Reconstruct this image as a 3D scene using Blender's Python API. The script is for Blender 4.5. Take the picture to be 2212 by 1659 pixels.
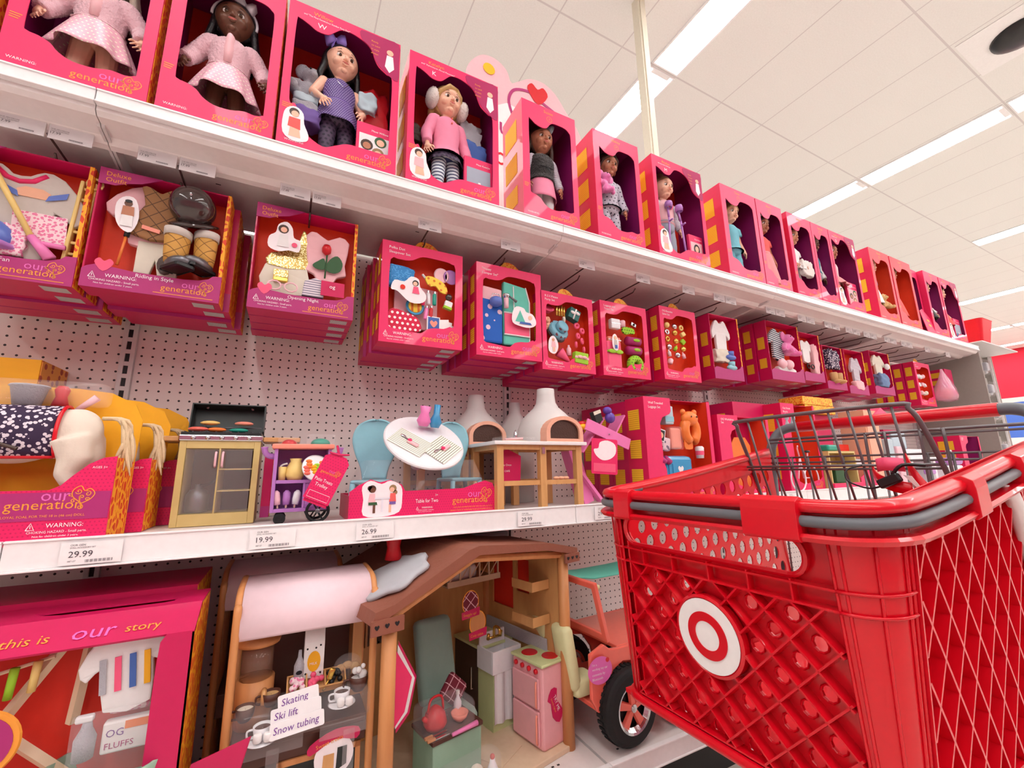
import bpy, bmesh, math, random
from mathutils import Vector, Matrix, noise
from mathutils.geometry import tessellate_polygon
from mathutils.bvhtree import BVHTree
R_ = math.radians
sc = bpy.context.scene
COL = sc.collection
for o in list(bpy.data.objects): bpy.data.objects.remove(o)

# ---------------- camera ----------------
# world: X along the shelves, Y towards the pegboard, Z up. Metres.
CAM = Vector((0.434, 0.0, 0.91))
cd = bpy.data.cameras.new('camera'); cam = bpy.data.objects.new('camera', cd); COL.objects.link(cam)
cr = Vector((0.88887728, -0.45784834, -0.01649477))
cdn = Vector((0.07535108, 0.18161176, -0.98047916))
cf = Vector((0.4519064, 0.87028275, 0.19592993))
M = Matrix.Identity(4)
for i in range(3):
    M[i][0] = cr[i]; M[i][1] = -cdn[i]; M[i][2] = -cf[i]; M[i][3] = CAM[i]
cam.matrix_world = M
cd.sensor_width = 36.0; cd.sensor_fit = 'HORIZONTAL'; cd.lens = 36.0*920.9/2212.0
cd.clip_start = 0.02; cd.clip_end = 200
sc.camera = cam

# ---------------- exposure and ambient store light ----------------
sc.view_settings.view_transform = 'Standard'; sc.view_settings.look = 'None'
sc.view_settings.exposure = 0.08; sc.view_settings.gamma = 1.0; sc.view_settings.use_curve_mapping = False
LIGHT = 20.0
w = bpy.data.worlds.new('world'); sc.world = w; w.use_nodes = True
w.node_tree.nodes['Background'].inputs[0].default_value = (1.0, 0.955, 0.94, 1)
w.node_tree.nodes['Background'].inputs[1].default_value = 0.46

# ---------------- materials ----------------
def lin(c):
    return tuple(((v/255.0)/12.92 if v/255.0 <= 0.04045 else (((v/255.0)+0.055)/1.055)**2.4) for v in c)
MATS = {}
def mat(name, rgb, rough=0.5, metal=0.0, coat=0.0, alpha=1.0, trans=0.0, ior=1.45, emit=0.0, sheen=0.0, bump=None, var=None):
    if name in MATS: return MATS[name]
    m = bpy.data.materials.new(name); m.use_nodes = True
    nt = m.node_tree; b = nt.nodes['Principled BSDF']
    c = lin(rgb); b.inputs['Base Color'].default_value = (*c, 1)
    b.inputs['Roughness'].default_value = rough; b.inputs['Metallic'].default_value = metal
    b.inputs['Coat Weight'].default_value = coat; b.inputs['Alpha'].default_value = alpha
    b.inputs['Transmission Weight'].default_value = trans; b.inputs['IOR'].default_value = ior
    b.inputs['Sheen Weight'].default_value = sheen
    if emit: b.inputs['Emission Color'].default_value = (*c, 1); b.inputs['Emission Strength'].default_value = emit
    tc = nt.nodes.new('ShaderNodeTexCoord')
    if var or not bump:
        sc_, am = var if var else (60.0, 0.05)
        n = nt.nodes.new('ShaderNodeTexNoise'); n.inputs['Scale'].default_value = sc_
        nt.links.new(tc.outputs['Object'], n.inputs['Vector'])
        mx = nt.nodes.new('ShaderNodeMix'); mx.data_type = 'RGBA'
        mx.inputs[6].default_value = (*[v*(1-am) for v in c], 1); mx.inputs[7].default_value = (*[min(1, v*(1+am)) for v in c], 1)
        nt.links.new(n.outputs['Fac'], mx.inputs[0]); nt.links.new(mx.outputs[2], b.inputs['Base Color'])
    if bump:
        n = nt.nodes.new('ShaderNodeTexNoise'); n.inputs['Scale'].default_value = bump[0]
        nt.links.new(tc.outputs['Object'], n.inputs['Vector'])
        bp = nt.nodes.new('ShaderNodeBump'); bp.inputs['Strength'].default_value = bump[1]; bp.inputs['Distance'].default_value = 0.002
        nt.links.new(n.outputs['Fac'], bp.inputs['Height']); nt.links.new(bp.outputs['Normal'], b.inputs['Normal'])
    MATS[name] = m
    return m

def node_mat(name, rough=0.5):
    m = bpy.data.materials.new(name); m.use_nodes = True; MATS[name] = m
    nt = m.node_tree; b = nt.nodes['Principled BSDF']; b.inputs['Roughness'].default_value = rough
    tc = nt.nodes.new('ShaderNodeTexCoord')
    return m, nt, b, tc
def nmath(nt, op, a, b=None, c=None):
    n = nt.nodes.new('ShaderNodeMath'); n.operation = op
    for i, v in enumerate((a, b, c)):
        if v is None: continue
        if isinstance(v, (int, float)): n.inputs[i].default_value = v
        else: nt.links.new(v, n.inputs[i])
    return n.outputs[0]
def nmix(nt, fac, c1, c2):
    mx = nt.nodes.new('ShaderNodeMix'); mx.data_type = 'RGBA'
    nt.links.new(fac, mx.inputs[0])
    for i, c in ((6, c1), (7, c2)):
        if isinstance(c, tuple): mx.inputs[i].default_value = (*lin(c), 1)
        else: nt.links.new(c, mx.inputs[i])
    return mx.outputs[2]

def giraffe(name, ground, spot, scale, thr=0.55, kind='F1', stretch=(1, 1, 1)):
    """yellow card printed with irregular red-orange animal spots"""
    m, nt, b, tc = node_mat(name, 0.55)
    mp = nt.nodes.new('ShaderNodeMapping'); mp.inputs['Scale'].default_value = stretch
    nt.links.new(tc.outputs['Object'], mp.inputs['Vector'])
    v = nt.nodes.new('ShaderNodeTexVoronoi'); v.feature = 'DISTANCE_TO_EDGE' if kind == 'edge' else 'F1'
    v.inputs['Scale'].default_value = scale; nt.links.new(mp.outputs[0], v.inputs['Vector'])
    f = nmath(nt, 'GREATER_THAN' if kind == 'edge' else 'LESS_THAN', v.outputs['Distance'], thr)
    nt.links.new(nmix(nt, f, ground, spot), b.inputs['Base Color'])
    return m
giraffe('giraffe', (250, 170, 30), (222, 62, 22), 75, 0.14, 'edge', (1, 1, .6))
giraffe('giraffe_small', (252, 190, 60), (238, 110, 30), 120, 0.42)
giraffe('print_heart', (225, 150, 60), (165, 60, 25), 45, 0.36)

def dots_mat(name, ground, dot, sx, sz, rad, rough=.6, axes=(0, 2), stagger=False, ax_scale=1):
    """regular printed or punched dots on a plane, object coordinates"""
    m, nt, b, tc = node_mat(name, rough)
    sp = nt.nodes.new('ShaderNodeSeparateXYZ'); nt.links.new(tc.outputs['Object'], sp.inputs[0])
    u = nmath(nt, 'DIVIDE', sp.outputs[axes[0]], sx); v = nmath(nt, 'DIVIDE', sp.outputs[axes[1]], sz)
    if stagger:
        fl = nmath(nt, 'FLOOR', v); od = nmath(nt, 'MODULO', nmath(nt, 'ABSOLUTE', fl), 2.0)
        u = nmath(nt, 'ADD', u, nmath(nt, 'MULTIPLY', od, 0.5))
    fu = nmath(nt, 'SUBTRACT', nmath(nt, 'FRACT', u), 0.5); fv = nmath(nt, 'SUBTRACT', nmath(nt, 'FRACT', v), 0.5)
    fu = nmath(nt, 'MULTIPLY', fu, sx); fv = nmath(nt, 'MULTIPLY', fv, sz)
    d = nmath(nt, 'SQRT', nmath(nt, 'ADD', nmath(nt, 'MULTIPLY', fu, fu), nmath(nt, 'MULTIPLY', fv, fv)))
    f = nmath(nt, 'LESS_THAN', d, rad)
    nt.links.new(nmix(nt, f, ground, dot), b.inputs['Base Color'])
    return m
dots_mat('pegboard', (236, 222, 219), (38, 26, 28), 0.0254, 0.0254, 0.0030, 0.55)
dots_mat('dress_dots', (84, 58, 128), (215, 200, 240), 0.0062, 0.0062, 0.0012, .6, stagger=True)
dots_mat('sparkle_tulle', (240, 180, 196), (255, 246, 225), 0.011, 0.011, 0.0021, .45, stagger=True)
dots_mat('star_pajama', (196, 190, 204), (45, 42, 60), 0.019, 0.019, 0.0033, .8, stagger=True)
dots_mat('polka_red', (214, 22, 70), (252, 245, 245), 0.016, 0.016, 0.0042, .7, stagger=True)
dots_mat('polka_blue', (120, 180, 200), (120, 60, 70), 0.018, 0.018, 0.0042, .4, stagger=True)
dots_mat('polka_green', (150, 205, 40), (40, 60, 30), 0.012, 0.012, 0.0022, .7, stagger=True)
dots_mat('tights_dark', (84, 66, 92), (38, 26, 52), 0.014, 0.014, 0.004, .6, stagger=True)
dots_mat('embossed_pink', (232, 20, 98), (208, 12, 88), 0.0065, 0.0065, 0.0014, .5, stagger=True)
dots_mat('basket_dots', (250, 214, 70), (226, 120, 30), 0.02, 0.02, 0.004, .5, stagger=True)

def stripes(name, c1, c2, period, axis=2, duty=.5, rough=.75):
    m, nt, b, tc = node_mat(name, rough)
    sp = nt.nodes.new('ShaderNodeSeparateXYZ'); nt.links.new(tc.outputs['Object'], sp.inputs[0])
    f = nmath(nt, 'LESS_THAN', nmath(nt, 'FRACT', nmath(nt, 'DIVIDE', sp.outputs[axis], period)), duty)
    nt.links.new(nmix(nt, f, c1, c2), b.inputs['Base Color']); return m
stripes('stripe_grey', (236, 226, 232), (150, 140, 160), 0.007)
stripes('stripe_navy', (235, 235, 235), (40, 70, 90), 0.011)
stripes('nordic', (228, 236, 244), (52, 60, 104), 0.013, duty=.34)
stripes('ribbed_orange', (240, 70, 40), (214, 48, 30), 0.004, axis=0)
stripes('barcode', (240, 236, 236), (60, 50, 55), 0.0016, axis=0, duty=.45)
stripes('print_lines', (248, 196, 40), (206, 140, 20), 0.0075, axis=2, duty=.24)
stripes('menu_lines', (246, 243, 228), (120, 116, 108), 0.006, axis=1, duty=.3)

# quilted diamonds
def quilt(name, c, c2, s, axes=(0, 2)):
    m, nt, b, tc = node_mat(name, .7)
    sp = nt.nodes.new('ShaderNodeSeparateXYZ'); nt.links.new(tc.outputs['Object'], sp.inputs[0])
    a = nmath(nt, 'ADD', sp.outputs[axes[0]], sp.outputs[axes[1]]); d = nmath(nt, 'SUBTRACT', sp.outputs[axes[0]], sp.outputs[axes[1]])
    fa = nmath(nt, 'PINGPONG', a, s); fd = nmath(nt, 'PINGPONG', d, s)
    f = nmath(nt, 'LESS_THAN', nmath(nt, 'MINIMUM', fa, fd), s*.09)
    nt.links.new(nmix(nt, f, c, c2), b.inputs['Base Color'])
    bp = nt.nodes.new('ShaderNodeBump'); bp.inputs['Strength'].default_value = .8; bp.inputs['Distance'].default_value = .01
    nt.links.new(nmath(nt, 'MINIMUM', fa, fd), bp.inputs['Height']); nt.links.new(bp.outputs[0], b.inputs['Normal'])
    return m
quilt('quilt_brown', (150, 104, 62), (92, 60, 34), .017)
quilt('quilt_tan', (205, 152, 72), (130, 90, 40), .011)
quilt('gingham', (120, 30, 50), (235, 190, 200), .016)

def wood(name, c1, c2, scale=(8, 60, 60), rough=.45):
    m, nt, b, tc = node_mat(name, rough)
    mp = nt.nodes.new('ShaderNodeMapping'); mp.inputs['Scale'].default_value = scale; nt.links.new(tc.outputs['Object'], mp.inputs[0])
    n = nt.nodes.new('ShaderNodeTexNoise'); n.inputs['Scale'].default_value = 1.0; n.inputs['Detail'].default_value = 5
    nt.links.new(mp.outputs[0], n.inputs['Vector']); nt.links.new(nmix(nt, n.outputs['Fac'], c1, c2), b.inputs['Base Color']); return m
wood('wood_post', (192, 122, 68), (222, 156, 100), (60, 60, 6))
wood('wood_tan', (196, 140, 84), (222, 170, 112), (60, 60, 10))
wood('wood_beige', (222, 194, 160), (238, 214, 184), (50, 50, 8))
wood('brick_tan', (204, 178, 112), (218, 194, 130), (30, 30, 30))
def floral(name, ground, cols, scale, thr=.4):
    m, nt, b, tc = node_mat(name, .75)
    v = nt.nodes.new('ShaderNodeTexVoronoi'); v.inputs['Scale'].default_value = scale; nt.links.new(tc.outputs['Object'], v.inputs['Vector'])
    f = nmath(nt, 'LESS_THAN', v.outputs['Distance'], thr)
    nt.links.new(nmix(nt, f, ground, cols), b.inputs['Base Color']); return m
floral('floral_dark', (48, 26, 62), (226, 214, 224), 130, .42)
floral('sequins_gold', (170, 140, 70), (250, 236, 180), 260, .45); MATS['sequins_gold'].node_tree.nodes['Principled BSDF'].inputs['Roughness'].default_value = .25
MATS['sequins_gold'].node_tree.nodes['Principled BSDF'].inputs['Metallic'].default_value = .6
floral('owl_print', (30, 96, 190), (232, 196, 216), 28, .26)
floral('collage', (226, 196, 206), (120, 96, 120), 70, .4)
floral('fur_blanket', (58, 140, 208), (96, 176, 232), 200, .4)
floral('candy_mix', (250, 220, 226), (236, 130, 170), 160, .45)

# ceiling: off-white mineral tiles, 0.61 x 1.22 m, printed grid seams
def ceiling_mat():
    m, nt, b, tc = node_mat('ceiling_tiles', .9)
    sp = nt.nodes.new('ShaderNodeSeparateXYZ'); nt.links.new(tc.outputs['Object'], sp.inputs[0])
    fs = []
    for ax, per, off in ((0, .61, .0), (1, 1.2139, 0.0)):
        p = nmath(nt, 'FRACT', nmath(nt, 'DIVIDE', nmath(nt, 'ADD', sp.outputs[ax], off), per))
        d = nmath(nt, 'MULTIPLY', nmath(nt, 'MINIMUM', p, nmath(nt, 'SUBTRACT', 1.0, p)), per)
        fs.append(nmath(nt, 'LESS_THAN', d, .005 if ax == 0 else .007))
    f = nmath(nt, 'MAXIMUM', fs[0], fs[1])
    n = nt.nodes.new('ShaderNodeTexNoise'); n.inputs['Scale'].default_value = 90; nt.links.new(tc.outputs['Object'], n.inputs['Vector'])
    base = nmix(nt, n.outputs['Fac'], (232, 230, 226), (245, 243, 240))
    nt.links.new(nmix(nt, f, base, (216, 210, 209)), b.inputs['Base Color']); return m
ceiling_mat()
def floor_mat():
    m, nt, b, tc = node_mat('floor_tiles', .35)
    br = nt.nodes.new('ShaderNodeTexBrick'); br.offset = 0; br.inputs['Scale'].default_value = 1
    br.inputs['Brick Width'].default_value = .305; br.inputs['Row Height'].default_value = .305; br.inputs['Mortar Size'].default_value = .002
    br.inputs['Color1'].default_value = (*lin((222, 214, 204)), 1); br.inputs['Color2'].default_value = (*lin((214, 206, 196)), 1); br.inputs['Mortar'].default_value = (*lin((170, 164, 156)), 1)
    nt.links.new(tc.outputs['Object'], br.inputs['Vector']); nt.links.new(br.outputs['Color'], b.inputs['Base Color']); return m
floor_mat()

P = lambda n: MATS[n]
mat('shelf_white', (236, 228, 226), .38); mat('rail_white', (246, 243, 244), .3); mat('shelf_under', (226, 214, 212), .5)
mat('steel_upright', (214, 208, 208), .45); mat('black', (22, 20, 22), .5); mat('panel_grey', (150, 142, 136), .7)
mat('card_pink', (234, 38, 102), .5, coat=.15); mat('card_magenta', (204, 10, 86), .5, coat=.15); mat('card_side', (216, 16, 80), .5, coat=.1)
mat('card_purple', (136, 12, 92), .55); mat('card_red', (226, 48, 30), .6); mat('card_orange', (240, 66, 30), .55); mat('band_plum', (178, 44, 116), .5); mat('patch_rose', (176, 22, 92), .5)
mat('ink_gold', (246, 160, 60), .5); mat('ink_lilac', (232, 110, 190), .5); mat('ink_white', (250, 240, 244), .5); mat('ink_dark', (70, 60, 70), .5); mat('ink_black', (24, 20, 26), .5)
mat('ink_violet', (120, 70, 150), .5)
mat('label_yellow', (250, 190, 30), .5); mat('paper', (240, 236, 238), .5); mat('sticker_pink', (244, 90, 130), .5); mat('card_coral', (240, 74, 88), .5)
mat('skin_light', (246, 190, 162), .42); mat('skin_tan', (214, 146, 112), .42); mat('skin_dark', (112, 72, 54), .4); mat('skin_mid', (190, 124, 94), .42)
mat('hair_black', (26, 20, 24), .35, bump=(250, .6)); mat('oven_dark', (92, 60, 48), .7); mat('hair_brown', (70, 44, 34), .4, bump=(250, .6)); mat('hair_blonde', (205, 166, 108), .42, bump=(250, .6))
mat('hair_ash', (160, 128, 90), .42, bump=(250, .6)); mat('hair_grey', (190, 176, 160), .5, bump=(250, .6))
mat('hair_light', (226, 200, 160), .42, bump=(250, .6)); mat('hair_curly', (150, 104, 60), .6, bump=(120, .9))
mat('eye_white', (245, 240, 236), .15); mat('iris', (84, 58, 40), .1); mat('pupil', (12, 10, 12), .08); mat('lip', (206, 108, 100), .35); mat('brow', (90, 62, 46), .7)
mat('fluffy_pink', (244, 196, 206), .95, sheen=.5, bump=(420, 1.0)); mat('cloth_pink', (238, 140, 170), .8); mat('cloth_coral', (238, 100, 96), .8)
mat('cloth_white', (240, 236, 236), .85); mat('fur_white', (244, 232, 226), .95, sheen=.5, bump=(500, 1.0)); mat('fur_black', (40, 36, 36), .95, sheen=.4, bump=(500, 1.0))
mat('cloth_denim', (116, 140, 178), .85); mat('cloth_grey', (168, 174, 190), .85); mat('cloth_scrub', (120, 188, 204), .8); mat('tulle_pink', (246, 156, 160), .8, alpha=.93)
mat('cloth_lightpink', (244, 190, 196), .85); mat('cloth_teal', (30, 130, 150), .8); mat('cloth_blue', (72, 104, 176), .7); mat('cloth_purple', (122, 96, 168), .75); mat('bow_purple', (150, 124, 214), .6)
mat('bow_white', (236, 232, 240), .6); mat('bow_blue', (186, 204, 214), .6); mat('bow_pink', (246, 200, 206), .6)
mat('plush_grey', (176, 174, 182), .95, sheen=.5, bump=(300, .8)); mat('plush_pink', (240, 130, 190), .9, sheen=.5, bump=(300, .8)); mat('plush_tan', (214, 172, 120), .9, bump=(300, .8))
mat('cloth_cream', (228, 220, 204), .85); mat('cloth_heather', (206, 196, 188), .9); mat('mint', (106, 200, 180), .8); mat('green_leaf', (52, 92, 56), .6); mat('lime', (160, 210, 50), .6)
mat('plastic_brown', (58, 42, 40), .12, coat=.8); mat('plastic_black', (30, 28, 30), .35); mat('plastic_cream', (240, 208, 128), .35); mat('plastic_pink', (240, 130, 190), .3); mat('plastic_ltpink', (246, 196, 206), .3)
mat('plastic_blue', (96, 120, 200), .3); mat('plastic_ltblue', (150, 206, 220), .25); mat('plastic_lilac', (182, 122, 196), .35); mat('plastic_white', (236, 234, 238), .3); mat('plastic_red', (206, 30, 40), .3)
mat('plastic_teal', (40, 160, 140), .3); mat('plastic_coral', (246, 112, 96), .28, coat=.3); mat('plastic_salmon', (246, 150, 130), .4); mat('plastic_peach', (240, 180, 148), .5)
mat('plastic_skyblue', (60, 150, 200), .25, coat=.4); mat('plastic_orange', (244, 130, 60), .35); mat('plastic_purple', (100, 70, 170), .25); mat('plastic_darkgreen', (20, 96, 92), .4)
mat('chrome', (205, 205, 210), .18, metal=1.0); mat('gold', (220, 180, 90), .25, metal=.9); mat('grey_metal', (120, 120, 126), .35, metal=.7); mat('wire_dark', (70, 58, 58), .4, metal=.5)
mat('cart_red', (216, 4, 30), .3, coat=.25); mat('cart_grey', (104, 108, 114), .45); mat('cart_steel', (112, 108, 110), .35, metal=.35); mat('logo_white', (246, 243, 242), .4); mat('rubber', (26, 25, 27), .75)
mat('stone_white', (214, 210, 208), .45, bump=(30, .15)); mat('marble', (238, 234, 234), .2); mat('brick_peach', (236, 176, 150), .6)
mat('roof_brown', (142, 84, 66), .6, bump=(70, .6)); mat('snow', (178, 178, 184), .6); mat('velvet_green', (150, 180, 168), .85, sheen=.4); mat('mint_box', (150, 186, 162), .5)
mat('counter_green', (206, 214, 158), .45); mat('fridge_pink', (238, 172, 178), .35); mat('cabinet_dark', (74, 56, 46), .5); mat('curtain_white', (232, 228, 232), .85)
mat('foal_hide', (232, 220, 204), .85, sheen=.3, bump=(200, .2)); mat('yellow_card', (250, 180, 30), .55); mat('chocolate', (84, 48, 38), .4); mat('seat_ivory', (224, 222, 172), .6)
mat('red_wall', (226, 34, 60), .7); mat('blue_sign', (90, 130, 230), .5); mat('awning_pink', (236, 206, 214), .6); mat('column_beige', (232, 224, 204), .6); mat('bin_red', (222, 20, 40), .4)
mat('grill_dark', (38, 42, 42), .4); mat('wire_hook', (92, 74, 70), .35, metal=.5)

def glassy(name, rgb, alpha, rough=.06):
    m = mat(name, rgb, rough, coat=.6, alpha=alpha); return m
glassy('clear_film', (248, 244, 248), .09, .04); glassy('clear_tint', (180, 140, 120), .35); glassy('pink_bag', (244, 170, 200), .55, .2); glassy('clear_pane', (214, 206, 204), .12)
m = mat('light_panel', (255, 252, 248), .5); b = m.node_tree.nodes['Principled BSDF']
b.inputs['Emission Color'].default_value = (1, .985, .965, 1); b.inputs['Emission Strength'].default_value = LIGHT

# ---------------- mesh helpers ----------------
TXT = {}
def text_mesh(s, bold=False):
    if s in TXT: return TXT[s]
    cu = bpy.data.curves.new('t', 'FONT'); cu.body = s; cu.size = 1.0; cu.resolution_u = 2; cu.align_x = 'LEFT'
    o = bpy.data.objects.new('t', cu); COL.objects.link(o)
    dg = bpy.context.evaluated_depsgraph_get(); dg.update()
    me = bpy.data.meshes.new_from_object(o.evaluated_get(dg))
    r = ([tuple(v.co) for v in me.vertices], [tuple(p.vertices) for p in me.polygons])
    bpy.data.objects.remove(o); bpy.data.curves.remove(cu); bpy.data.meshes.remove(me)
    TXT[s] = r; return r

def smooth_poly(pts, n=4, closed=True):
    out = []; L = len(pts)
    for i in range(L if closed else L-1):
        p0, p1, p2, p3 = [Vector(pts[(i+k) % L] if closed else pts[max(0, min(L-1, i+k))]) for k in (-1, 0, 1, 2)]
        for j in range(n):
            t = j/n
            out.append(0.5*((2*p1)+(-p0+p2)*t+(2*p0-5*p1+4*p2-p3)*t*t+(-p0+3*p1-3*p2+p3)*t**3))
    if not closed: out.append(Vector(pts[-1]))
    return out
def circle2(cx, cy, r, n=14, ry=None): return [(cx+r*math.cos(2*math.pi*i/n), cy+(ry or r)*math.sin(2*math.pi*i/n)) for i in range(n)]
def rrect(x0, y0, x1, y1, r, n=4):
    out = []
    for (cx, cy, a) in ((x1-r, y0+r, -90), (x1-r, y1-r, 0), (x0+r, y1-r, 90), (x0+r, y0+r, 180)):
        for k in range(n+1):
            t = R_(a+90*k/n); out.append((cx+r*math.cos(t), cy+r*math.sin(t)))
    return out
T = Matrix.Translation
def RX(a): return Matrix.Rotation(R_(a), 4, 'X')
def RY(a): return Matrix.Rotation(R_(a), 4, 'Y')
def RZ(a): return Matrix.Rotation(R_(a), 4, 'Z')
def S(x, y, z): return Matrix.Diagonal((x, y, z, 1))

class MB:
    def __init__(s): s.v = []; s.f = []; s.mi = []; s.M = Matrix.Identity(4); s.m = 0; s.mats = []
    def mt(s, name):
        if name not in s.mats: s.mats.append(name)
        s.m = s.mats.index(name); return s
    def at(s, Mx=None): s.M = Mx if Mx is not None else Matrix.Identity(4); return s
    def add(s, vs, fs):
        b = len(s.v); s.v += [s.M @ Vector(v) for v in vs]; s.f += [tuple(b+i for i in f) for f in fs]; s.mi += [s.m]*len(fs); return s
    def box(s, x0, y0, z0, x1, y1, z1):
        return s.add([(x0, y0, z0), (x1, y0, z0), (x1, y1, z0), (x0, y1, z0), (x0, y0, z1), (x1, y0, z1), (x1, y1, z1), (x0, y1, z1)],
              [(0, 3, 2, 1), (4, 5, 6, 7), (0, 1, 5, 4), (1, 2, 6, 5), (2, 3, 7, 6), (3, 0, 4, 7)])
    def bbox(s, x0, y0, z0, x1, y1, z1, r=.003, n=2):
        """box with rounded vertical and horizontal edges (superellipse-ish by rounded prism + inset caps)"""
        pts = rrect(x0, y0, x1, y1, r, n); L = len(pts); vs = []; fs = []
        cx, cy = (x0+x1)/2, (y0+y1)/2
        def ring(z, ins): return [(cx+(p[0]-cx)*(1-ins/max(1e-6, (x1-x0)/2)), cy+(p[1]-cy)*(1-ins/max(1e-6, (y1-y0)/2)), z) for p in pts]
        for z, i in ((z0, r), (z0+r*.3, r*.3), (z0+r, 0), (z1-r, 0), (z1-r*.3, r*.3), (z1, r)): vs += ring(z, i)
        for k in range(5):
            for i in range(L): j = (i+1) % L; fs.append((k*L+i, k*L+j, (k+1)*L+j, (k+1)*L+i))
        fs.append(tuple(range(L-1, -1, -1))); fs.append(tuple(5*L+i for i in range(L)))
        return s.add(vs, fs)
    def plate(s, outer, holes=(), th=.002, fmap=None):
        """flat panel in local X/Z with thickness along +Y (front at y=0); fmap(u,v,w) may bend it"""
        fm = fmap or (lambda u, v, w_: (u, w_, v))
        loops = [[Vector((p[0], p[1], 0)) for p in outer]]+[[Vector((p[0], p[1], 0)) for p in h] for h in holes]
        flat = [p for l in loops for p in l]; tris = tessellate_polygon(loops); n = len(flat)
        vs = [fm(p[0], p[1], 0) for p in flat]+[fm(p[0], p[1], th) for p in flat]
        fs = []
        for t in tris:
            a, b, c = [flat[i] for i in t]
            if (b-a).cross(c-a).z < 0: t = (t[0], t[2], t[1])
            fs.append((t[0], t[1], t[2])); fs.append((n+t[0], n+t[2], n+t[1]))
        o = 0
        for k, l in enumerate(loops):
            L = len(l); ar = sum(l[i].x*l[(i+1) % L].y-l[(i+1) % L].x*l[i].y for i in range(L))
            for i in range(L):
                j = (i+1) % L; a, b = (o+i, o+j) if (ar > 0) == (k == 0) else (o+j, o+i)
                fs.append((a, n+a, n+b, b))
            o += L
        return s.add(vs, fs)
    def tube(s, pts, r, n=8, closed=False, cap=True):
        pts = [Vector(p) for p in pts]; L = len(pts); rr = r if isinstance(r, (list, tuple)) else [r]*L
        vs = []; fs = []; up = None
        for i, p in enumerate(pts):
            a = pts[(i-1) % L] if (closed or i > 0) else p; b = pts[(i+1) % L] if (closed or i < L-1) else p
            t = (b-a); t = t.normalized() if t.length > 1e-9 else Vector((0, 0, 1))
            if up is None: up = Vector((0, 0, 1)) if abs(t.z) < .9 else Vector((1, 0, 0))
            sd = t.cross(up); sd = sd.normalized() if sd.length > 1e-6 else t.orthogonal().normalized()
            up = sd.cross(t).normalized()
            for k in range(n):
                q = 2*math.pi*k/n; vs.append(p+(sd*math.cos(q)+up*math.sin(q))*rr[i])
        for i in range(L if closed else L-1):
            for k in range(n):
                k2 = (k+1) % n; i2 = (i+1) % L; fs.append((i*n+k, i*n+k2, i2*n+k2, i2*n+k))
        if cap and not closed: fs.append(tuple(range(n-1, -1, -1))); fs.append(tuple((L-1)*n+k for k in range(n)))
        return s.add(vs, fs)
    def lathe(s, prof, n=20, a0=0, a1=360, cap=True):
        """profile [(r,z)...] around local Z"""
        full = abs(a1-a0) >= 360; m = n if full else n+1; vs = []; fs = []
        for (r, z) in prof:
            for k in range(m):
                q = R_(a0+(a1-a0)*k/n); vs.append((r*math.cos(q), r*math.sin(q), z))
        for i in range(len(prof)-1):
            for k in range(n):
                k2 = (k+1) % m if full else k+1; fs.append((i*m+k, i*m+k2, (i+1)*m+k2, (i+1)*m+k))
        if cap and full:
            if prof[0][0] > 1e-5: fs.append(tuple(range(m-1, -1, -1)))
            if prof[-1][0] > 1e-5: fs.append(tuple((len(prof)-1)*m+k for k in range(m)))
        return s.add(vs, fs)
    def ball(s, c, r, n=12, m=8, fn=None):
        r = r if isinstance(r, (tuple, list)) else (r, r, r); vs = []; fs = []
        for i in range(m+1):
            a = math.pi*i/m
            for k in range(n):
                q = 2*math.pi*k/n; d = Vector((math.sin(a)*math.cos(q), math.sin(a)*math.sin(q), math.cos(a)))
                p = Vector((c[0]+d.x*r[0], c[1]+d.y*r[1], c[2]+d.z*r[2]))
                if fn: p = fn(p, d)
                vs.append(p)
        for i in range(m):
            for k in range(n):
                k2 = (k+1) % n
                if i == 0: fs.append((k, n+k, n+k2))
                elif i == m-1: fs.append((i*n+k, (i+1)*n+k, i*n+k2))
                else: fs.append((i*n+k, (i+1)*n+k, (i+1)*n+k2, i*n+k2))
        return s.add(vs, fs)
    def loft(s, rings, closed=True, cap=True):
        n = len(rings[0]); vs = [p for r in rings for p in r]; fs = []
        for i in range(len(rings)-1):
            for k in range(n if closed else n-1):
                k2 = (k+1) % n; fs.append((i*n+k, i*n+k2, (i+1)*n+k2, (i+1)*n+k))
        if cap and closed: fs.append(tuple(range(n-1, -1, -1))); fs.append(tuple((len(rings)-1)*n+k for k in range(n)))
        return s.add(vs, fs)
    def ribbon(s, pts, wd, th=.0006):
        """flat printed line in local X/Z plane"""
        pts = [Vector((p[0], p[1])) for p in pts]; vs = []; fs = []
        for i, p in enumerate(pts):
            t = pts[min(i+1, len(pts)-1)]-pts[max(i-1, 0)]; nrm = Vector((-t.y, t.x)); nrm = nrm.normalized()*wd/2 if nrm.length > 0 else Vector((0, 0))
            a, b = p+nrm, p-nrm; vs += [(a.x, 0, a.y), (b.x, 0, b.y)]
        for i in range(len(pts)-1): fs.append((2*i, 2*i+1, 2*i+3, 2*i+2))
        return s.add(vs, fs)
    def text(s, st, x, z, size, align='L', wmax=None, y=0, slant=0):
        vs, fs = text_mesh(st)
        if not vs: return s
        xs = [v[0] for v in vs]; w0, w1 = min(xs), max(xs); k = size
        if wmax and (w1-w0)*k > wmax: kx = wmax/(w1-w0)
        else: kx = k
        off = {'L': -w0, 'C': -(w0+w1)/2, 'R': -w1}[align]
        return s.add([(x+(v[0]+off)*kx+slant*v[1]*k, y, z+v[1]*k) for v in vs], fs)
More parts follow.
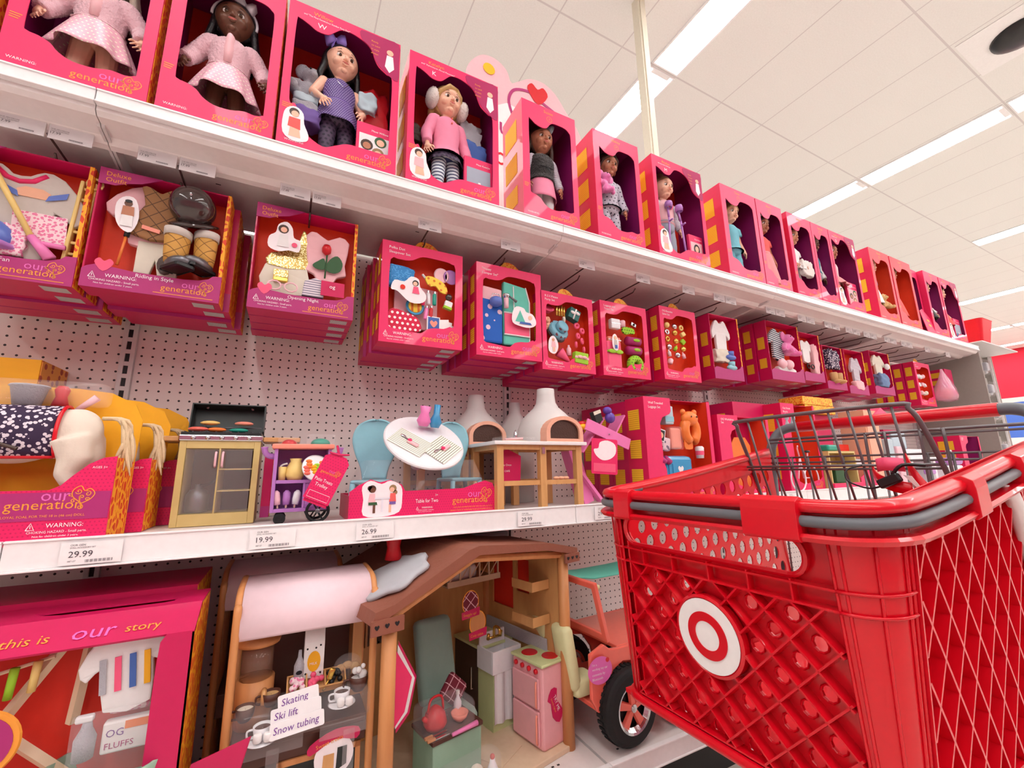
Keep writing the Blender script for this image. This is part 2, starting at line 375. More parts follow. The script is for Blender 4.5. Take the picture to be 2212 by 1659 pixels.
    def build(s, name, parent=None, mats=None, smooth=False, bevel=0, sub=0, solid=0, loc=None):
        me = bpy.data.meshes.new(name); me.from_pydata([tuple(v) for v in s.v], [], s.f)
        for n in (mats or s.mats or ['paper']): me.materials.append(MATS[n])
        for i, p in enumerate(me.polygons): p.material_index = min(s.mi[i], len(me.materials)-1)
        me.update(); me.validate()
        if smooth: me.shade_smooth()
        o = bpy.data.objects.new(name, me); COL.objects.link(o)
        if parent: o.parent = parent
        if loc: o.location = loc
        if bevel:
            b = o.modifiers.new('b', 'BEVEL'); b.width = bevel; b.segments = 2; b.limit_method = 'ANGLE'; b.angle_limit = R_(40)
        if solid: q = o.modifiers.new('s', 'SOLIDIFY'); q.thickness = solid; q.offset = 0
        if sub: q = o.modifiers.new('u', 'SUBSURF'); q.levels = sub; q.render_levels = sub
        return o

def tag(o, label, cat, group=None, kind=None):
    o['label'] = label; o['category'] = cat
    if group: o['group'] = group
    if kind: o['kind'] = kind
    return o
def thing(name, label, cat, loc=(0, 0, 0), rz=0, group=None, rot=None):
    o = bpy.data.objects.new(name, None); COL.objects.link(o); o.location = loc; o.empty_display_size = .02
    o.rotation_euler = rot if rot else (0, 0, R_(rz))
    return tag(o, label, cat, group)
def struct(o): o['kind'] = 'structure'; return o
def copy_tree(o, parent=None):
    c = o.copy(); COL.objects.link(c); c.parent = parent
    for ch in list(o.children): copy_tree(ch, c)
    return c
def dup(o, loc, label, rz=None, group=None):
    c = copy_tree(o); c.location = loc; c['label'] = label
    if rz is not None: c.rotation_euler = (0, 0, R_(rz))
    if group: c['group'] = group
    return c
def remeshed(mb, voxel, smooth_it=4):
    """union overlapping closed shapes into one continuous skin; returns mesh"""
    me = bpy.data.meshes.new('tmp'); me.from_pydata([tuple(v) for v in mb.v], [], mb.f); me.update()
    o = bpy.data.objects.new('tmp', me); COL.objects.link(o)
    r = o.modifiers.new('r', 'REMESH'); r.mode = 'VOXEL'; r.voxel_size = voxel; r.use_smooth_shade = True
    if smooth_it: q = o.modifiers.new('s', 'SMOOTH'); q.iterations = smooth_it; q.factor = .5
    dg = bpy.context.evaluated_depsgraph_get(); dg.update()
    out = bpy.data.meshes.new_from_object(o.evaluated_get(dg)); out.shade_smooth()
    bpy.data.objects.remove(o); return out
def mesh_obj(name, me, m, parent=None):
    me = me if len(me.materials) == 0 else me.copy(); me.materials.clear(); me.materials.append(MATS[m])
    o = bpy.data.objects.new(name, me); COL.objects.link(o)
    if parent: o.parent = parent
    return o
def ring(c, rx, ry, n=16, ph=0, fn=None):
    out = []
    for k in range(n):
        q = 2*math.pi*k/n+ph; f = fn(q) if fn else 1
        out.append(Vector((c[0]+rx*f*math.cos(q), c[1]+ry*f*math.sin(q), c[2])))
    return out
random.seed(7)
ORD = ['front', 'second', 'third', 'fourth', 'fifth', 'sixth', 'seventh', 'eighth']
ZB, ZM, ZT = 0.163, 0.793, 1.733     # base deck, middle shelf, top shelf heights
# ================= the setting =================
ZC = 0.91+3.38
mb = MB().mt('floor_tiles'); mb.box(-6, -8, -.05, 20.2, 9, 0); struct(mb.build('floor'))
# tile grid aligned: seams at X = 3.219 + k*0.61, Y = 0.913 + k*1.2139
mb = MB().mt('ceiling_tiles'); mb.box(-12, -12, 0, 18, 12, .05)
o = struct(mb.build('ceiling')); o.location = (3.219, .913, ZC)
mb = MB().mt('red_wall'); mb.box(20, -8, ZC-1.75, 20.15, 9, ZC); mb.mt('shelf_white'); mb.box(20, -8, 0, 20.15, 9, ZC-1.75)
struct(mb.build('wall_far'))
mb = MB().mt('column_beige'); mb.box(2.445, 1.78, 0, 2.515, 1.84, ZC); mb.box(2.460, 1.772, 0, 2.467, 1.78, ZC)
struct(mb.build('trim_1'))

# ceiling light fixtures
def fixture():
    t = thing('ceiling_light', 'white strip light', 'ceiling light')
    mb = MB().mt('rail_white')
    for x0, x1 in ((0, .018), (.282, .30)): mb.box(x0, 0, -.012, x1, 1.19, 0)
    for y0, y1 in ((0, .012), (1.178, 1.19)): mb.box(.018, y0, -.012, .282, y1, 0)
    mb.build('frame', t)
    mb = MB().mt('light_panel'); mb.box(.018, .012, -.008, .282, 1.178, -.002); mb.build('diffuser', t)
    mb = MB().mt('rail_white'); mb.box(.05, .012, -.012, .25, .045, -.008); mb.build('end_cap', t)
    return t
fx = fixture(); first = True
rows = [(2.925, -9, 4), (6.30, -9, 4), (9.68, -8, 0), (13.05, -7, 4), (16.4, -6, 4), (19.0, -6, 4), (-.45, -9, 4), (-3.8, -9, 3)]
rn = ['nearest', 'second', 'third', 'fourth', 'fifth', 'sixth', 'overhead', 'rearmost']
for r, (x, k0, k1) in enumerate(rows):
    for k in range(k0, k1+1):
        y = .918+k*1.2139 if False else .913+.012+k*1.2139
        lab = 'strip light panel in the %s ceiling row, %s' % (rn[r], 'above the shelf edge' if k == 0 else ('%s panel beyond the shelf edge' % ['', 'first', 'second', 'third', 'fourth'][k] if k > 0 else '%s panel out over the aisle' % ['', 'first', 'second', 'third', 'fourth', 'fifth', 'sixth', 'seventh', 'eighth', 'ninth'][-k]))
        if first: fx.location = (x, y, ZC); fx['label'] = lab; fx['group'] = 'strip lights in the ceiling'; first = False
        else: dup(fx, (x, y, ZC), lab)
# speaker tile with round black dome
t = thing('ceiling_speaker', 'black oval ceiling speaker in a bluish white tile at the top right', 'speaker', (5.39, .32, ZC))
mb = MB().mt('logo_white'); mb.box(-.295, -.6, -.006, .295, .57, -.001); mb.build('tile_plate', t)
mb = MB().mt('plastic_black'); mb.at(T((.02, .28, -.006))@RX(180)); mb.lathe([(.17, 0), (.165, .02), (.13, .045), (.07, .06), (.001, .065)], 28); mb.build('dome', t, smooth=True)

# ================= shelving run =================
YF, YW = 1.108, 1.565
SX = [-1.22, 0, 1.22, 2.44, 3.66, 4.88]
bn = ['leftmost', 'second', 'third', 'fourth', 'rightmost']
for i in range(5):
    x0, x1 = SX[i], SX[i+1]
    mb = MB().mt('pegboard'); mb.box(0, 0, 0, 1.188, .008, ZT-.03-.02)
    o = mb.build('pegboard_panel'); o.location = (x0+.016, YW, .02)
    tag(o, 'white pegboard back panel of the %s shelving bay from the left' % bn[i], 'pegboard', 'pegboard back panels')
for i, x in enumerate(SX):
    t = thing('shelf_upright', 'slotted white steel upright, %s counting from the left' % (['first', 'second', 'third', 'fourth', 'fifth', 'last'][i]), 'upright', (x, YW-.012, 0), group='slotted uprights')
    mb = MB().mt('steel_upright')
    for a, b_ in ((-.0155, -.0055), (.0055, .0155)): mb.box(a, 0, 0, b_, .02, ZT+.02)
    mb.box(-.0055, .006, 0, .0055, .02, ZT+.02)
    z = .03
    mb.mt('steel_upright')
    while z < ZT: mb.box(-.0055, .0002, z, .0055, .006, z+.012); z += .036
    mb.build('channel', t)
    mb = MB().mt('black'); z = .042
    while z < ZT: mb.box(-.005, .0035, z, .005, .0058, z+.024); z += .036
    mb.build('slot_row', t)

def shelf(z, lab, x0, x1, front, deep=.035, flat=False, brackets=True):
    t = thing('shelf', lab, 'shelf', (x0, front, z))
    w_ = x1-x0; d = YW-front-.014
    mb = MB().mt('shelf_white')
    if flat:
        mb.box(.004, .012, -.03, w_-.004, d, 0); mb.build('board', t)
    else:
        # steel tray: top sheet, shaped front roll and a lower stepped underside
        prof = [(.012, -.012), (.012, -.036), (.022, -.044), (.085, -.046), (.10, -.058), (.118, -.060), (.128, -.030), (d, -.030), (d, -.004), (.012, -.004)]
        rings = [[Vector((x, p[0], p[1])) for p in prof] for x in (.001, w_-.001)]
        mb.loft(rings); mb.build('board', t)
        mb = MB().mt('black'); r_ = random.Random(int(x0*10+z*7))
        for q in (.16, .62): mb.box(w_*q, .2, -.0306, w_*q+.012, .203, -.030)
        mb.build('punched_slot', t)
    mb = MB().mt('rail_white')
    mb.box(.001, 0, -deep, w_-.001, .010, .006); mb.box(.001, -.004, -deep-.004, w_-.001, .012, -deep); mb.box(.001, -.003, .003, w_-.001, .012, .007)
    mb.build('price_rail', t, bevel=.001)
    if not flat:
        for xx in (.0068, w_-.0008):
            mb = MB().mt('steel_upright')
            pts = [(.03, -.03), (.05, -.05), (.40, -.085), (d, -.085), (d, -.006), (.03, -.006)]
            mb.at(T((xx, 0, 0))@RZ(90)); mb.plate([(p[0], p[1]) for p in pts], th=.006)
            mb.build('bracket', t)
    return t
for i in range(5):
    shelf(ZT, 'white metal top shelf of the %s bay carrying boxed dolls' % bn[i], SX[i], SX[i+1], YF, deep=.022)
    shelf(ZM, 'white metal middle shelf of the %s bay with wide price strip' % bn[i], SX[i], SX[i+1], YF, deep=.044)
    # perforated base deck
    t = shelf(ZB, 'white metal base deck of the %s bay' % bn[i], SX[i], SX[i+1], 1.0, deep=.038, flat=True)
    mb = MB().mt('black')
    for row in range(2):
        for g in range(5):
            for k in range(6):
                x = .06+g*.235+k*.017+row*.02; y = .05+row*.024; mb.box(x, y, .0, x+.007, y+.005, .0006)
    mb.build('perforation', t)
    mb = MB().mt('black'); mb.box(SX[i]+.004, 1.05, 0, SX[i+1]-.004, 1.07, ZB-.045); o = mb.build('kick_plate'); tag(o, 'black kick plate under the base deck of the %s bay' % bn[i], 'kick plate', 'black kick plates')
mb = MB().mt('panel_grey'); mb.box(4.898, 1.12, 0, 4.915, YW+.02, ZT-.03); tag(mb.build('end_panel'), 'grey side panel closing the far right end of the shelves', 'panel')

# unseen pink panel with shelves, added to keep light off the lower shelves
mb = MB().mt('cloth_pink'); mb.box(-4, -2.36, 0, 5.4, -2.30, 1.85); mb.mt('shelf_white'); [mb.box(-4, -2.30, z-.03, 5.4, -1.9, z) for z in (.16, .6, 1.05, 1.5, 1.85)]
struct(mb.build('unseen_light_blocker'))
# ================= printed packaging =================
def spiral(cx, cz, r, turns, a0=0, dir_=1, n=18, r1=.15):
    return [(cx+(r*(r1+(1-r1)*(1-i/n)))*math.cos(R_(a0)+dir_*2*math.pi*turns*i/n), cz+(r*(r1+(1-r1)*(1-i/n)))*math.sin(R_(a0)+dir_*2*math.pi*turns*i/n)) for i in range(n+1)]
def logo_tree(mb, x, z, s, ink='ink_gold'):
    """heart shaped tree of curls; x,z = middle of its foot, s = height"""
    mb.mt(ink); k = s
    mb.ribbon(spiral(x, z+.10*k, .11*k, 1.3, 90, -1), .03*k)
    mb.ribbon(smooth_poly([(x, z+.2*k), (x-.05*k, z+.45*k), (x-.02*k, z+.6*k)], 4, False), .04*k)
    heart = [(x, z+.28*k), (x-.28*k, z+.55*k), (x-.28*k, z+.82*k), (x-.06*k, z+.98*k), (x+.08*k, z+.78*k), (x+.26*k, z+.86*k), (x+.42*k, z+.66*k), (x+.3*k, z+.42*k), (x+.05*k, z+.26*k)]
    mb.ribbon(smooth_poly(heart, 4, False), .035*k)
    for cx, cz, r, a, d in ((-.1, .75, .12, 200, 1), (.2, .65, .12, 120, -1), (.02, .52, .1, 250, -1), (.2, .42, .08, 0, 1), (-.24, .36, .09, 40, 1), (-.36, .6, .08, -60, 1)):
        mb.ribbon(spiral(x+cx*k, z+cz*k, r*k, 1.2, a, d, 12), .03*k)
def brand(mb, xr, z, w_):
    s = w_*.2
    mb.mt('ink_lilac'); mb.text('our', xr-w_*.62, z+s*.62, s*1.15, wmax=w_*.42)
    mb.mt('ink_gold'); mb.text('generation', xr-w_, z, s, wmax=w_); logo_tree(mb, xr-w_*.17, z-.02*w_, w_*.36)
def warning(mb, x, z, w_):
    mb.mt('ink_white'); h = w_*.16
    mb.ribbon([(x, z), (x+h*.8, z), (x+h*.4, z+h*.9), (x, z)], h*.1); mb.ribbon([(x+h*.4, z+h*.2), (x+h*.4, z+h*.6)], h*.08)
    mb.text('WARNING:', x+w_*.3, z+h*.25, h*.8, wmax=w_*.6); mb.text('CHOKING HAZARD - Small parts.', x+w_*.02, z-h*.45, h*.45, wmax=w_*.95)
    mb.text('Not for children under 3 years.', x+w_*.12, z-h*.95, h*.36, wmax=w_*.8)
def heartpoly(x, z, s): return smooth_poly([(x, z-.5*s), (x-.5*s, z+.1*s), (x-.28*s, z+.45*s), (x, z+.25*s), (x+.28*s, z+.45*s), (x+.5*s, z+.1*s)], 3)

def side_print(w_, h, d, left=True, right=True, nlab=3, rightcol='giraffe'):
    mb = MB()
    if left:
        mb.mt('print_lines')
        ys = [(.88, .68), (.58, .40), (.30, .14), (.62, .5)][:nlab] if nlab != 2 else [(.72, .52), (.36, .2)]
        for k, (a, b_) in enumerate(ys):
            z0, z1 = h*b_, h*a; y0, y1 = d*.26, d*.86
            mb.add([(-.0008, y0, z0), (-.0008, y0, z1), (-.0008, y1, z1), (-.0008, y1, z0)], [(0, 1, 2, 3)])
    if right:
        mb.mt(rightcol); mb.box(w_+.0002, .002, .001, w_+.001, d-.002, h-.001)
    return mb

def make_doll_box(w_, h, d, deluxe, name, initial, subtitle, inner='card_purple', back='card_red', bubble=True, front='card_pink', patch='patch_rose', giraffe_right=True):
    t = thing('doll_box', '', 'toy box'); th = .002
    mb = MB().mt('card_side')
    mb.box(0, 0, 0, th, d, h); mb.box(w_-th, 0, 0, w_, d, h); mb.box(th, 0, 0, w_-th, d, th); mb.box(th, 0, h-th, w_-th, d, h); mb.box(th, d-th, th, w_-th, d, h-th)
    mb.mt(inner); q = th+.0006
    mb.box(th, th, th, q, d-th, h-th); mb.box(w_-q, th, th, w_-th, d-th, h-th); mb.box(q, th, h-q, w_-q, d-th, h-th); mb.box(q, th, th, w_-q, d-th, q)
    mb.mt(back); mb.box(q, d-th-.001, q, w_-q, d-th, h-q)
    mb.build('carton', t)
    if deluxe:
        win = [(.07, .30), (.115, .285), (.14, .24), (.105, .215), (.10, .20), (.16, .16), (.23, .10), (.36, .055), (.46, .085), (.56, .12), (.70, .125), (.90, .13), (.925, .17), (.93, .40), (.93, .69), (.88, .72), (.80, .755), (.76, .80), (.73, .855), (.68, .895), (.60, .92), (.52, .93), (.44, .92), (.39, .885), (.33, .845), (.24, .84), (.17, .865), (.09, .885), (.07, .86), (.065, .6)]
    else:
        win = [(.12, .24), (.14, .20), (.22, .19), (.30, .17), (.36, .135), (.46, .108), (.60, .108), (.72, .125), (.82, .12), (.89, .135), (.90, .17), (.90, .5), (.90, .80), (.87, .85), (.80, .875), (.68, .88), (.56, .875), (.50, .85), (.45, .815), (.36, .80), (.24, .81), (.15, .84), (.12, .82), (.12, .5)]
    wp = smooth_poly([(a*w_, b_*h) for a, b_ in win], 3)
    mb = MB().mt(front); mb.plate([(0, 0), (w_, 0), (w_, h), (0, h)], [[(p.x, p.y) for p in wp]], th=.0022, fmap=lambda u, v, q_: (u, -.0022+q_, v))
    fp = mb.build('front_panel', t)
    mb = MB().at(T((0, -.0026, 0)))
    mb.mt('ink_gold'); mb.text(name, w_*(.2 if deluxe else .4), h*.945, .017, 'L', wmax=w_*.4)
    mb.mt('ink_white')
    if deluxe:
        mb.text(subtitle, w_*.12, h*.925, .008, wmax=w_*.4); mb.text(initial, w_*.24, h*.868, .022)
    else:
        mb.mt('ink_gold'); mb.ribbon(spiral(w_*.5, h*.9, .011, 1, 0, 1, 14, 1), .0012); mb.text(initial, w_*.5, h*.894, .011, 'C')
    brand(mb, w_*.96, h*(.028 if deluxe else .03), w_*(.4 if deluxe else .5))
    mb.mt('ink_white'); mb.text('WARNING:', w_*.06, h*.03, .009, wmax=w_*.22); mb.mt('ink_gold')
    for k in range(3): mb.ribbon([(w_*.02, h*(.27-.012*k)), (w_*(.1-.01*k), h*(.267-.012*k))], .002)
    mb.build('lettering', fp)
    if deluxe:
        mb = MB().mt(patch); pp = smooth_poly([(.62, .985), (.63, .92), (.70, .885), (.74, .84), (.775, .785), (.86, .735), (.985, .70), (.99, .85), (.985, .99), (.8, .99)], 3)
        mb.plate([(p.x*w_, p.y*h) for p in pp], th=.0006, fmap=lambda u, v, q_: (u, -.0032+q_, v))
        mb.at(T((0, -.0036, 0))).mt('ink_gold')
        for k in range(4): mb.text(['Ready', 'to twirl', 'in style', 'always'][k], w_*.72, h*(.93-.03*k), .008, wmax=w_*.13)
        mb.mt('skin_light'); mb.at().plate(circle2(w_*.9, h*.895, .010), th=.0006, fmap=lambda u, v, q_: (u, -.0038+q_, v))
        mb.mt('ink_white'); mb.plate([(w_*.87, h*.87), (w_*.93, h*.87), (w_*.945, h*.78), (w_*.9, h*.74), (w_*.855, h*.78)], th=.0006, fmap=lambda u, v, q_: (u, -.0038+q_, v))
        mb.build('corner_picture', fp)
    if bubble:
        mb = MB().mt('ink_white'); c = (w_*.13, h*.14)
        pts = smooth_poly([(c[0]-.028, c[1]+.02), (c[0]-.02, c[1]+.045), (c[0], c[1]+.055), (c[0]+.018, c[1]+.04), (c[0]+.022, c[1]+.01), (c[0]+.034, c[1]-.02), (c[0]+.03, c[1]-.04), (c[0], c[1]-.048), (c[0]-.026, c[1]-.03)], 3)
        mb.plate([(p.x, p.y) for p in pts], th=.0006, fmap=lambda u, v, q_: (u, -.0036+q_, v))
        f2 = lambda u, v, q_: (u, -.0042+q_, v)
        mb.mt('hair_brown'); mb.plate(circle2(c[0]-.003, c[1]+.037, .012), th=.0004, fmap=f2)
        mb.mt('skin_light'); mb.plate(circle2(c[0]-.001, c[1]+.032, .009), th=.0006, fmap=lambda u, v, q_: (u, -.0046+q_, v))
        mb.mt('cloth_coral' if initial == 'W' else 'cloth_lightpink'); mb.plate([(c[0]-.014, c[1]+.02), (c[0]-.016, c[1]-.008), (c[0]+.014, c[1]-.012), (c[0]+.012, c[1]+.02)][::-1], th=.0004, fmap=f2)
        mb.mt('skin_light'); mb.plate([(c[0]-.01, c[1]-.01), (c[0]-.012, c[1]-.036), (c[0]+.016, c[1]-.036), (c[0]+.012, c[1]-.012)], th=.0004, fmap=f2)
        mb.build('doll_picture', fp)
    side_print(w_, h, d, True, giraffe_right).build('side_print', t)
    return t

def make_tray_box(w_, h, d, title, head=('Deluxe', 'Outfit'), inner='card_magenta', back='card_orange', detail=True, right='giraffe', nlab=2, edge=True):
    """open display carton: deep tray, plum band with wavy top at the foot and a title corner"""
    t = thing('outfit_box', '', 'toy box'); th = .003
    mb = MB().mt('card_magenta')
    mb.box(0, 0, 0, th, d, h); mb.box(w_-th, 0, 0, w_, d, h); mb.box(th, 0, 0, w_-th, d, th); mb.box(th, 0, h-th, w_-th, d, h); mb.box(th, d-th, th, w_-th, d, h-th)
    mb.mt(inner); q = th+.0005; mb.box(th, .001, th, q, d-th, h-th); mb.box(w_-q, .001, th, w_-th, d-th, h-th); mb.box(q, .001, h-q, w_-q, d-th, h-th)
    mb.mt(back); mb.box(q, d-th-.001, q, w_-q, d-th, h-q); mb.build('carton', t)
    band = [(0, 0), (w_, 0), (w_, h*.235), (w_*.93, h*.23), (w_*.90, h*.20), (w_*.82, h*.175), (w_*.7, h*.165), (w_*.35, h*.165), (w_*.2, h*.18), (w_*.08, h*.185), (w_*.03, h*.165), (0, h*.14)]
    mb = MB().mt('band_plum'); mb.plate(band, th=.0022, fmap=lambda u, v, q_: (u, -.0022+q_, v)); fp = mb.build('front_band', t)
    if right:
        mb = MB().mt(right); mb.box(w_-.008, -.0012, h*.235, w_, 0, h); mb.build('spotted_edge', t)
    if detail:
        mb = MB().mt('band_plum'); mb.plate([(0, h*.86), (w_*.12, h*.865), (w_*.2, h*.9), (w_*.3, h*.925), (w_*.42, h*.985), (w_*.45, h), (0, h)], th=.0022, fmap=lambda u, v, q_: (u, -.0022+q_, v)); mb.build('title_corner', t)
        mb = MB().at(T((0, -.0028, 0))).mt('ink_gold'); mb.text(head[0], w_*.05, h*.935, .016, wmax=w_*.2); mb.text(head[1], w_*.05, h*.885, .016, wmax=w_*.17)
        mb.mt('ink_white'); mb.text(title, w_*.5, h*.125, .013, 'C', wmax=w_*.3); warning(mb, w_*.05, h*.08, w_*.36); brand(mb, w_*.95, h*.05, w_*.4)
        mb.mt('ink_gold'); mb.ribbon([(w_*.5, h*.025), (w_*.95, h*.022)], .0016); mb.build('lettering', fp)
        mb = MB().mt('sticker_pink'); mb.plate([(p.x, p.y) for p in heartpoly(w_*.14, h*.19, .034)], th=.0008, fmap=lambda u, v, q_: (u, -.0034+q_, v)); mb.build('heart_sticker', fp)
    mb = MB().at(T((w_*.78, d*.25, -.0012))).mt('barcode'); mb.box(0, 0, 0, .045, .03, .0008); mb.at(T((w_*.78, -.0002, 0))); mb.build('barcode_label', t)
    side_print(w_, h, d, True, edge, nlab, right).build('side_print', t)
    return t

def make_window_box(w_, h, d, title, detail=True, initial=None, front='card_pink', back='card_orange', nlab=3):
    t = thing('accessory_box', '', 'toy box'); th = .002
    mb = MB().mt('card_side')
    mb.box(0, 0, 0, th, d, h); mb.box(w_-th, 0, 0, w_, d, h); mb.box(th, 0, 0, w_-th, d, th); mb.box(th, 0, h-th, w_-th, d, h); mb.box(th, d-th, th, w_-th, d, h-th)
    mb.mt(back); q = th+.0006; mb.box(q, d-th-.001, q, w_-q, d-th, h-q); mb.box(th, th, th, q, d-th, h-th); mb.box(w_-q, th, th, w_-th, d-th, h-th)
    mb.build('carton', t)
    win = [(.09, .5), (.10, .20), (.12, .145), (.20, .135), (.44, .12), (.50, .13), (.56, .17), (.66, .19), (.76, .195), (.84, .225), (.89, .235), (.90, .5), (.905, .84), (.86, .885), (.78, .90), (.60, .905), (.48, .90), (.42, .875), (.36, .845), (.28, .83), (.18, .83), (.10, .81)]
    wp = smooth_poly([(a*w_, b_*h) for a, b_ in win], 2)
    mb = MB().mt(front); mb.plate([(0, 0), (w_, 0), (w_, h), (0, h)], [[(p.x, p.y) for p in wp]], th=.002, fmap=lambda u, v, q_: (u, -.002+q_, v)); fp = mb.build('front_panel', t)
    mb = MB().at(T((0, -.0026, 0))).mt('ink_white'); mb.text(title[0], w_*.08, h*.925, .012, wmax=w_*.35); mb.text(title[1], w_*.08, h*.88, .012, wmax=w_*.35)
    warning(mb, w_*.05, h*.07, w_*.36); brand(mb, w_*.96, h*.055, w_*.46); mb.build('lettering', fp)
    mb = MB().mt('giraffe_small'); mb.plate([(p.x, p.y) for p in smooth_poly([(w_*.42, h), (w_*.45, h+.03), (w_*.55, h+.038), (w_*.66, h+.028), (w_*.74, h)], 3)], th=.0015, fmap=lambda u, v, q_: (u, d*.5+q_, v)); mb.build('hang_tab', t)
    mb = MB().at(T((w_*.76, d*.25, -.0012))).mt('barcode'); mb.box(0, 0, 0, .045, .03, .0008); mb.build('barcode_label', t)
    side_print(w_, h, d, True, False, nlab).build('side_print', t)
    return t

def plain_box(w_, h, d, name='toy_carton', stock='card_magenta', edge='giraffe', label_row=True):
    """a box of a stack of which only foot and edge show"""
    t = thing(name, '', 'toy box')
    mb = MB().mt(stock); mb.box(0, 0, 0, w_, d, h); mb.build('carton', t)
    mb = MB().mt('band_plum' if stock == 'card_magenta' else 'card_pink'); mb.box(0, -.0008, 0, w_, 0, h*.17); mb.build('front_band', t)
    mb = MB().at(T((w_*.78, d*.25, -.0012))).mt('barcode'); mb.box(0, 0, 0, .045, d*.5, .0008); mb.build('barcode_label', t)
    side_print(w_, h, d, True, bool(edge), 3, edge or 'giraffe').build('side_print', t)
    return t
# ================= dolls =================
HZ = .408
HEADM = T((0, .0, .366))@RX(2)@S(1.13, 1.12, 1.2)@T((0, 0, -.366))
def arm_pts(side, pose):
    s = side
    if pose == 'bent': return [(s*.05, 0, .323), (s*.078, .0, .262), (s*.066, -.040, .222), (s*.056, -.052, .206)]
    if pose == 'out': return [(s*.05, 0, .323), (s*.085, .0, .265), (s*.098, -.028, .212), (s*.098, -.036, .194)]
    return [(s*.05, 0, .323), (s*.074, .002, .258), (s*.080, -.018, .198), (s*.080, -.022, .180)]
def doll_mesh(pose='down'):
    mb = MB()
    def cone(p1, r1, p2, r2, n=12):
        mb.tube([p1, p2], [r1, r2], n); mb.ball(p1, r1*.995, 10, 6); mb.ball(p2, r2*.995, 10, 6)
    mb.ball((0, .002, .20), (.046, .034, .034), 16, 10)
    mb.loft([ring((0, .001, z), a, b_, 18) for z, a, b_ in ((.175, .03, .024), (.19, .044, .033), (.21, .045, .034), (.24, .040, .031), (.275, .044, .033), (.305, .047, .033), (.325, .044, .028), (.338, .028, .021), (.35, .018, .016), (.372, .017, .016))])
    for s in (-1, 1):
        cone((s*.024, .002, .178), .024, (s*.029, .0, .098), .0205); cone((s*.029, 0, .098), .0205, (s*.031, .004, .028), .0145)
        mb.ball((s*.033, -.014, .013), (.016, .031, .013), 12, 8)
        a = arm_pts(s, pose); cone(a[0], .0165, a[1], .0135); cone(a[1], .0135, a[2], .0088)
        # hand
        p = Vector(a[3]); d = (Vector(a[3])-Vector(a[2])).normalized(); across = Vector((s*.75, .66, 0)) if pose != 'bent' else Vector((0, .3, 1)).normalized()
        across = (across-d*across.dot(d)).normalized(); nrm = d.cross(across)
        cone(a[2], .0085, tuple(p), .0088); mb.ball(tuple(p+across*.004), .0078, 8, 6); mb.ball(tuple(p-across*.004), .0078, 8, 6)
        inw = Vector((-s, 0, 0)) if pose != 'bent' else Vector((0, .8, -.4))
        for k, ln in enumerate((.019, .024, .023, .017)):
            b0 = p+across*(-.0090+.0060*k)+d*.003; k1 = b0+d*ln*.62+across*(-.0042+.0028*k); k2 = k1+(d*.8+inw*.5).normalized()*ln*.5
            cone(tuple(b0), .0029, tuple(k1), .0026, 7); cone(tuple(k1), .0026, tuple(k2), .0022, 7)
        th0 = p-across*.006-d*.004; th1 = th0-across*.010+d*.006+inw*.004; th2 = th1+d*.010-across*.003
        cone(tuple(th0), .0038, tuple(th1), .0034, 7); cone(tuple(th1), .0034, tuple(th2), .0027, 7)
    def face(p, d):
        q = Vector(p); z = d.z
        if z < 0: q.x *= 1-.30*(-z)**1.3
        if d.y < 0:
            for s in (-1, 1):
                e = (q.x-s*.0165)**2/(.0115**2)+(q.z-HZ)**2/(.0085**2); q.y += .0062*math.exp(-e)
            q.y += .002*math.exp(-((q.z-(HZ+.004))/.006)**2)*math.exp(-(q.x/.012)**2)
            q.y -= .0022*math.exp(-((q.z-(HZ+.017))/.008)**2)*math.exp(-(q.x/.03)**2)
        return q
    mb.at(HEADM); mb.ball((0, 0, HZ+.004), (.0455, .046, .0515), 40, 28, face)
    mb.ball((0, -.012, .372), (.018, .024, .013), 16, 10)
    mb.ball((0, -.0335, .3685), (.0085, .007, .007), 10, 8)
    for s in (-1, 1):
        mb.ball((s*.0180, -.0262, .3925), (.0135, .0140, .0120), 14, 10); mb.ball((s*.0445, .002, .402), (.0045, .009, .0125), 10, 8)
        mb.ball((s*.0042, -.0455, .3945), (.0032, .003, .0026), 8, 6)
    mb.ball((0, -.0468, .3965), (.0044, .0052, .0044), 12, 8); mb.tube([(0, -.0435, .409), (0, -.048, .398)], [.0026, .0036], 8)
    mb.ball((0, -.0420, .3835), (.0085, .0040, .0060), 12, 8)
    return remeshed(mb, .0014, 3)
BODY = {}
def body(pose):
    if pose not in BODY: BODY[pose] = doll_mesh(pose)
    return BODY[pose]

def face_parts(t, brow='brow'):
    mb = MB().mt('eye_white')
    for s in (-1, 1): mb.ball((s*.0165, -.0345, HZ), (.0076, .0080, .0054), 14, 10)
    mb.mt('iris')
    for s in (-1, 1): mb.ball((s*.0160+.0006, -.0383, HZ-.0004), (.0052, .0047, .0052), 12, 8)
    mb.mt('pupil')
    for s in (-1, 1): mb.ball((s*.0160+.0006, -.0408, HZ-.0004), (.0026, .0028, .0028), 8, 6)
    mb.build('eyes', t, smooth=True).matrix_basis = HEADM
    mb = MB().mt(brow)
    for s in (-1, 1):
        mb.tube([(s*.0075, -.0436, HZ+.0125), (s*.015, -.0432, HZ+.0155), (s*.024, -.0386, HZ+.0135)], [.0006, .0011, .0004], 6)
        mb.tube([(s*.0085, -.0424, HZ+.0035), (s*.0155, -.0436, HZ+.0072), (s*.0235, -.0385, HZ+.0040)], [.0004, .0009, .0006], 6)
    mb.build('eyebrows', t).matrix_basis = HEADM
    mb = MB().mt('lip'); mb.ball((0, -.0448, .3856), (.0076, .0022, .0015), 12, 6); mb.ball((0, -.0450, .3826), (.0060, .0022, .0017), 12, 6); [mb.ball((q*.0070, -.0436, .3858), (.0022, .0014, .0012), 8, 6) for q in (-1, 1)]; mb.build('lips', t, smooth=True).matrix_basis = HEADM

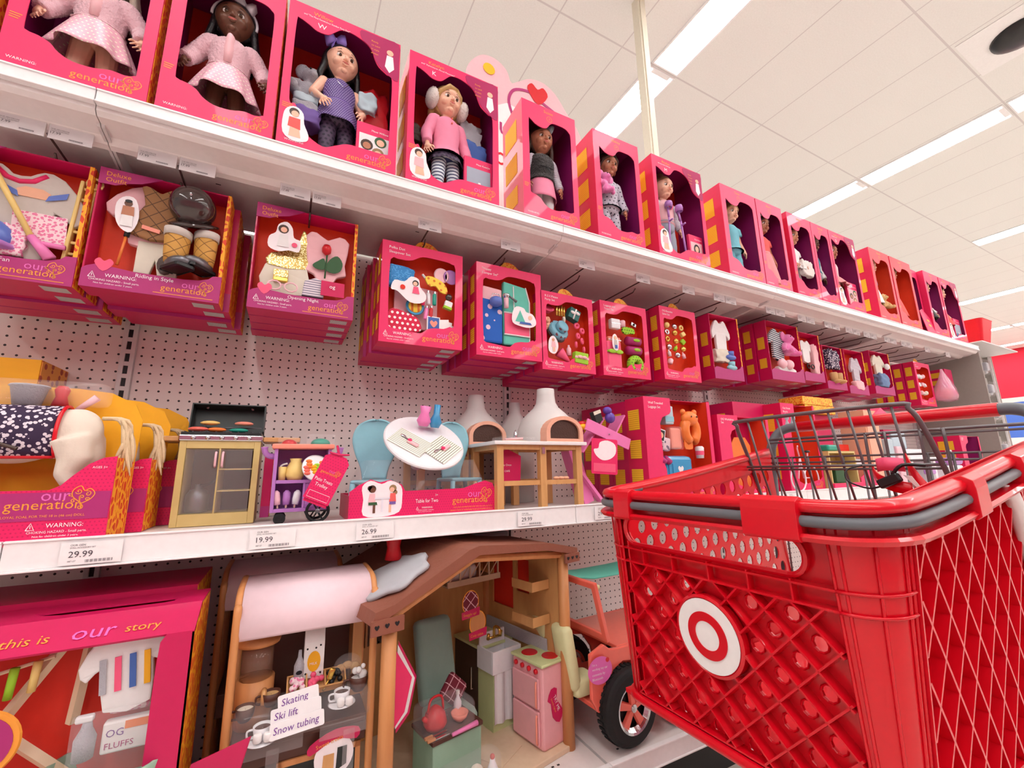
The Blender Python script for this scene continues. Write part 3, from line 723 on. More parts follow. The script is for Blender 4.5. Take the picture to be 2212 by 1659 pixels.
HAIRM = {}
def hair_mesh(style):
    if style in HAIRM: return HAIRM[style]
    rnd = random.Random(len(style)*7+3)
    mb = MB(); c = Vector((0, .005, HZ+.008))
    def cap(p, d):
        q = Vector(p)
        hl = HZ+.026-abs(q.x)*.25
        if d.y < -.05 and q.z < hl:
            k = min(1, (hl-q.z)/.006)*min(1, (-d.y-.05)/.25); q = c+(q-c)*(1-.2*k)
        n = noise.noise(Vector((q.x*90, q.y*30, q.z*24)))*.0012; return q+d*n
    mb.ball(c, (.0495, .0495, .0530), 40, 28, cap)
    if style in ('long', 'fringe'):
        for k in range(22):
            a = R_(-14+k*208/21); x = .046*math.cos(a); y = .008+.044*math.sin(a); ex = 1.25+rnd.uniform(-.06, .1)
            zb = .325+rnd.uniform(-.025, .012)
            if abs(x) > .036 and y < .02: zb += .025
            mb.tube([(x*.95, y*.95, HZ+.016), (x*1.05, y*1.08, HZ-.025), (x*ex*.95, y*ex+.006, .352), (x*ex*.86, y*ex+.004, zb)], [.008, .0088, .009, .004], 8)
        for k in range(9): mb.ball((rnd.uniform(-.03, .03), .044, rnd.uniform(.34, .40)), (.014, .012, .026), 8, 6)
    if style == 'fringe':
        for k in range(9):
            x = -.032+k*.008; mb.tube([(x*.8, -.03, HZ+.044), (x, -.0475+abs(x)*.25, HZ+.026), (x*1.06, -.0475+abs(x)*.32, HZ+.014)], [.005, .0048, .002], 6)
    if style == 'side':
        mb.tube([(.022, -.032, HZ+.044), (-.012, -.046, HZ+.030), (-.038, -.030, HZ+.010), (-.044, -.008, HZ-.02)], [.004, .007, .008, .004], 10)
        mb.tube([(.022, -.032, HZ+.044), (.036, -.030, HZ+.022), (.043, -.014, HZ-.004)], [.004, .006, .003], 10)
        for k in range(12):
            a = R_(15+k*150/11); x = .044*math.cos(a); y = .01+.042*math.sin(a)
            mb.tube([(x, y, HZ), (x*1.08, y*1.15, HZ-.03), (x*.9, y*1.1, .352)], [.008, .010, .005], 8)
    if style == 'bun':
        mb.ball((0, .012, HZ+.064), (.020, .020, .017), 14, 10); mb.ball((0, .03, HZ-.01), (.03, .02, .026), 12, 8)
        for k in range(6): a = k*1.05; mb.ball((.010*math.cos(a), .012+.010*math.sin(a), HZ+.070), (.010, .010, .010), 8, 6)
    if style == 'short':
        for k in range(16):
            a = R_(-5+k*190/15); x = .045*math.cos(a); y = .008+.043*math.sin(a)
            mb.tube([(x, y, HZ+.01), (x*1.1, y*1.12, HZ-.02), (x*1.02, y*1.05, HZ-.045)], [.008, .010, .005], 8)
    if style == 'curly':
        for k in range(120):
            a = rnd.uniform(0, 6.283); zz = rnd.uniform(-.6, 1); rr = math.sqrt(max(0, 1-zz*zz)); d = Vector((rr*math.cos(a), rr*math.sin(a), zz))
            if d.y < -.45 and zz < .5: continue
            p = c+Vector((d.x*.054, d.y*.052+.006, d.z*.054)); mb.ball(p, rnd.uniform(.008, .013), 7, 5)
    HAIRM[style] = remeshed(mb, .0022, 1 if style == 'curly' else 2)
    return HAIRM[style]

def top_part(t, m, z0=.205, sleeves='long', pose='down', name='top', grow=0.0, neck=.345, fluffy=False, sleeve_m=None):
    g = grow; mb = MB()
    prof = [(.205, .050, .039), (.235, .0445, .0355), (.275, .0485, .0375), (.305, .0515, .0375), (.325, .0485, .0325), (.338, .033, .026), (neck, .023, .0215)]
    prof = [p for p in prof if p[0] >= z0-.001]
    if prof[0][0] > z0+.004: prof = [(z0, .052, .042)]+prof
    if z0 < .2: prof = [(z0, .056+(.2-z0)*.45, .045+(.2-z0)*.45)]+prof
    mb.loft([ring((0, .001, z), a+g, b_+g, 24, fn=lambda q, z=z: 1+.012*math.sin(5*q+z*60)) for z, a, b_ in prof])
    if sleeves != 'none':
        for s in (-1, 1):
            a = arm_pts(s, pose); a = [Vector(p) for p in a]
            if sleeves == 'long': pts = [a[0]+Vector((-s*.012, 0, .002)), a[0], (a[0]+a[1])/2, a[1], (a[1]+a[2])/2, a[2]]; rr = [.019, .0205, .019, .0175, .0155, .0135]
            else: pts = [a[0]+Vector((-s*.012, 0, .002)), a[0], a[0]+(a[1]-a[0])*.5]; rr = [.019, .022, .0215]
            mb.tube(smooth_poly(pts, 3, False), [rr[min(len(rr)-1, int(i/3))]+g+random.uniform(-.0006, .0006) for i in range((len(pts)-1)*3+1)], 14)
    if fluffy:
        me = remeshed(mb, .0022, 2)
        for v in me.vertices: v.co += Vector(v.normal)*(noise.noise(v.co*420)*.0022+noise.noise(v.co*150)*.0016)
        o = mesh_obj(name, me, m, t)
    else: mb.mt(m); o = mb.build(name, t, mats=[m], smooth=True)
    return o
def skirt_part(t, m, z0, z1, r0, r1, folds=9, amp=.06, name='skirt', lift=0, thick=.0008, front=1):
    mb = MB().mt(m); rings_ = []; n = 72
    for i in range(11):
        f = i/10; z = z1+(z0-z1)*f; r = r0+(r1-r0)*(f**.8)
        rg = ring((0, .001, z), r, r*.85, n, fn=lambda q, f=f: 1+amp*f*math.sin(folds*q+1.3*math.sin(2*q)))
        for k, p in enumerate(rg): p.z += lift*f*math.sin(2*math.pi*k/n*3+.6)
        rings_.append(rg)
    mb.loft(rings_, cap=False); o = mb.build(name, t, smooth=True, solid=thick); return o
def leg_part(t, m, z_top=.178, z_bot=.03, g=.003, name='tights', loose=0, hip=True):
    mb = MB().mt(m)
    for s in (-1, 1):
        pts = [(s*.024, .002, z_top), (s*.027, .0, (z_top+.098)/2), (s*.029, 0, .098), (s*.030, .002, .064), (s*.031, .004, z_bot)]
        rr = [.024+g, .0225+g+loose*.3, .0205+g+loose*.6, .018+g+loose, .0148+g+loose]
        sp = smooth_poly(pts, 4, False); mb.tube(sp, [rr[min(4, int(i/4))]*(1-(i % 4)/4)+rr[min(4, int(i/4)+1)]*((i % 4)/4)+loose*.12*math.sin(i*1.7) for i in range(len(sp))], 16)
    if hip: mb.loft([ring((0, .001, z), a+g, b_+g, 20) for z, a, b_ in ((.16, .03, .026), (.178, .046, .034), (.2, .047, .036), (.232, .042, .034))])
    return mb.build(name, t, smooth=True)
def shoes_part(t, m, z=.0):
    mb = MB().mt(m)
    for s in (-1, 1):
        mb.ball((s*.033, -.014, .015+z), (.019, .035, .016), 14, 8, lambda p, d: Vector((p.x, p.y, max(p.z, .0)))); mb.tube([(s*.031, .004, .02), (s*.031, .004, .04)], [.0185, .0175], 14)
    return mb.build('shoes', t, smooth=True)
def bow_part(t, m, c, s=1, tilt=0):
    mb = MB().mt(m); mb.at(T(c)@RY(tilt)@S(s, s, s))
    for q in (-1, 1):
        mb.loft([[Vector((q*x, y, z)) for y, z in ((-.004*h, -.004*h), (.004*h, -.005*h), (.004*h, .005*h), (-.004*h, .004*h))] for x, h in ((.001, .8), (.010, 2.4), (.019, 2.8), (.022, 1.8))])
        mb.loft([[Vector((q*(x), y, z-k)) for y, z in ((-.002, -.003), (.002, -.003), (.002, .003), (-.002, .003))] for x, k in ((.001, 0), (.006, .012), (.012, .02))])
    mb.ball((0, -.001, 0), .0042, 8, 6); o = mb.build('bow', t, smooth=True); o.matrix_basis = HEADM; return o
def headband_part(t, m):
    mb = MB().mt(m); pts = [(.051*math.cos(R_(a)), -.010, HZ+.006+.0555*math.sin(R_(a))) for a in range(-10, 191, 12)]
    mb.tube(pts, .0034, 8); o = mb.build('headband', t, smooth=True); o.matrix_basis = HEADM; return o
def doll(label, skin, hair, style, pose='down', loc=(0, 0, 0), rz=0, brow='brow'):
    t = thing('doll', label, 'doll', loc, rz, 'boxed dolls on the top shelf')
    o = mesh_obj('body', body(pose), skin, t)
    t.scale = (.9, .9, .85)
    face_parts(t, brow); mesh_obj('hair', hair_mesh(style), hair, t).matrix_basis = HEADM
    return t

def picture_book(label, w_, h, loc, img):
    t = thing('booklet', label, 'book', loc)
    mb = MB().mt('card_pink'); mb.box(0, 0, 0, w_, .012, h); mb.build('cover', t, bevel=.001)
    mb = MB().mt(img[0]); mb.box(.008, -.0006, .008, w_-.008, 0, h*.72)
    f = lambda u, v, q_: (u, -.0014+q_, v)
    if img[1] == 'faces':
        for cx, cz, hr, sk in ((.3, .45, 'hair_brown', 'skin_mid'), (.62, .3, 'hair_ash', 'skin_light'), (.68, .6, 'green_leaf', 'skin_light')):
            mb.mt(hr); mb.plate(circle2(w_*cx, h*cz, .017), th=.0006, fmap=f); mb.mt(sk); mb.plate(circle2(w_*cx, h*cz-.003, .011), th=.0008, fmap=lambda u, v, q_: (u, -.0019+q_, v))
    elif img[1] == 'girl':
        mb.mt('hair_black'); mb.plate(circle2(w_*.5, h*.45, .018, ry=.024), th=.0006, fmap=f); mb.mt('skin_light'); mb.plate(circle2(w_*.5, h*.45, .011, ry=.014), th=.0008, fmap=lambda u, v, q_: (u, -.0019+q_, v))
        mb.mt('cloth_white'); mb.plate([(w_*.3, .01), (w_*.7, .01), (w_*.62, h*.3), (w_*.38, h*.3)], th=.0006, fmap=f)
    else:
        mb.mt('cloth_denim'); mb.plate([(.008, .01), (w_-.008, .01), (w_-.008, h*.3), (.008, h*.24)], th=.0006, fmap=f); mb.mt('cloth_white'); mb.plate([(w_*.45, h*.1), (w_*.6, h*.1), (w_*.56, h*.35), (w_*.48, h*.35)], th=.0008, fmap=lambda u, v, q_: (u, -.0019+q_, v))
    mb.build('cover_picture', t)
    mb = MB().at(T((0, -.0008, 0))).mt('ink_white'); mb.text('Meet %s' % img[2], w_*.9, h*.82, .009, 'R', wmax=w_*.5); mb.build('lettering', t)
    return t
def plush(label, m, loc, s=1, rot=(0, 0, 0), ears='long'):
    t = thing('plush_toy', label, 'plush toy', loc, rot=tuple(R_(a) for a in rot))
    mb = MB().at(S(s, s, s)); mb.ball((0, 0, .03), (.026, .022, .03), 14, 10); mb.ball((0, -.004, .074), (.024, .022, .022), 14, 10)
    for q in (-1, 1):
        mb.tube([(q*.02, -.004, .045), (q*.038, -.012, .03), (q*.044, -.016, .018)], [.010, .0095, .010], 8); mb.ball((q*.044, -.016, .018), .010, 8, 6)
        mb.tube([(q*.014, -.004, .014), (q*.022, -.024, .008), (q*.024, -.036, .008)], [.012, .011, .011], 8); mb.ball((q*.024, -.036, .008), .0115, 8, 6)
        if ears == 'long': mb.ball((q*.026, .0, .082), (.016, .006, .022), 10, 8)
        else: mb.ball((q*.019, .002, .094), (.009, .006, .009), 8, 6)
    mb.ball((0, -.024, .070), (.010, .009, .008), 10, 6)
    me = remeshed(mb, .0028*s+.0004, 2); mesh_obj('body', me, m, t)
    mb = MB().mt('ink_black').at(S(s, s, s)); [mb.ball((q*.009, -.0245, .080), .0024, 8, 6) for q in (-1, 1)]; mb.build('eyes', t)
    return t
def bundle(label, m, loc, size, cat='folded clothes', name='folded_clothes', seed=1, rot=(0, 0, 0)):
    """soft folded garment in a clear bag"""
    t = thing(name, label, cat, loc, rot=tuple(R_(a) for a in rot)); sx, sy, sz = size
    def fn(p, d):
        q = Vector((max(-.5, min(.5, d.x*.75))*sx, max(-.5, min(.5, d.y*.75))*sy, max(-.5, min(.5, d.z*.75))*sz+sz/2))
        return q+d*noise.noise(q*60+Vector((seed*9, 0, 0)))*min(sx, sz)*.16
    mb = MB().mt(m); mb.ball((0, 0, 0), 1, 28, 20, fn); mb.build('cloth', t, smooth=True)
    return t
# ================= top shelf: boxed dolls =================
YD = 1.1125; ZD = ZT+.0075; HB = .456; DB = .148
def place(t, loc, label, group=None, rz=0):
    t.location = loc; t['label'] = label; t.rotation_euler = (0, 0, R_(rz))
    if group: t['group'] = group
    return t
GB = 'doll boxes on the top shelf'
def dbox(x0, x1, deluxe, name, ini, sub, label, **kw):
    t = make_doll_box(x1-x0, HB, DB, deluxe, name, ini, sub, **kw); return place(t, (x0, YD, ZD), label, GB)
L_ = lambda x, y=.062, z=.006: (x, YD+y, ZD+z)

# cut by the left edge of the picture
dbox(-.44, -.175, False, 'Ava', 'A', '', 'pink doll box at the far left edge of which only the spotted side shows', bubble=False, giraffe_right=True)
dbox(-.158, .083, False, 'Lola', 'L', '', 'pink doll box whose doll has its head above the picture', bubble=False, back='card_purple')
def fluffy_set(t):
    top_part(t, 'cloth_lightpink', .215, 'none', grow=.001, name='shirt')
    top_part(t, 'fluffy_pink', .228, 'long', 'out', 'cardigan', grow=.0045, neck=.34, fluffy=True)
    mb = MB().mt('cloth_lightpink'); mb.loft([ring((0, -.016, z), r, .032, 16) for z, r in ((.24, .014), (.28, .018), (.32, .015), (.336, .012))]); mb.build('shirt_front', t, smooth=True)
    skirt_part(t, 'sparkle_tulle', .122, .238, .046, .086, 9, .10, 'skirt', .004)
t = doll('doll seen from the chest down in a pink fluffy cardigan and gold-dotted pink skirt', 'skin_light', 'hair_grey', 'long', 'out', L_(-.042)); fluffy_set(t)
dbox(.098, .334, False, 'Zoe', 'Z', '', 'pink doll box holding the dark-skinned doll in a fluffy cardigan', bubble=False)
t = doll('dark-skinned doll with black hair and white bow in a pink cardigan and gold-dotted skirt', 'skin_dark', 'hair_black', 'long', 'out', L_(.216), brow='hair_black'); fluffy_set(t)
headband_part(t, 'bow_white'); bow_part(t, 'bow_white', (.022, -.022, HZ+.052), 1.1, 25)

t = dbox(.342, .644, True, 'Willow', 'W', 'and "The Most Fantabulous Slumber Party Ever"', 'wide pink doll box with a white W in its top corner')
t = doll('black-haired doll with a lilac bow in a purple dotted dress and dark tights', 'skin_light', 'hair_black', 'long', 'bent', L_(.485), 12, brow='hair_black')
leg_part(t, 'tights_dark'); top_part(t, 'dress_dots', .225, 'none', name='dress_top', grow=.001); skirt_part(t, 'dress_dots', .155, .245, .047, .074, 8, .07, 'dress_skirt', .003)
mb = MB().mt('cloth_purple'); mb.loft([ring((0, .001, z), .0480, .0392, 24) for z in (.243, .250)], cap=False); mb.build('waistband', t, solid=.001)
mb = MB().mt('chrome'); mb.tube([(-.022, -.024, .338), (-.014, -.036, .312), (.002, -.0405, .296), (.012, -.038, .312), (.022, -.024, .338)], .0009, 6); mb.build('necklace', t)
bow_part(t, 'bow_purple', (-.028, -.028, HZ+.048), 1.25, -12)
plush('grey plush toy with pink ears behind the doll in the purple dress', 'plush_grey', (.392, YD+.085, ZD+.21), 1.25, (0, 14, 0))
bundle('mint folded garment on the purple bundles in the box with the W', 'bow_blue', (.40, YD+.06, ZD+.182), (.062, .05, .022), seed=2)
bundle('lavender folded garment, the middle of three bundles in the box with the W', 'plush_grey', (.40, YD+.06, ZD+.155), (.064, .05, .026), seed=3)
bundle('purple rolled garment at the bottom of the bundles in the box with the W', 'cloth_purple', (.405, YD+.055, ZD+.115), (.072, .05, .042), seed=4)
bundle('red crumpled garment behind the doll in the purple dress', 'plastic_red', (.59, YD+.10, ZD+.14), (.08, .05, .19), seed=5)
bundle('small pale blue garment in front of the red one in the box with the W', 'bow_blue', (.565, YD+.075, ZD+.235), (.05, .04, .062), seed=6)
picture_book('pink picture booklet with cartoon faces in the box with the W', .098, .128, (.535, YD+.016, ZD+.03), ('paper', 'faces', 'Willow'))

t = dbox(.673, .975, True, 'Katelyn', 'K', 'and "Adventures Aloud Mountain"', 'wide pink doll box with a white K in its top corner')
t = doll('blonde doll wearing white fur earmuffs and a pink buttoned coat', 'skin_light', 'hair_blonde', 'side', 'down', L_(.812, .055), 8)
leg_part(t, 'nordic', name='leggings', z_bot=.02); top_part(t, 'cloth_pink', .168, 'long', 'down', 'coat', grow=.003)
skirt_part(t, 'tights_dark', .142, .178, .055, .064, 9, .05, 'tulle_hem'); shoes_part(t, 'hair_brown')
mb = MB().mt('plastic_coral'); [mb.ball((.003, -.0415, z), .0035, 8, 6) for z in (.325, .305)]; mb.build('coat_buttons', t)
for s, sd in ((-1, 'left'), (1, 'right')):
    mb = MB(); mb.ball((s*.053, -.004, HZ-.003), (.019, .031, .032), 24, 16); me = remeshed(mb, .0022, 0)
    for v in me.vertices: v.co += Vector(v.normal)*(noise.noise(v.co*400)*.003)
    mesh_obj('earmuff', me, 'fur_white', t).matrix_basis = HEADM
bundle('white and grey garment behind the doll with the earmuffs', 'plush_grey', (.905, YD+.09, ZD+.24), (.075, .05, .10), seed=7)
bundle('bright blue satin garment behind the doll with the earmuffs', 'cloth_blue', (.915, YD+.08, ZD+.135), (.085, .05, .12), seed=8)
bundle('brown folded boots bundle at the left inside the box with the K', 'hair_brown', (.712, YD+.09, ZD+.20), (.055, .05, .06), seed=9)
picture_book('pink picture booklet with a blue cover picture in the box with the K', .098, .132, (.862, YD+.016, ZD+.03), ('cloth_grey', 'snow', 'Katelyn'))

dbox(1.067, 1.295, False, 'Suzee', 'S', '', 'narrow pink doll box holding the doll in a black fur vest', back='card_red', bubble=False)
t = doll('brown-haired doll in a black fur vest and pink skirt with a pale blue bow', 'skin_mid', 'hair_brown', 'long', 'down', L_(1.178))
leg_part(t, 'cloth_white'); top_part(t, 'stripe_grey', .215, 'long', 'down', 'striped_shirt', grow=.0008)
top_part(t, 'fur_black', .215, 'none', 'down', 'fur_vest', grow=.008, neck=.340, fluffy=True); skirt_part(t, 'cloth_pink', .128, .238, .047, .062, 5, .02)
mb = MB().mt('ink_black'); mb.tube([(-.03, -.046, .262), (0, -.051, .26), (.03, -.046, .262)], .0022, 6); mb.tube([(0, -.051, .26), (.012, -.054, .235)], .002, 6); mb.build('belt', t)
bow_part(t, 'bow_blue', (.018, -.016, HZ+.058), 1.2, 20)
dbox(1.378, 1.608, False, 'Abbey', 'M', '', 'narrow pink doll box holding the doll in starry pajamas', back='card_purple', bubble=False)
t = doll('doll in grey pajamas printed with dark stars', 'skin_mid', 'hair_brown', 'side', 'down', L_(1.488))
leg_part(t, 'star_pajama', name='pajama_trousers', z_bot=.03, loose=.005, g=.004); top_part(t, 'star_pajama', .19, 'long', 'down', 'pajama_top', grow=.0035)
mb = MB().mt('cloth_purple'); mb.tube([p for p in ring((0, .0, .341), .0255, .0235, 16)], .0028, 6, closed=True); mb.ball((0, -.030, .325), (.006, .003, .012), 8, 6); mb.build('collar', t)
plush('pink plush toy beside the doll in starry pajamas', 'plush_pink', (1.432, YD+.030, ZD+.215), .95, (0, 18, 0))
dbox(1.683, 1.982, True, 'Rhylee', 'M', 'the big skate challenge', 'wide pink doll box holding the doll with purple crutches')
t = doll('ash-blonde doll in a pink shirt with striped sleeves and grey jeans', 'skin_light', 'hair_ash', 'bun', 'down', L_(1.80))
leg_part(t, 'cloth_grey', name='jeans', z_bot=.022, loose=.004); top_part(t, 'stripe_grey', .215, 'long', 'down', 'striped_sleeves', grow=.0006); top_part(t, 'cloth_lightpink', .205, 'none', 'down', 'shirt', grow=.003)
mb = MB().mt('sticker_pink'); mb.at(T((.004, -.0445, .295))); mb.plate([(p.x, p.y) for p in heartpoly(0, 0, .03)], th=.003); mb.build('heart_print', t); shoes_part(t, 'cloth_purple')
def crutch(label, x, tilt):
    t = thing('toy_crutch', label, 'crutch', (x, YD+.018, ZD+.008), rot=(0, R_(tilt), 0), group='purple toy crutches'); mb = MB().mt('plastic_lilac')
    mb.tube([(0, 0, 0), (0, 0, .19)], .004, 8); mb.tube([(0, 0, .17), (0, -.014, .172), (0, -.02, .172)], .0038, 8); mb.tube([(0, 0, .19), (-.002, .004, .24)], .0045, 8); mb.build('shaft', t, smooth=True)
    mb = MB().mt('plastic_lilac'); mb.lathe([(.014, .235), (.016, .25), (.014, .262)], 14, cap=False); mb.build('cuff', t, solid=.002, smooth=True); return t
crutch('purple toy crutch at the left arm of the ash-blonde doll', 1.765, 4); crutch('purple toy crutch leaning in front of the small portrait booklet', 1.865, -5)
picture_book('pink booklet with a black-haired portrait beside the purple crutches', .085, .118, (1.885, YD+.016, ZD+.03), ('cloth_lightpink', 'girl', 'Rhylee'))
dbox(2.11, 2.365, False, 'Tonia', 'T', '', 'pink doll box holding the doll in light blue scrubs', front='sticker_pink', bubble=False)
t = doll('blonde doll in light blue short-sleeved scrubs', 'skin_light', 'hair_blonde', 'side', 'down', L_(2.235))
leg_part(t, 'cloth_scrub', name='trousers', z_bot=.025, loose=.008, g=.006); top_part(t, 'cloth_scrub', .185, 'short', 'down', 'scrub_top', grow=.004)
dbox(2.372, 2.58, False, 'Ellory', 'E', '', 'pink doll box holding the doll in a long coral tulle gown', front='sticker_pink', bubble=False)
t = doll('doll with a big white bow in a coral top and long pink tulle gown', 'skin_mid', 'hair_brown', 'side', 'down', L_(2.475))
top_part(t, 'cloth_coral', .225, 'short', 'down', 'top', grow=.002); skirt_part(t, 'tulle_pink', .02, .24, .046, .085, 11, .06, 'gown_skirt'); bow_part(t, 'bow_white', (-.01, -.026, HZ+.054), 1.7, -8)
dbox(2.625, 2.838, False, 'Nahji', 'N', '', 'pink doll box holding the doll in white with a fluffy muff', bubble=False)
t = doll('black-haired doll dressed in white with a cream fluffy muff', 'skin_tan', 'hair_black', 'bun', 'bent', L_(2.728), brow='hair_black')
top_part(t, 'cloth_white', .205, 'short', 'bent', 'top', grow=.002); leg_part(t, 'cloth_white'); skirt_part(t, 'cloth_white', .18, .24, .047, .075, 12, .09, 'tutu', .004)
bundle('cream fluffy muff held before the doll dressed in white', 'fur_white', (2.765, YD+.016, ZD+.13), (.085, .024, .085), 'muff', 'fluffy_muff', 11)
dbox(2.842, 3.01, False, 'Sydney', 'S', '', 'pink doll box holding the curly-haired doll in a teal vest', bubble=False)
t = doll('curly-haired doll in a teal vest and grey trousers', 'skin_dark', 'hair_curly', 'curly', 'down', L_(2.925))
top_part(t, 'cloth_white', .21, 'long', 'down', 'shirt', grow=.0006); top_part(t, 'cloth_teal', .215, 'none', 'down', 'vest', grow=.003); leg_part(t, 'cloth_grey', name='trousers', loose=.003)
dbox(3.015, 3.285, True, 'Sydney Lee', 'D', 'the ballet recital', 'wide pink doll box holding the ballerina doll with a booklet')
t = doll('ballerina doll with a black bun in a pale pink bodice and pink tutu', 'skin_mid', 'hair_black', 'bun', 'down', L_(3.11), brow='hair_black')
top_part(t, 'cloth_lightpink', .205, 'none', 'down', 'bodice', grow=.002); skirt_part(t, 'tulle_pink', .17, .235, .047, .09, 14, .1, 'tutu', .006); leg_part(t, 'cloth_lightpink')
picture_book('pink booklet with dark-haired faces in the ballerina doll box', .105, .15, (3.16, YD+.016, ZD+.03), ('cloth_lightpink', 'faces', 'Sydney'))
dbox(3.455, 3.70, False, 'Noelle', 'N', '', 'coral-fronted doll box with orange inside holding the doll with a tan plush', inner='card_orange', back='card_orange', front='card_coral', bubble=False)
t = doll('fair-haired doll in a denim jacket and white dress', 'skin_light', 'hair_light', 'side', 'down', L_(3.55))
top_part(t, 'cloth_denim', .235, 'short', 'down', 'denim_jacket', grow=.003); skirt_part(t, 'cloth_white', .13, .245, .047, .07, 8, .06, 'dress_skirt')
plush('tan plush toy at the feet of the doll in the denim jacket', 'plush_tan', (3.61, YD+.03, ZD+.09), 1.0, (0, -10, 0))
dbox(3.715, 3.99, False, 'Layla', 'L', '', 'coral-fronted doll box with orange inside holding the doll in a coral dress', inner='card_orange', back='card_orange', front='card_coral', bubble=False)
t = doll('light-brown haired doll in a long coral dress', 'skin_tan', 'hair_ash', 'fringe', 'down', L_(3.81)); top_part(t, 'cloth_coral', .235, 'short', 'down', 'dress_top', grow=.002); skirt_part(t, 'cloth_coral', .075, .245, .047, .085, 8, .06, 'dress_skirt')
t = dbox(3.998, 4.165, False, 'Owl', 'O', '', 'narrow dark pink doll box set back between the coral and the last two doll boxes', bubble=False); t.location.y = YD+.03
t = thing('hair_card', 'small magenta display card with two pale ovals leaning between doll boxes', 'card', (4.06, YD-.004, ZD+.004), rot=(R_(-8), 0, 0))
mb = MB().mt('card_pink'); mb.plate([(0, 0), (.13, 0), (.13, .10), (.05, .17), (0, .15)], th=.003); mb.mt('ink_gold')
for z in (.05, .085): mb.plate([(x, y) for x, y in circle2(.07, z, .022, ry=.009)], th=.001, fmap=lambda u, v, q_: (u, -.0012+q_, v))
mb.build('card', t)
dbox(4.18, 4.41, False, 'Gwen', 'G', '', 'pink doll box second from the right end holding the doll in black and white', bubble=False)
t = doll('doll in a white blouse and flared black jacket near the right end', 'skin_light', 'hair_black', 'side', 'out', L_(4.285)); top_part(t, 'cloth_white', .205, 'long', 'out', 'blouse', grow=.002); skirt_part(t, 'fur_black', .15, .24, .047, .08, 7, .07)
dbox(4.425, 4.715, True, 'Mienna', 'M', 'a story', 'wide pink doll box at the right end of the top shelf')
t = doll('doll in a salmon dress in the rightmost doll box', 'skin_light', 'hair_ash', 'side', 'out', L_(4.54)); top_part(t, 'cloth_coral', .23, 'short', 'out', 'dress_top', grow=.002); skirt_part(t, 'cloth_coral', .13, .24, .047, .08, 7, .07, 'dress_skirt')
picture_book('pink booklet with a grey picture in the rightmost doll box', .11, .15, (4.585, YD+.016, ZD+.03), ('cloth_grey', 'snow', 'Mienna'))

# pink cloud-shaped sign standing behind the boxes
t = thing('aisle_sign', 'pale pink cloud-shaped cardboard sign with a red heart behind the doll boxes', 'sign', (1.05, 1.50, ZD))
f = lambda k: (lambda u, v, q_: (u, -k+q_, v))
mb = MB().mt('cloth_lightpink'); cl = [(0, .02), (.55, .02), (.60, .66), (.575, .84), (.50, .94), (.44, 1.02), (.37, 1.06), (.29, 1.05), (.22, 1.0), (.185, .98), (.16, 1.04), (.10, 1.075), (.03, 1.06), (-.03, .98), (-.04, .9), (0, .84)]
mb.plate([(a, max(.004, b_*.985)) for a, b_ in [(p.x, p.y) for p in smooth_poly(cl, 4)]], th=.006); mb.build('board', t)
mb = MB().mt('logo_white'); mb.plate([(.03, .1), (.5, .1), (.5, .80), (.16, .84), (.1, .8), (.03, .84)], th=.001, fmap=f(.0012)); mb.build('white_panel', t)
mb = MB().mt('cart_red'); mb.plate([(p.x, p.y) for p in heartpoly(.33, .96, .115)], th=.001, fmap=f(.0030)); mb.build('heart', t)
mb = MB().mt('band_plum').at(T((0, -.0022, 0))); mb.ribbon(smooth_poly([(.19, .78), (.17, .86), (.2, .93), (.28, .955), (.34, .93), (.42, .9)], 5, False), .014); mb.text('our', .04, .66, .14); mb.mt('cart_red'); mb.at(T((0, -.0024, 0))).text('toys', .04, .5, .14); mb.build('lettering', t)
mb = MB().mt('label_yellow'); mb.plate(circle2(.07, .985, .03), th=.001, fmap=f(.0030)); mb.build('yellow_dot', t)
# red bin and packages at the far end
t = thing('display_bin', 'red plastic bin standing on the rack beyond the shelf end', 'bin', (5.12, 1.19, 1.793))
mb = MB().mt('bin_red'); mb.loft([[Vector((x*k, y*k, z)) for x, y in rrect(-.12, -.10, .12, .10, .03, 4)] for z, k in ((0, .72), (.18, 1.0), (.185, 1.03), (.185, .97), (.17, .96), (.01, .7))]); mb.build('bin_body', t, smooth=False)
# ================= hanging boxes =================
def item(name, label, cat, loc, parts, rot=(0, 0, 0), s=1.0, group=None):
    """thing at loc; parts = [(part name, material, shape function(mb), smooth?)]"""
    t = thing(name, label, cat, loc, rot=tuple(R_(a) for a in rot), group=group); t.scale = (s, s, s)
    for p in parts:
        mb = MB().mt(p[1]); p[2](mb); mb.build(p[0], t, smooth=(len(p) > 3 and p[3]), bevel=(p[4] if len(p) > 4 else 0))
    return t
def flat(pts, th=.012, sm=2, y=0):
    return lambda mb: mb.plate([(p.x, p.y) for p in (smooth_poly(pts, sm) if sm else [Vector(p) for p in pts])], th=th, fmap=lambda u, v, q_: (u, y-th+q_+noise.noise(Vector((u*30, v*30, 1)))*.003, v))
def shirt_pts(w_, h): return [(-.25*w_, 0), (.25*w_, 0), (.27*w_, .55*h), (.42*w_, .42*h), (.5*w_, .62*h), (.30*w_, .95*h), (.14*w_, h), (.06*w_, .92*h), (-.06*w_, .92*h), (-.14*w_, h), (-.30*w_, .95*h), (-.5*w_, .62*h), (-.42*w_, .42*h), (-.27*w_, .55*h)]
def shirt(label, m, w_, h, loc, rot=(0, 0, 0), th=.014, name='doll_shirt', extra=()):
    return item(name, label, 'doll clothes', loc, [('fabric', m, flat(shirt_pts(w_, h), th, 2), False, .003)]+list(extra), rot)
def bub(pts, mfront='ink_white', inner=None, name='doll_picture'):
    return None
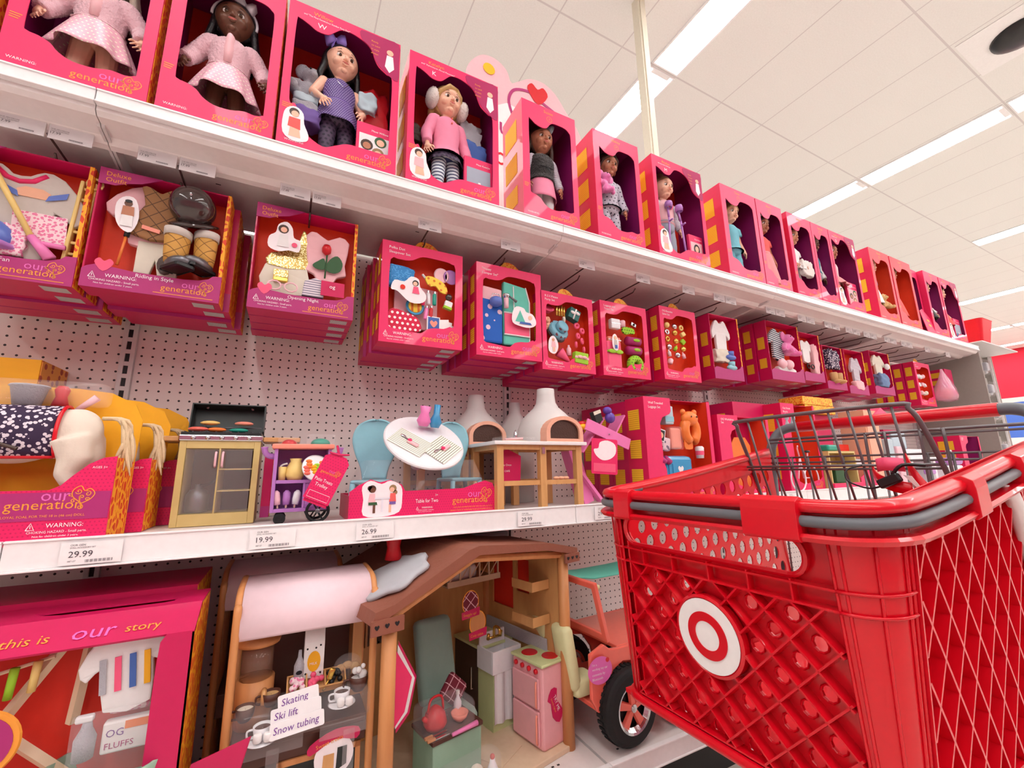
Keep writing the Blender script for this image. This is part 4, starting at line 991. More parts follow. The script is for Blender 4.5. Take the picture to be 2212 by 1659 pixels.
def sticker(t, pts, fig, y=-.004, name='doll_picture'):
    mb = MB().mt('ink_white'); mb.plate([(p.x, p.y) for p in smooth_poly(pts, 3)], th=.001, fmap=lambda u, v, q_: (u, y+q_, v))
    for k, (m, poly) in enumerate(fig): mb.mt(m); mb.plate([(p[0], p[1]) for p in poly], th=.0006, fmap=lambda u, v, q_, k=k: (u, y-.0007*(k+1)+q_, v))
    return mb.build(name, t)
ROW = 'boxed outfits and sets hanging under the top shelf'
YH = 1.25; Z0 = 0.91
def hook(i, x, ztop, y0, tags=1, price='17.99', tx=None, tz=None, ty=1.2, lab=''):
    t = thing('display_hook', 'double wire display hook holding %s' % lab, 'hook', (x, 0, 0), group='wire hooks under the top shelf')
    mb = MB().mt('wire_hook'); zt = tz if tz else .75+Z0
    mb.tube([(0, YW-.004, zt), (0, ty+.002, zt), ], .0026, 6); mb.build('label_arm', t)
    mb = MB().mt('wire_hook'); mb.tube([(.0, YW-.004, zt-.03), (.0, ty+.06, zt-.03), (.0, ty+.045, zt-.018)], .0026, 6); mb.build('peg_arm', t)
    mb = MB().mt('steel_upright'); mb.box(-.012, YW-.006, zt-.045, .012, YW-.001, zt+.012); mb.build('back_plate', t)
    for k in range(tags):
        mb = MB().mt('paper'); w_, h = .074, .036; x0 = -w_/2+(k-(tags-1)/2)*(w_+.006)
        mb.box(x0, ty-.003, zt-.012, x0+w_, ty-.001, zt-.012+h); mb.mt('clear_film'); mb.box(x0-.001, ty-.0045, zt-.013, x0+w_+.001, ty-.0040, zt-.012+h+.001)
        pt = mb.build('price_tag', t)
        mb = MB().at(T((0, ty-.0052, 0))).mt('ink_dark'); mb.text(price, x0+.004, zt-.001, .0085); mb.mt('ink_dark'); mb.text('OUR GEN DELUXE', x0+.004, zt+.010, .0036); mb.text('OUTFIT ASSORTMENT', x0+.004, zt+.006, .003)
        for q in range(14): mb.ribbon([(x0+.036+q*.0017, zt-.009), (x0+.036+q*.0017, zt-.0055)], .0009)
        mb.build('lettering', pt)
def stack(front, w_, h, d, x, z, n, edge, lab, name='toy_carton', y0=YH, dx=.006, seed=0, gap=.003):
    place(front, (x, y0, z), lab[0], ROW)
    rr = random.Random(seed); proto = None
    for k in range(1, n):
        px = x+dx*k+rr.uniform(-.004, .006); pz = z+rr.uniform(-.004, .004)-.002*k; y = y0+k*(d+gap)
        if y+d > YW-.005: break
        l = lab[1] % ORD[k]
        if proto is None:
            proto = plain_box(w_, h, d, name, edge=edge, stock='card_magenta'); place(proto, (px, y, pz), l, ROW)
        else: dup(proto, (px, y, pz), l)
W_ = lambda x, z, dy=.02: (x, YH+dy, Z0+z)
f_y = lambda y: (lambda u, v, q_: (u, y+q_, v))

# m0: left edge of picture, owl sweater
t = make_tray_box(.27, .305, .062, 'Fireman Fan', ('Deluxe', 'Outfit')); stack(t, .27, .305, .062, -.300, Z0+.418, 5, 'giraffe', ('open carton with the owl sweater and toy ladder at the left edge', 'pink carton, %s in the stack behind the owl sweater carton'), seed=1)
owl = [('owl_face', 'plastic_peach', flat([(.002, .146), (.050, .146), (.054, .162), (.040, .170), (.012, .170), (-.002, .162)], .002, 1, -.0145)), ('owl_wings', 'plastic_blue', lambda mb: [mb.plate([(.026+q*a, b_) for a, b_ in (((.022, .142), (.056, .156), (.058, .172), (.026, .156)) if q > 0 else ((.022, .142), (.026, .156), (.058, .172), (.056, .156)))], th=.001, fmap=f_y(-.0175)) for q in (-1, 1)]), ('collar', 'card_pink', lambda mb: mb.tube([(-.042, -.012, .206), (-.022, -.014, .186), (.0, -.014, .18), (.022, -.014, .186), (.042, -.012, .206)], .006, 8), True),
       ('print_dots', 'candy_mix', flat([(.005, .04), (.095, .04), (.09, .11), (.0, .11)], .001, 0, -.0155))]
shirt('heather grey doll sweater with a printed owl', 'cloth_heather', .24, .215, W_(-.155, .478, .032), extra=owl)
item('toy_broom', 'yellow toy pole with a pink head lying across the owl sweater', 'toy tool', W_(-.14, .57, .008), [('pole', 'plastic_cream', lambda mb: mb.tube([(-.085, -.004, .16), (.030, -.006, -.05)], .006, 10), True), ('brush_head', 'plastic_pink', lambda mb: [mb.tube([(.028, -.006, -.046), (.065, -.006, -.092)], [.008, .012], 8), mb.tube([(.035, -.004, -.058), (.085, -.004, -.06)], .006, 8)], True)])
item('toy_ladder', 'cream toy ladder with wheels at the right side of the owl carton', 'toy ladder', W_(-.052, .482, .02), [('rail', 'plastic_cream', lambda mb: [mb.bbox(-.012, -.006, 0, -.004, .012, .21), mb.bbox(.012, -.006, 0, .020, .012, .21)]), ('rungs', 'plastic_cream', lambda mb: [mb.box(-.004, .0, .02+k*.028, .012, .006, .026+k*.028) for k in range(7)]), ('wheel', 'plastic_cream', lambda mb: mb.tube([(.016+.014*math.cos(a*.5236), -.008, .205+.014*math.sin(a*.5236)) for a in range(12)], .003, 6, closed=True), True)], rot=(0, 2, 0))
item('toy_helmet', 'blue toy helmet at the left edge below the yellow pole', 'toy helmet', W_(-.185, .485, .012), [('shell', 'plastic_blue', lambda mb: mb.ball((0, 0, .03), (.045, .03, .04), 18, 12), True), ('brim', 'plastic_lilac', lambda mb: mb.lathe([(.05, 0), (.054, .004), (.05, .012), (.04, .012)], 20), True)])
bundle('pink knitted garment in a bag behind the yellow pole', 'candy_mix', W_(-.165, .475, .02), (.09, .03, .07), seed=21)
# m1: riding outfit
t = make_tray_box(.265, .305, .062, 'Riding in Style'); stack(t, .265, .305, .062, -.020, Z0+.425, 5, 'giraffe', ('open carton holding the helmet, quilted vest and riding boots', 'pink carton, %s in the stack behind the riding outfit'), dx=.009, seed=2)
sticker(t, [(.055, .155), (.075, .15), (.085, .19), (.075, .235), (.055, .24), (.04, .22), (.042, .18)], [('skin_dark', circle2(.062, .222, .008)), ('hair_black', circle2(.062, .228, .007, ry=.004)), ('skin_mid', [(.052, .19), (.076, .19), (.074, .214), (.053, .214)]), ('cloth_white', [(.053, .162), (.076, .162), (.074, .19), (.054, .19)])])
shirt('pink long-sleeved doll shirt under the quilted vest', 'cloth_lightpink', .21, .155, W_(.098, .555, .034), th=.016)
item('quilted_vest', 'brown quilted doll vest with a pink label', 'doll clothes', W_(.095, .575, .016), [('fabric', 'quilt_brown', flat([(-.052, 0), (.04, 0), (.044, .06), (.036, .085), (.044, .125), (.012, .135), (-.004, .12), (-.026, .13), (-.045, .125), (-.03, .08)], .014, 2), False, .003), ('label', 'plastic_salmon', flat([(-.024, .014), (.012, .010), (.012, .020), (-.024, .024)], .002, 0, -.015))], rot=(0, 4, 0))
item('riding_crop', 'orange riding crop with a black handle', 'toy crop', W_(.043, .49, .006), [('shaft', 'plastic_orange', lambda mb: mb.tube([(-.006, 0, 0), (.002, 0, .08)], .0028, 8), True), ('handle', 'plastic_black', lambda mb: mb.tube([(.002, 0, .075), (.008, 0, .14)], [.0055, .0065], 10), True)])
item('riding_helmet', 'glossy dark brown riding helmet', 'toy helmet', W_(.168, .668, -.010), [('shell', 'plastic_brown', lambda mb: mb.ball((0, .0, .0), (.050, .046, .052), 28, 18), True), ('visor', 'plastic_brown', lambda mb: mb.loft([ring((0, -.004, z), a, a*.8, 28) for z, a in ((-.036, .040), (-.040, .052), (-.044, .054), (-.047, .050), (-.040, .03))]), True), ('button', 'chrome', lambda mb: mb.ball((.004, -.042, .03), (.003, .002, .003), 8, 6))], rot=(28, -6, 0))
item('doll_trousers', 'cream doll riding trousers with a dark knee patch', 'doll clothes', W_(.098, .482, .03), [('fabric', 'cloth_cream', flat([(-.034, 0), (-.004, 0), (.004, .04), (.012, 0), (.05, .0), (.045, .085), (-.034, .085)], .012, 1), False, .002), ('knee_patch', 'hair_brown', flat([(p[0], p[1]) for p in circle2(.026, .030, .017, 12, .026)], .003, 0, -.013))])
def boot(label, loc, rot):
    item('riding_boot', label, 'doll boot', loc, [('shaft', 'quilt_tan', lambda mb: mb.loft([ring((0, 0, z), a, a*.8, 18) for z, a in ((.012, .019), (.03, .021), (.06, .0225), (.072, .023))]), True), ('cuff', 'cloth_heather', lambda mb: mb.loft([ring((0, 0, z), a, a*.8, 18) for z, a in ((.068, .0245), (.084, .0250), (.086, .021))]), True),
        ('foot', 'grey_metal', lambda mb: [mb.ball((0, -.012, .010), (.019, .032, .014), 16, 8)], True), ('sole', 'plastic_black', lambda mb: mb.bbox(-.018, -.042, -.004, .018, .018, .002, .006))], rot, 1.22)
boot('left tan quilted riding boot with a grey toe', W_(.146, .497, -.006), (0, 0, 40)); boot('right tan quilted riding boot tucked behind the left one', W_(.202, .507, .006), (0, 0, -35))
# m2: opening night
t = make_tray_box(.262, .305, .062, 'Opening Night'); stack(t, .262, .305, .062, .305, Z0+.428, 5, 'giraffe', ('open carton holding the gold sequinned top and toy rose', 'pink carton, %s in the stack behind the glittery outfit'), dx=-.002, seed=5)
sticker(t, [(.035, .18), (.06, .17), (.085, .178), (.11, .178), (.112, .21), (.095, .218), (.09, .245), (.075, .262), (.055, .25), (.05, .225), (.035, .21)], [('hair_brown', circle2(.068, .238, .013)), ('skin_light', circle2(.069, .236, .008)), ('cloth_white', [(.055, .185), (.085, .185), (.08, .22), (.06, .22)]), ('sticker_pink', circle2(.098, .195, .007))])
item('sequin_top', 'gold sequinned one-shoulder doll top', 'doll clothes', W_(.392, .565, .028), [('fabric', 'sequins_gold', flat([(-.052, 0), (.045, .0), (.05, .05), (.042, .105), (.03, .12), (.022, .09), (-.005, .05), (-.045, .035)], .014, 2), False, .003)])
item('doll_leotard', 'peach pink doll leotard behind the toy rose', 'doll clothes', W_(.488, .517, .028), [('fabric', 'cloth_lightpink', flat([(-.012, 0), (.012, 0), (.03, .04), (.056, .05), (.05, .08), (.060, .155), (.03, .17), (.0, .152), (-.03, .17), (-.058, .155), (-.05, .07), (-.055, .05), (-.03, .04)], .016, 2), False, .004)])
item('toy_rose', 'red toy rose with a green stem', 'toy flower', W_(.486, .545, .004), [('stem', 'green_leaf', lambda mb: mb.tube([(.0, 0, 0), (.002, 0, .075)], .0022, 8), True), ('leaf', 'green_leaf', lambda mb: [mb.plate([(p.x, p.y) for p in smooth_poly(q, 3)], th=.002, fmap=f_y(0)) for q in ([(.0, .03), (.02, .02), (.04, .03), (.045, .055), (.03, .075), (.01, .06)], [(.0, .03), (-.02, .025), (-.034, .035), (-.02, .05), (-.005, .06)])]), ('blossom', 'plastic_red', lambda mb: [mb.lathe([(.003, .072), (.012, .08), (.013, .092), (.009, .102), (.005, .098), (.002, .102)], 14), mb.ball((.004, -.004, .092), (.008, .008, .010), 8, 6)], True)])
item('doll_skirt', 'cream satin doll skirt under the gold handbag', 'doll clothes', W_(.388, .487, .03), [('fabric', 'cloth_cream', flat([(-.056, 0), (.052, 0), (.05, .085), (.0, .092), (-.052, .08)], .014, 2), False, .003)])
item('gold_handbag', 'small square gold doll handbag', 'doll bag', W_(.376, .515, .01), [('body', 'gold', lambda mb: mb.bbox(-.018, -.006, 0, .018, .006, .034, .003)), ('flap', 'sequins_gold', lambda mb: mb.bbox(-.018, -.0075, .012, .018, -.005, .034, .001))])
item('doll_sunglasses', 'pink heart-shaped doll sunglasses', 'sunglasses', W_(.383, .492, .002), [('frame', 'plastic_ltpink', lambda mb: [mb.tube([(q*.02+.016*math.cos(a*.6283), -.002, .008+.013*math.sin(a*.6283)) for a in range(10)], .0022, 6, closed=True) for q in (-1, 1)], True), ('bridge', 'plastic_ltpink', lambda mb: mb.tube([(-.005, -.002, .012), (.005, -.002, .012)], .002, 6))])
item('knit_socks', 'pale grey knitted doll socks', 'doll socks', W_(.457, .485, .02), [('fabric', 'stripe_grey', flat([(-.026, 0), (.03, 0), (.03, .05), (.005, .058), (-.022, .045)], .014, 1), False, .003)])
item('small_card', 'small magenta card beside the grey knitted socks', 'card', W_(.478, .492, .002), [('card', 'card_magenta', flat([(0, 0), (.062, 0), (.062, .044), (0, .044)], .002, 0)), ('lettering', 'ink_white', lambda mb: mb.at(T((0, -.0062, 0))).text('og', .022, .022, .016))])
# m3..m8 window boxes
def wbox(x, w_, z, h, title, lab, n=5, d=.058, seed=1, y0=YH, **kw):
    t = make_window_box(w_, h, d, title, **kw); stack(t, w_, h, d, x, Z0+z, n, None, (lab, 'pink carton, %s in the stack behind the '+lab.split(' holding ')[1]), dx=-.004, seed=seed, y0=y0); return t
t = wbox(.641, .262, .377, .328, ('Polka Dot', 'Sleepover Set'), 'window box holding the polka dot sleepover set', seed=6)
sticker(t, [(.03, .17), (.05, .165), (.09, .135), (.13, .14), (.14, .165), (.12, .19), (.115, .215), (.09, .22), (.07, .20), (.04, .20)], [('hair_black', circle2(.105, .20, .010)), ('skin_light', circle2(.104, .198, .007)), ('sticker_pink', [(.095, .165), (.118, .165), (.113, .188), (.099, .188)]), ('card_red', circle2(.065, .18, .008))])
item('fur_cushion', 'fluffy blue doll cushion', 'doll cushion', W_(.702, .598, .02), [('fabric', 'fur_blanket', lambda mb: mb.ball((0, 0, 0), (.050, .016, .042), 24, 16, lambda p, d: Vector((max(-.043, min(.043, p.x*1.2)), p.y, max(-.036, min(.036, p.z*1.2))))+d*noise.noise(p*300)*.003), True)], rot=(0, 4, 0))
item('sleep_mask', 'yellow spotted doll sleep mask', 'sleep mask', W_(.815, .588, .01), [('mask', 'basket_dots', flat([(-.04, .008), (-.02, -.012), (.0, -.004), (.02, -.016), (.042, -.012), (.03, .012), (.0, .022), (-.025, .02)], .006, 3)), ('strap', 'cloth_white', lambda mb: mb.tube([(-.035, .004, .01), (-.05, .006, .02)], .004, 6))], rot=(0, 16, 0))
for k, (lx, m) in enumerate(((.835, 'plastic_ltpink'), (.868, 'plastic_lilac'))): item('toy_plate', ['clear pinkish toy plate above the sleep mask', 'clear lilac toy plate near the window corner'][k], 'toy plate', W_(lx, .628, .02), [('dish', m, lambda mb: mb.lathe([(.001, 0), (.014, .001), (.024, .006), (.026, .008), (.02, .005)], 22), True)], rot=(90, 0, 0))
item('polka_dress', 'red and white polka dot doll dress', 'doll clothes', W_(.712, .42, .024), [('fabric', 'polka_red', flat([(-.045, 0), (.045, .0), (.06, .02), (.045, .05), (.01, .062), (-.03, .07), (-.048, .05)], .018, 2), False, .004)])
item('pink_blanket', 'pale pink doll blanket behind the sleepover set', 'doll blanket', W_(.76, .44, .045), [('fabric', 'cloth_lightpink', flat([(-.07, 0), (.07, 0), (.07, .14), (-.07, .15)], .01, 1), False, .003)])
item('pizza_plate', 'toy pizza on a blue-rimmed plate', 'toy food', W_(.752, .508, .022), [('plate', 'plastic_skyblue', lambda mb: mb.lathe([(.001, 0), (.024, .001), (.030, .005), (.026, .005)], 22), True), ('pizza', 'basket_dots', lambda mb: mb.lathe([(.022, .003), (.021, .008), (.001, .009)], 20), True)], rot=(82, 0, 0))
for k, (x, z, m, l) in enumerate(((.775, .535, 'card_pink', 'magenta toy tube in the sleepover set'), (.793, .54, 'plastic_white', 'white toy tube in the sleepover set'), (.812, .54, 'plastic_teal', 'green toy tube in the sleepover set'), (.80, .49, 'plastic_red', 'red toy toothbrush in the sleepover set'), (.783, .488, 'plastic_pink', 'pink toy toothbrush in the sleepover set'))):
    item('toy_tube', l, 'toy tube', W_(x, z-.02, .01), [('body', m, lambda mb: mb.lathe([(.005, 0), (.0065, .004), (.0065, .034), (.003, .04)], 10), True), ('cap', 'chrome', lambda mb: mb.lathe([(.0035, .038), (.0035, .046)], 8))], rot=(0, -6+k*3, 0))
item('toy_cola', 'dark red round toy treat beside the toy tubes', 'toy food', W_(.86, .555, .01), [('body', 'plastic_brown', lambda mb: mb.ball((0, 0, 0), (.012, .01, .012), 12, 8), True)]); item('toy_snack', 'green and white toy snack pack', 'toy food', W_(.852, .512, .006), [('pack', 'plastic_white', lambda mb: mb.bbox(-.012, -.006, 0, .014, .006, .028, .003)), ('band', 'lime', lambda mb: mb.box(-.0125, -.007, 0, .0145, .0065, .008))], rot=(0, 14, 0))
item('toy_cards', 'blue-backed toy playing card deck', 'playing cards', W_(.788, .425, .004), [('deck', 'logo_white', lambda mb: mb.box(0, 0, 0, .042, .006, .054)), ('card_back', 'cloth_blue', lambda mb: mb.box(.003, -.0008, .003, .039, 0, .051)), ('heart', 'plastic_salmon', lambda mb: mb.plate([(p.x, p.y) for p in heartpoly(.021, .03, .024)], th=.0006, fmap=f_y(-.0015)))])
item('toy_card_hand', 'fanned hand of white toy playing cards', 'playing cards', W_(.838, .432, .008), [('cards', 'logo_white', lambda mb: [mb.at(RY(a)).box(-.004, .002*k, 0, .028, .002*k+.0012, .042) for k, a in enumerate((-8, 10, 28))])])
t = wbox(.953, .255, .370, .330, ('"Happy', 'Camper Set"'), 'window box holding the happy camper set', seed=7)
sticker(t, [(.135, .13), (.165, .12), (.2, .118), (.226, .13), (.228, .15), (.215, .17), (.19, .175), (.18, .188), (.15, .19), (.135, .165)], [('mint', [(.145, .135), (.185, .135), (.165, .178)]), ('skin_light', circle2(.205, .155, .008)), ('cloth_blue', [(.16, .128), (.21, .128), (.205, .136), (.165, .136)])])
item('sleeping_bag', 'blue doll sleeping bag printed with owls', 'doll sleeping bag', W_(1.014, .42, .035), [('bag', 'owl_print', flat([(-.042, 0), (.042, 0), (.044, .155), (-.044, .16)], .024, 1), False, .007), ('lining', 'cloth_lightpink', flat([(-.044, .155), (.044, .152), (.044, .2), (-.03, .205), (-.044, .19)], .02, 1), False, .005)])
item('doll_tent_bag', 'mint doll tent bag with white piping', 'doll tent', W_(1.112, .42, .035), [('bag', 'mint', flat([(-.05, 0), (.052, 0), (.054, .17), (.04, .225), (-.05, .235)], .022, 1), False, .006), ('pink_panel', 'sticker_pink', flat([(-.048, .04), (.05, .04), (.05, .115), (-.048, .115)], .004, 0, -.022)), ('piping', 'cloth_white', lambda mb: [mb.tube([(-.05, -.025, z), (.052, -.025, z)], .0025, 6) for z in (.038, .118)]+[mb.tube([(-.01, -.024, .12), (-.012, -.024, .22)], .002, 6), mb.tube([(.052, -.02, .0), (.055, -.02, .17), (.04, -.02, .225)], .0025, 6)])])
item('camp_kettle', 'blue toy kettle with a wire handle', 'toy kettle', W_(1.026, .568, .0), [('pot', 'plastic_blue', lambda mb: mb.lathe([(.012, -.018), (.022, -.01), (.021, .008), (.012, .014), (.002, .018)], 18), True), ('handle', 'chrome', lambda mb: mb.tube([(-.020, 0, .0), (-.012, 0, .026), (.012, 0, .026), (.020, 0, .0)], .0018, 6), True)])
item('toy_lantern', 'pink and chrome toy flashlight', 'toy flashlight', W_(1.066, .55, .0), [('body', 'plastic_ltpink', lambda mb: mb.lathe([(.008, 0), (.009, .035)], 12), True), ('head', 'chrome', lambda mb: mb.lathe([(.009, .035), (.013, .046), (.011, .05)], 12), True)]); item('toy_pocketknife', 'small chrome toy camping tool above the pink flashlight', 'toy tool', W_(1.095, .585, .0), [('body', 'grey_metal', lambda mb: mb.tube([(-.02, 0, .012), (.012, 0, -.006)], [.003, .005], 8), True)])
t = wbox(1.205, .235, .345, .298, ("R.S.V.Please", 'Party Set'), 'window box holding the party planning set', seed=8)
sticker(t, [(.028, .07), (.05, .06), (.065, .075), (.068, .10), (.055, .125), (.04, .125), (.028, .105)], [('skin_tan', circle2(.047, .112, .006)), ('cloth_lightpink', [(.038, .085), (.058, .085), (.054, .106), (.041, .106)]), ('skin_light', [(.044, .068), (.053, .068), (.053, .085), (.044, .085)])])
item('toy_cake', 'blue spotted two-tier toy cake', 'toy cake', W_(1.285, .50, .012), [('lower_tier', 'polka_blue', lambda mb: mb.lathe([(.040, -.014), (.041, .01), (.036, .014)], 26), True), ('upper_tier', 'polka_blue', lambda mb: mb.lathe([(.024, .012), (.025, .03), (.022, .034), (.001, .035)], 22), True), ('icing', 'hair_brown', lambda mb: mb.tube([(.041*math.cos(a*.2618), .041*math.sin(a*.2618), -.012) for a in range(24)], .0035, 6, closed=True), True)], rot=(68, 0, 12))
item('green_gift', 'dark green toy gift box with a white bow', 'toy gift', W_(1.352, .57, .012), [('box', 'plastic_darkgreen', lambda mb: mb.bbox(-.024, -.018, -.022, .024, .012, .022, .002)), ('bow', 'cloth_white', lambda mb: [mb.ball((q*.010, -.020, .004+q*.003), (.011, .004, .006), 10, 6) for q in (-1, 1)]+[mb.box(-.003, -.0195, -.022, .003, -.018, .022)], True)], rot=(0, 22, 0))
item('toy_candles', 'cluster of gold toy candles', 'toy candles', W_(1.296, .578, .008), [('candles', 'gold', lambda mb: [mb.tube([(-.016+k*.011, 0, -.02), (-.016+k*.011, 0, .022-.004*(k % 2))], .0042, 8) for k in range(4)], True)])
for k, (x, z) in enumerate(((1.368, .53), (1.392, .512), (1.372, .49), (1.39, .472), (1.362, .455), (1.396, .438), (1.31, .545))):
    item('toy_donut', 'pink toy donut, number %s down at the right of the party set' % ['one', 'two', 'three', 'four', 'five', 'six'][k] if k < 6 else 'cream toy donut above the spotted cake', 'toy donut', W_(x, z, .008), [('ring', 'sticker_pink' if k < 6 else 'cloth_cream', lambda mb: mb.tube([(.0085*math.cos(a*.5236), 0, .0085*math.sin(a*.5236)) for a in range(12)], .0048, 8, closed=True), True)], rot=(0, 0, 12*k))
item('lime_gift', 'lime green toy gift with a pale ribbon', 'toy gift', W_(1.376, .402, .006), [('box', 'lime', lambda mb: mb.bbox(-.03, -.012, -.022, .03, .012, .022, .003)), ('ribbon', 'cloth_lightpink', lambda mb: [mb.box(-.031, -.0135, -.004, .031, -.012, .004)]+[mb.ball((q*.010, -.015, .002), (.012, .004, .006), 8, 6) for q in (-1, 1)])], rot=(0, 5, 0))
item('party_hat', 'pink cone party hat lying on its side', 'party hat', W_(1.305, .40, .006), [('cone', 'sticker_pink', lambda mb: mb.lathe([(.02, -.028), (.001, .04)], 18), True)], rot=(0, 128, 0)); item('toy_streamers', 'pile of peach paper streamers', 'party streamers', W_(1.245, .525, .02), [('paper', 'plastic_peach', lambda mb: [mb.ball((random.uniform(-.014, .014), 0, random.uniform(-.022, .022)), .009, 8, 6) for k in range(12)], True)])
item('pink_bowl', 'pink toy bowl in the upper corner of the party set', 'toy bowl', W_(1.245, .578, .018), [('bowl', 'sticker_pink', lambda mb: mb.lathe([(.012, -.008), (.022, .006), (.024, .01), (.02, .006)], 18), True)], rot=(50, 0, 0)); item('toy_bottles', 'clear toy bottle under the spotted cake', 'toy bottle', W_(1.33, .43, .012), [('glass', 'plastic_ltpink', lambda mb: mb.lathe([(.009, -.02), (.009, .006), (.004, .014), (.004, .02)], 12), True)])
t = wbox(1.478, .243, .347, .305, ('Luggage and', 'Travel Set'), 'window box holding the travel set', seed=9)
sticker(t, [(.055, .11), (.075, .105), (.082, .14), (.07, .17), (.055, .165), (.05, .14)], [('hair_light', circle2(.066, .155, .008)), ('skin_light', circle2(.066, .153, .005)), ('cloth_heather', [(.058, .125), (.075, .125), (.072, .146), (.06, .146)]), ('cloth_blue', [(.061, .111), (.073, .111), (.073, .125), (.061, .125)])])
item('neck_pillow', 'lime green spotted doll neck pillow', 'neck pillow', W_(1.655, .405, .012), [('pillow', 'polka_green', lambda mb: mb.tube([(.026*math.cos(R_(a)), 0, .026*math.sin(R_(a))) for a in range(-55, 236, 18)], .0155, 12), True)])
item('pink_suitcase', 'hot pink doll suitcase with a lime ribbon', 'doll suitcase', W_(1.548, .378, .02), [('shell', 'sticker_pink', lambda mb: mb.bbox(-.04, -.014, 0, .035, .02, .115, .008)), ('ribbon_bow', 'lime', lambda mb: [mb.ball((q*.018, -.019, .07), (.020, .004, .009), 10, 6) for q in (-1, 1)]+[mb.box(-.041, -.016, .066, .036, -.014, .074)])])
for k, z in enumerate((.505, .465)): item('rolled_towel', ['upper', 'lower'][k]+' dark pink rolled towel with a lime bow', 'doll towel', W_(1.652, z, .014), [('roll', 'band_plum', lambda mb: mb.tube([(-.032, 0, 0), (.032, 0, 0)], .018, 14), True), ('bow', 'lime', lambda mb: mb.ball((.004, -.019, 0), (.018, .005, .007), 12, 6))])
item('passport_pouch', 'lime spotted doll eye mask', 'eye mask', W_(1.622, .54, .012), [('mask', 'polka_green', flat([(-.03, 0), (-.01, -.012), (.012, -.006), (.034, -.004), (.03, .014), (.0, .02), (-.026, .016)], .008, 2))])
item('clear_case', 'clear and silver toy travel case', 'toy case', W_(1.562, .565, .014), [('case', 'plastic_white', lambda mb: mb.bbox(-.026, -.012, -.02, .02, .01, .022, .004)), ('trim', 'chrome', lambda mb: mb.box(-.027, -.013, .0, .021, -.011, .003))]); item('pink_cups', 'pink toy hair dryer beside the silver case', 'toy hair dryer', W_(1.60, .572, .012), [('cup', 'plastic_ltpink', lambda mb: mb.lathe([(.012, -.014), (.013, .01), (.01, .014)], 14), True)])
item('pink_radio', 'salmon toy washbag in the travel set', 'toy bag', W_(1.553, .49, .02), [('body', 'plastic_salmon', lambda mb: mb.bbox(-.034, -.012, -.02, .03, .01, .022, .006)), ('trim', 'plastic_white', lambda mb: mb.box(-.034, -.014, .006, .03, -.012, .010))]); item('toy_camera', 'small silver toy camera', 'toy camera', W_(1.655, .575, .01), [('body', 'chrome', lambda mb: mb.bbox(-.014, -.006, -.008, .014, .006, .008, .002)), ('lens', 'plastic_black', lambda mb: mb.ball((0, -.007, 0), (.005, .003, .005), 10, 6))], rot=(0, 20, 0))
def mixed(x0, z0, w_, h, n, pal, what, seed, y=.015, shapes='mix'):
    """small separate toys packed side by side, each its own thing"""
    rr = random.Random(seed); cols = max(2, int(w_/.034)); k = 0
    pos = ['top left', 'top', 'top right', 'upper left', 'upper middle', 'upper right', 'middle left', 'centre', 'middle right', 'lower left', 'lower middle', 'lower right', 'bottom left', 'bottom', 'bottom right']
    rows = max(1, math.ceil(n/cols))
    names = {'plastic_white': 'white', 'plastic_ltpink': 'pale pink', 'plastic_pink': 'pink', 'plastic_teal': 'teal', 'plastic_cream': 'cream', 'chrome': 'silver', 'sticker_pink': 'hot pink', 'plastic_blue': 'blue', 'plastic_ltblue': 'light blue', 'lime': 'lime', 'gold': 'gold', 'hair_brown': 'brown', 'plastic_lilac': 'lilac', 'plastic_salmon': 'salmon', 'plastic_red': 'red', 'cloth_cream': 'cream', 'plastic_darkgreen': 'green', 'plastic_peach': 'peach'}
    for r in range(rows):
        for c in range(cols):
            if k >= n: return
            m = pal[rr.randrange(len(pal))]; x = x0+w_*(c+.5)/cols+rr.uniform(-.004, .004); z = z0+h*(1-(r+.5)/rows)+rr.uniform(-.004, .004); sh = rr.choice(['jar', 'ball', 'box', 'ring', 'bottle'])
            s = min(w_/cols, h/rows)*.46
            fn = {'jar': lambda mb: mb.lathe([(s*.7, -s*.8), (s*.8, -s*.4), (s*.8, s*.6), (s*.5, s*.9)], 14), 'ball': lambda mb: mb.ball((0, 0, 0), (s, s*.7, s*.9), 14, 10), 'box': lambda mb: mb.bbox(-s*.8, -s*.5, -s*.7, s*.8, s*.5, s*.7, s*.2), 'ring': lambda mb: mb.tube([(s*.65*math.cos(a*.5236), 0, s*.65*math.sin(a*.5236)) for a in range(12)], s*.3, 8, closed=True), 'bottle': lambda mb: mb.lathe([(s*.5, -s), (s*.55, s*.2), (s*.2, s*.6), (s*.2, s)], 12)}[sh]
            rp = ['top', 'upper', 'middle', 'lower', 'bottom'][min(4, int(r*5/rows))]; cp = ['left', 'middle', 'right'][min(2, int(c*3/cols))]
            word = {'jar': 'jar', 'ball': 'ball', 'box': 'case', 'ring': 'bangle', 'bottle': 'bottle'}[sh]
            item('toy_'+word, '%s toy %s at %s %s of the %s' % (names.get(m, 'pale'), word, rp, cp, what), 'small toy', W_(x, z, y), [('shape', m, fn, sh != 'box')], rot=(rr.uniform(-15, 15), rr.uniform(-40, 40), 0)); k += 1
t = wbox(1.80, .222, .358, .325, ('OG Beauties', 'Salon Set'), 'window box holding the salon set', seed=10)
mixed(1.835, .43, .135, .19, 16, ['plastic_cream', 'chrome', 'sticker_pink', 'plastic_ltblue', 'lime', 'plastic_white', 'gold', 'plastic_ltpink'], 'salon set window', 31)
t = make_tray_box(.205, .31, .062, 'Tennis Ace', detail=False); stack(t, .205, .31, .062, 2.118, Z0+.388, 5, None, ('open carton with white clothes and blue toy shoes', 'pink carton, %s behind the carton with the blue toy shoes'), seed=11)
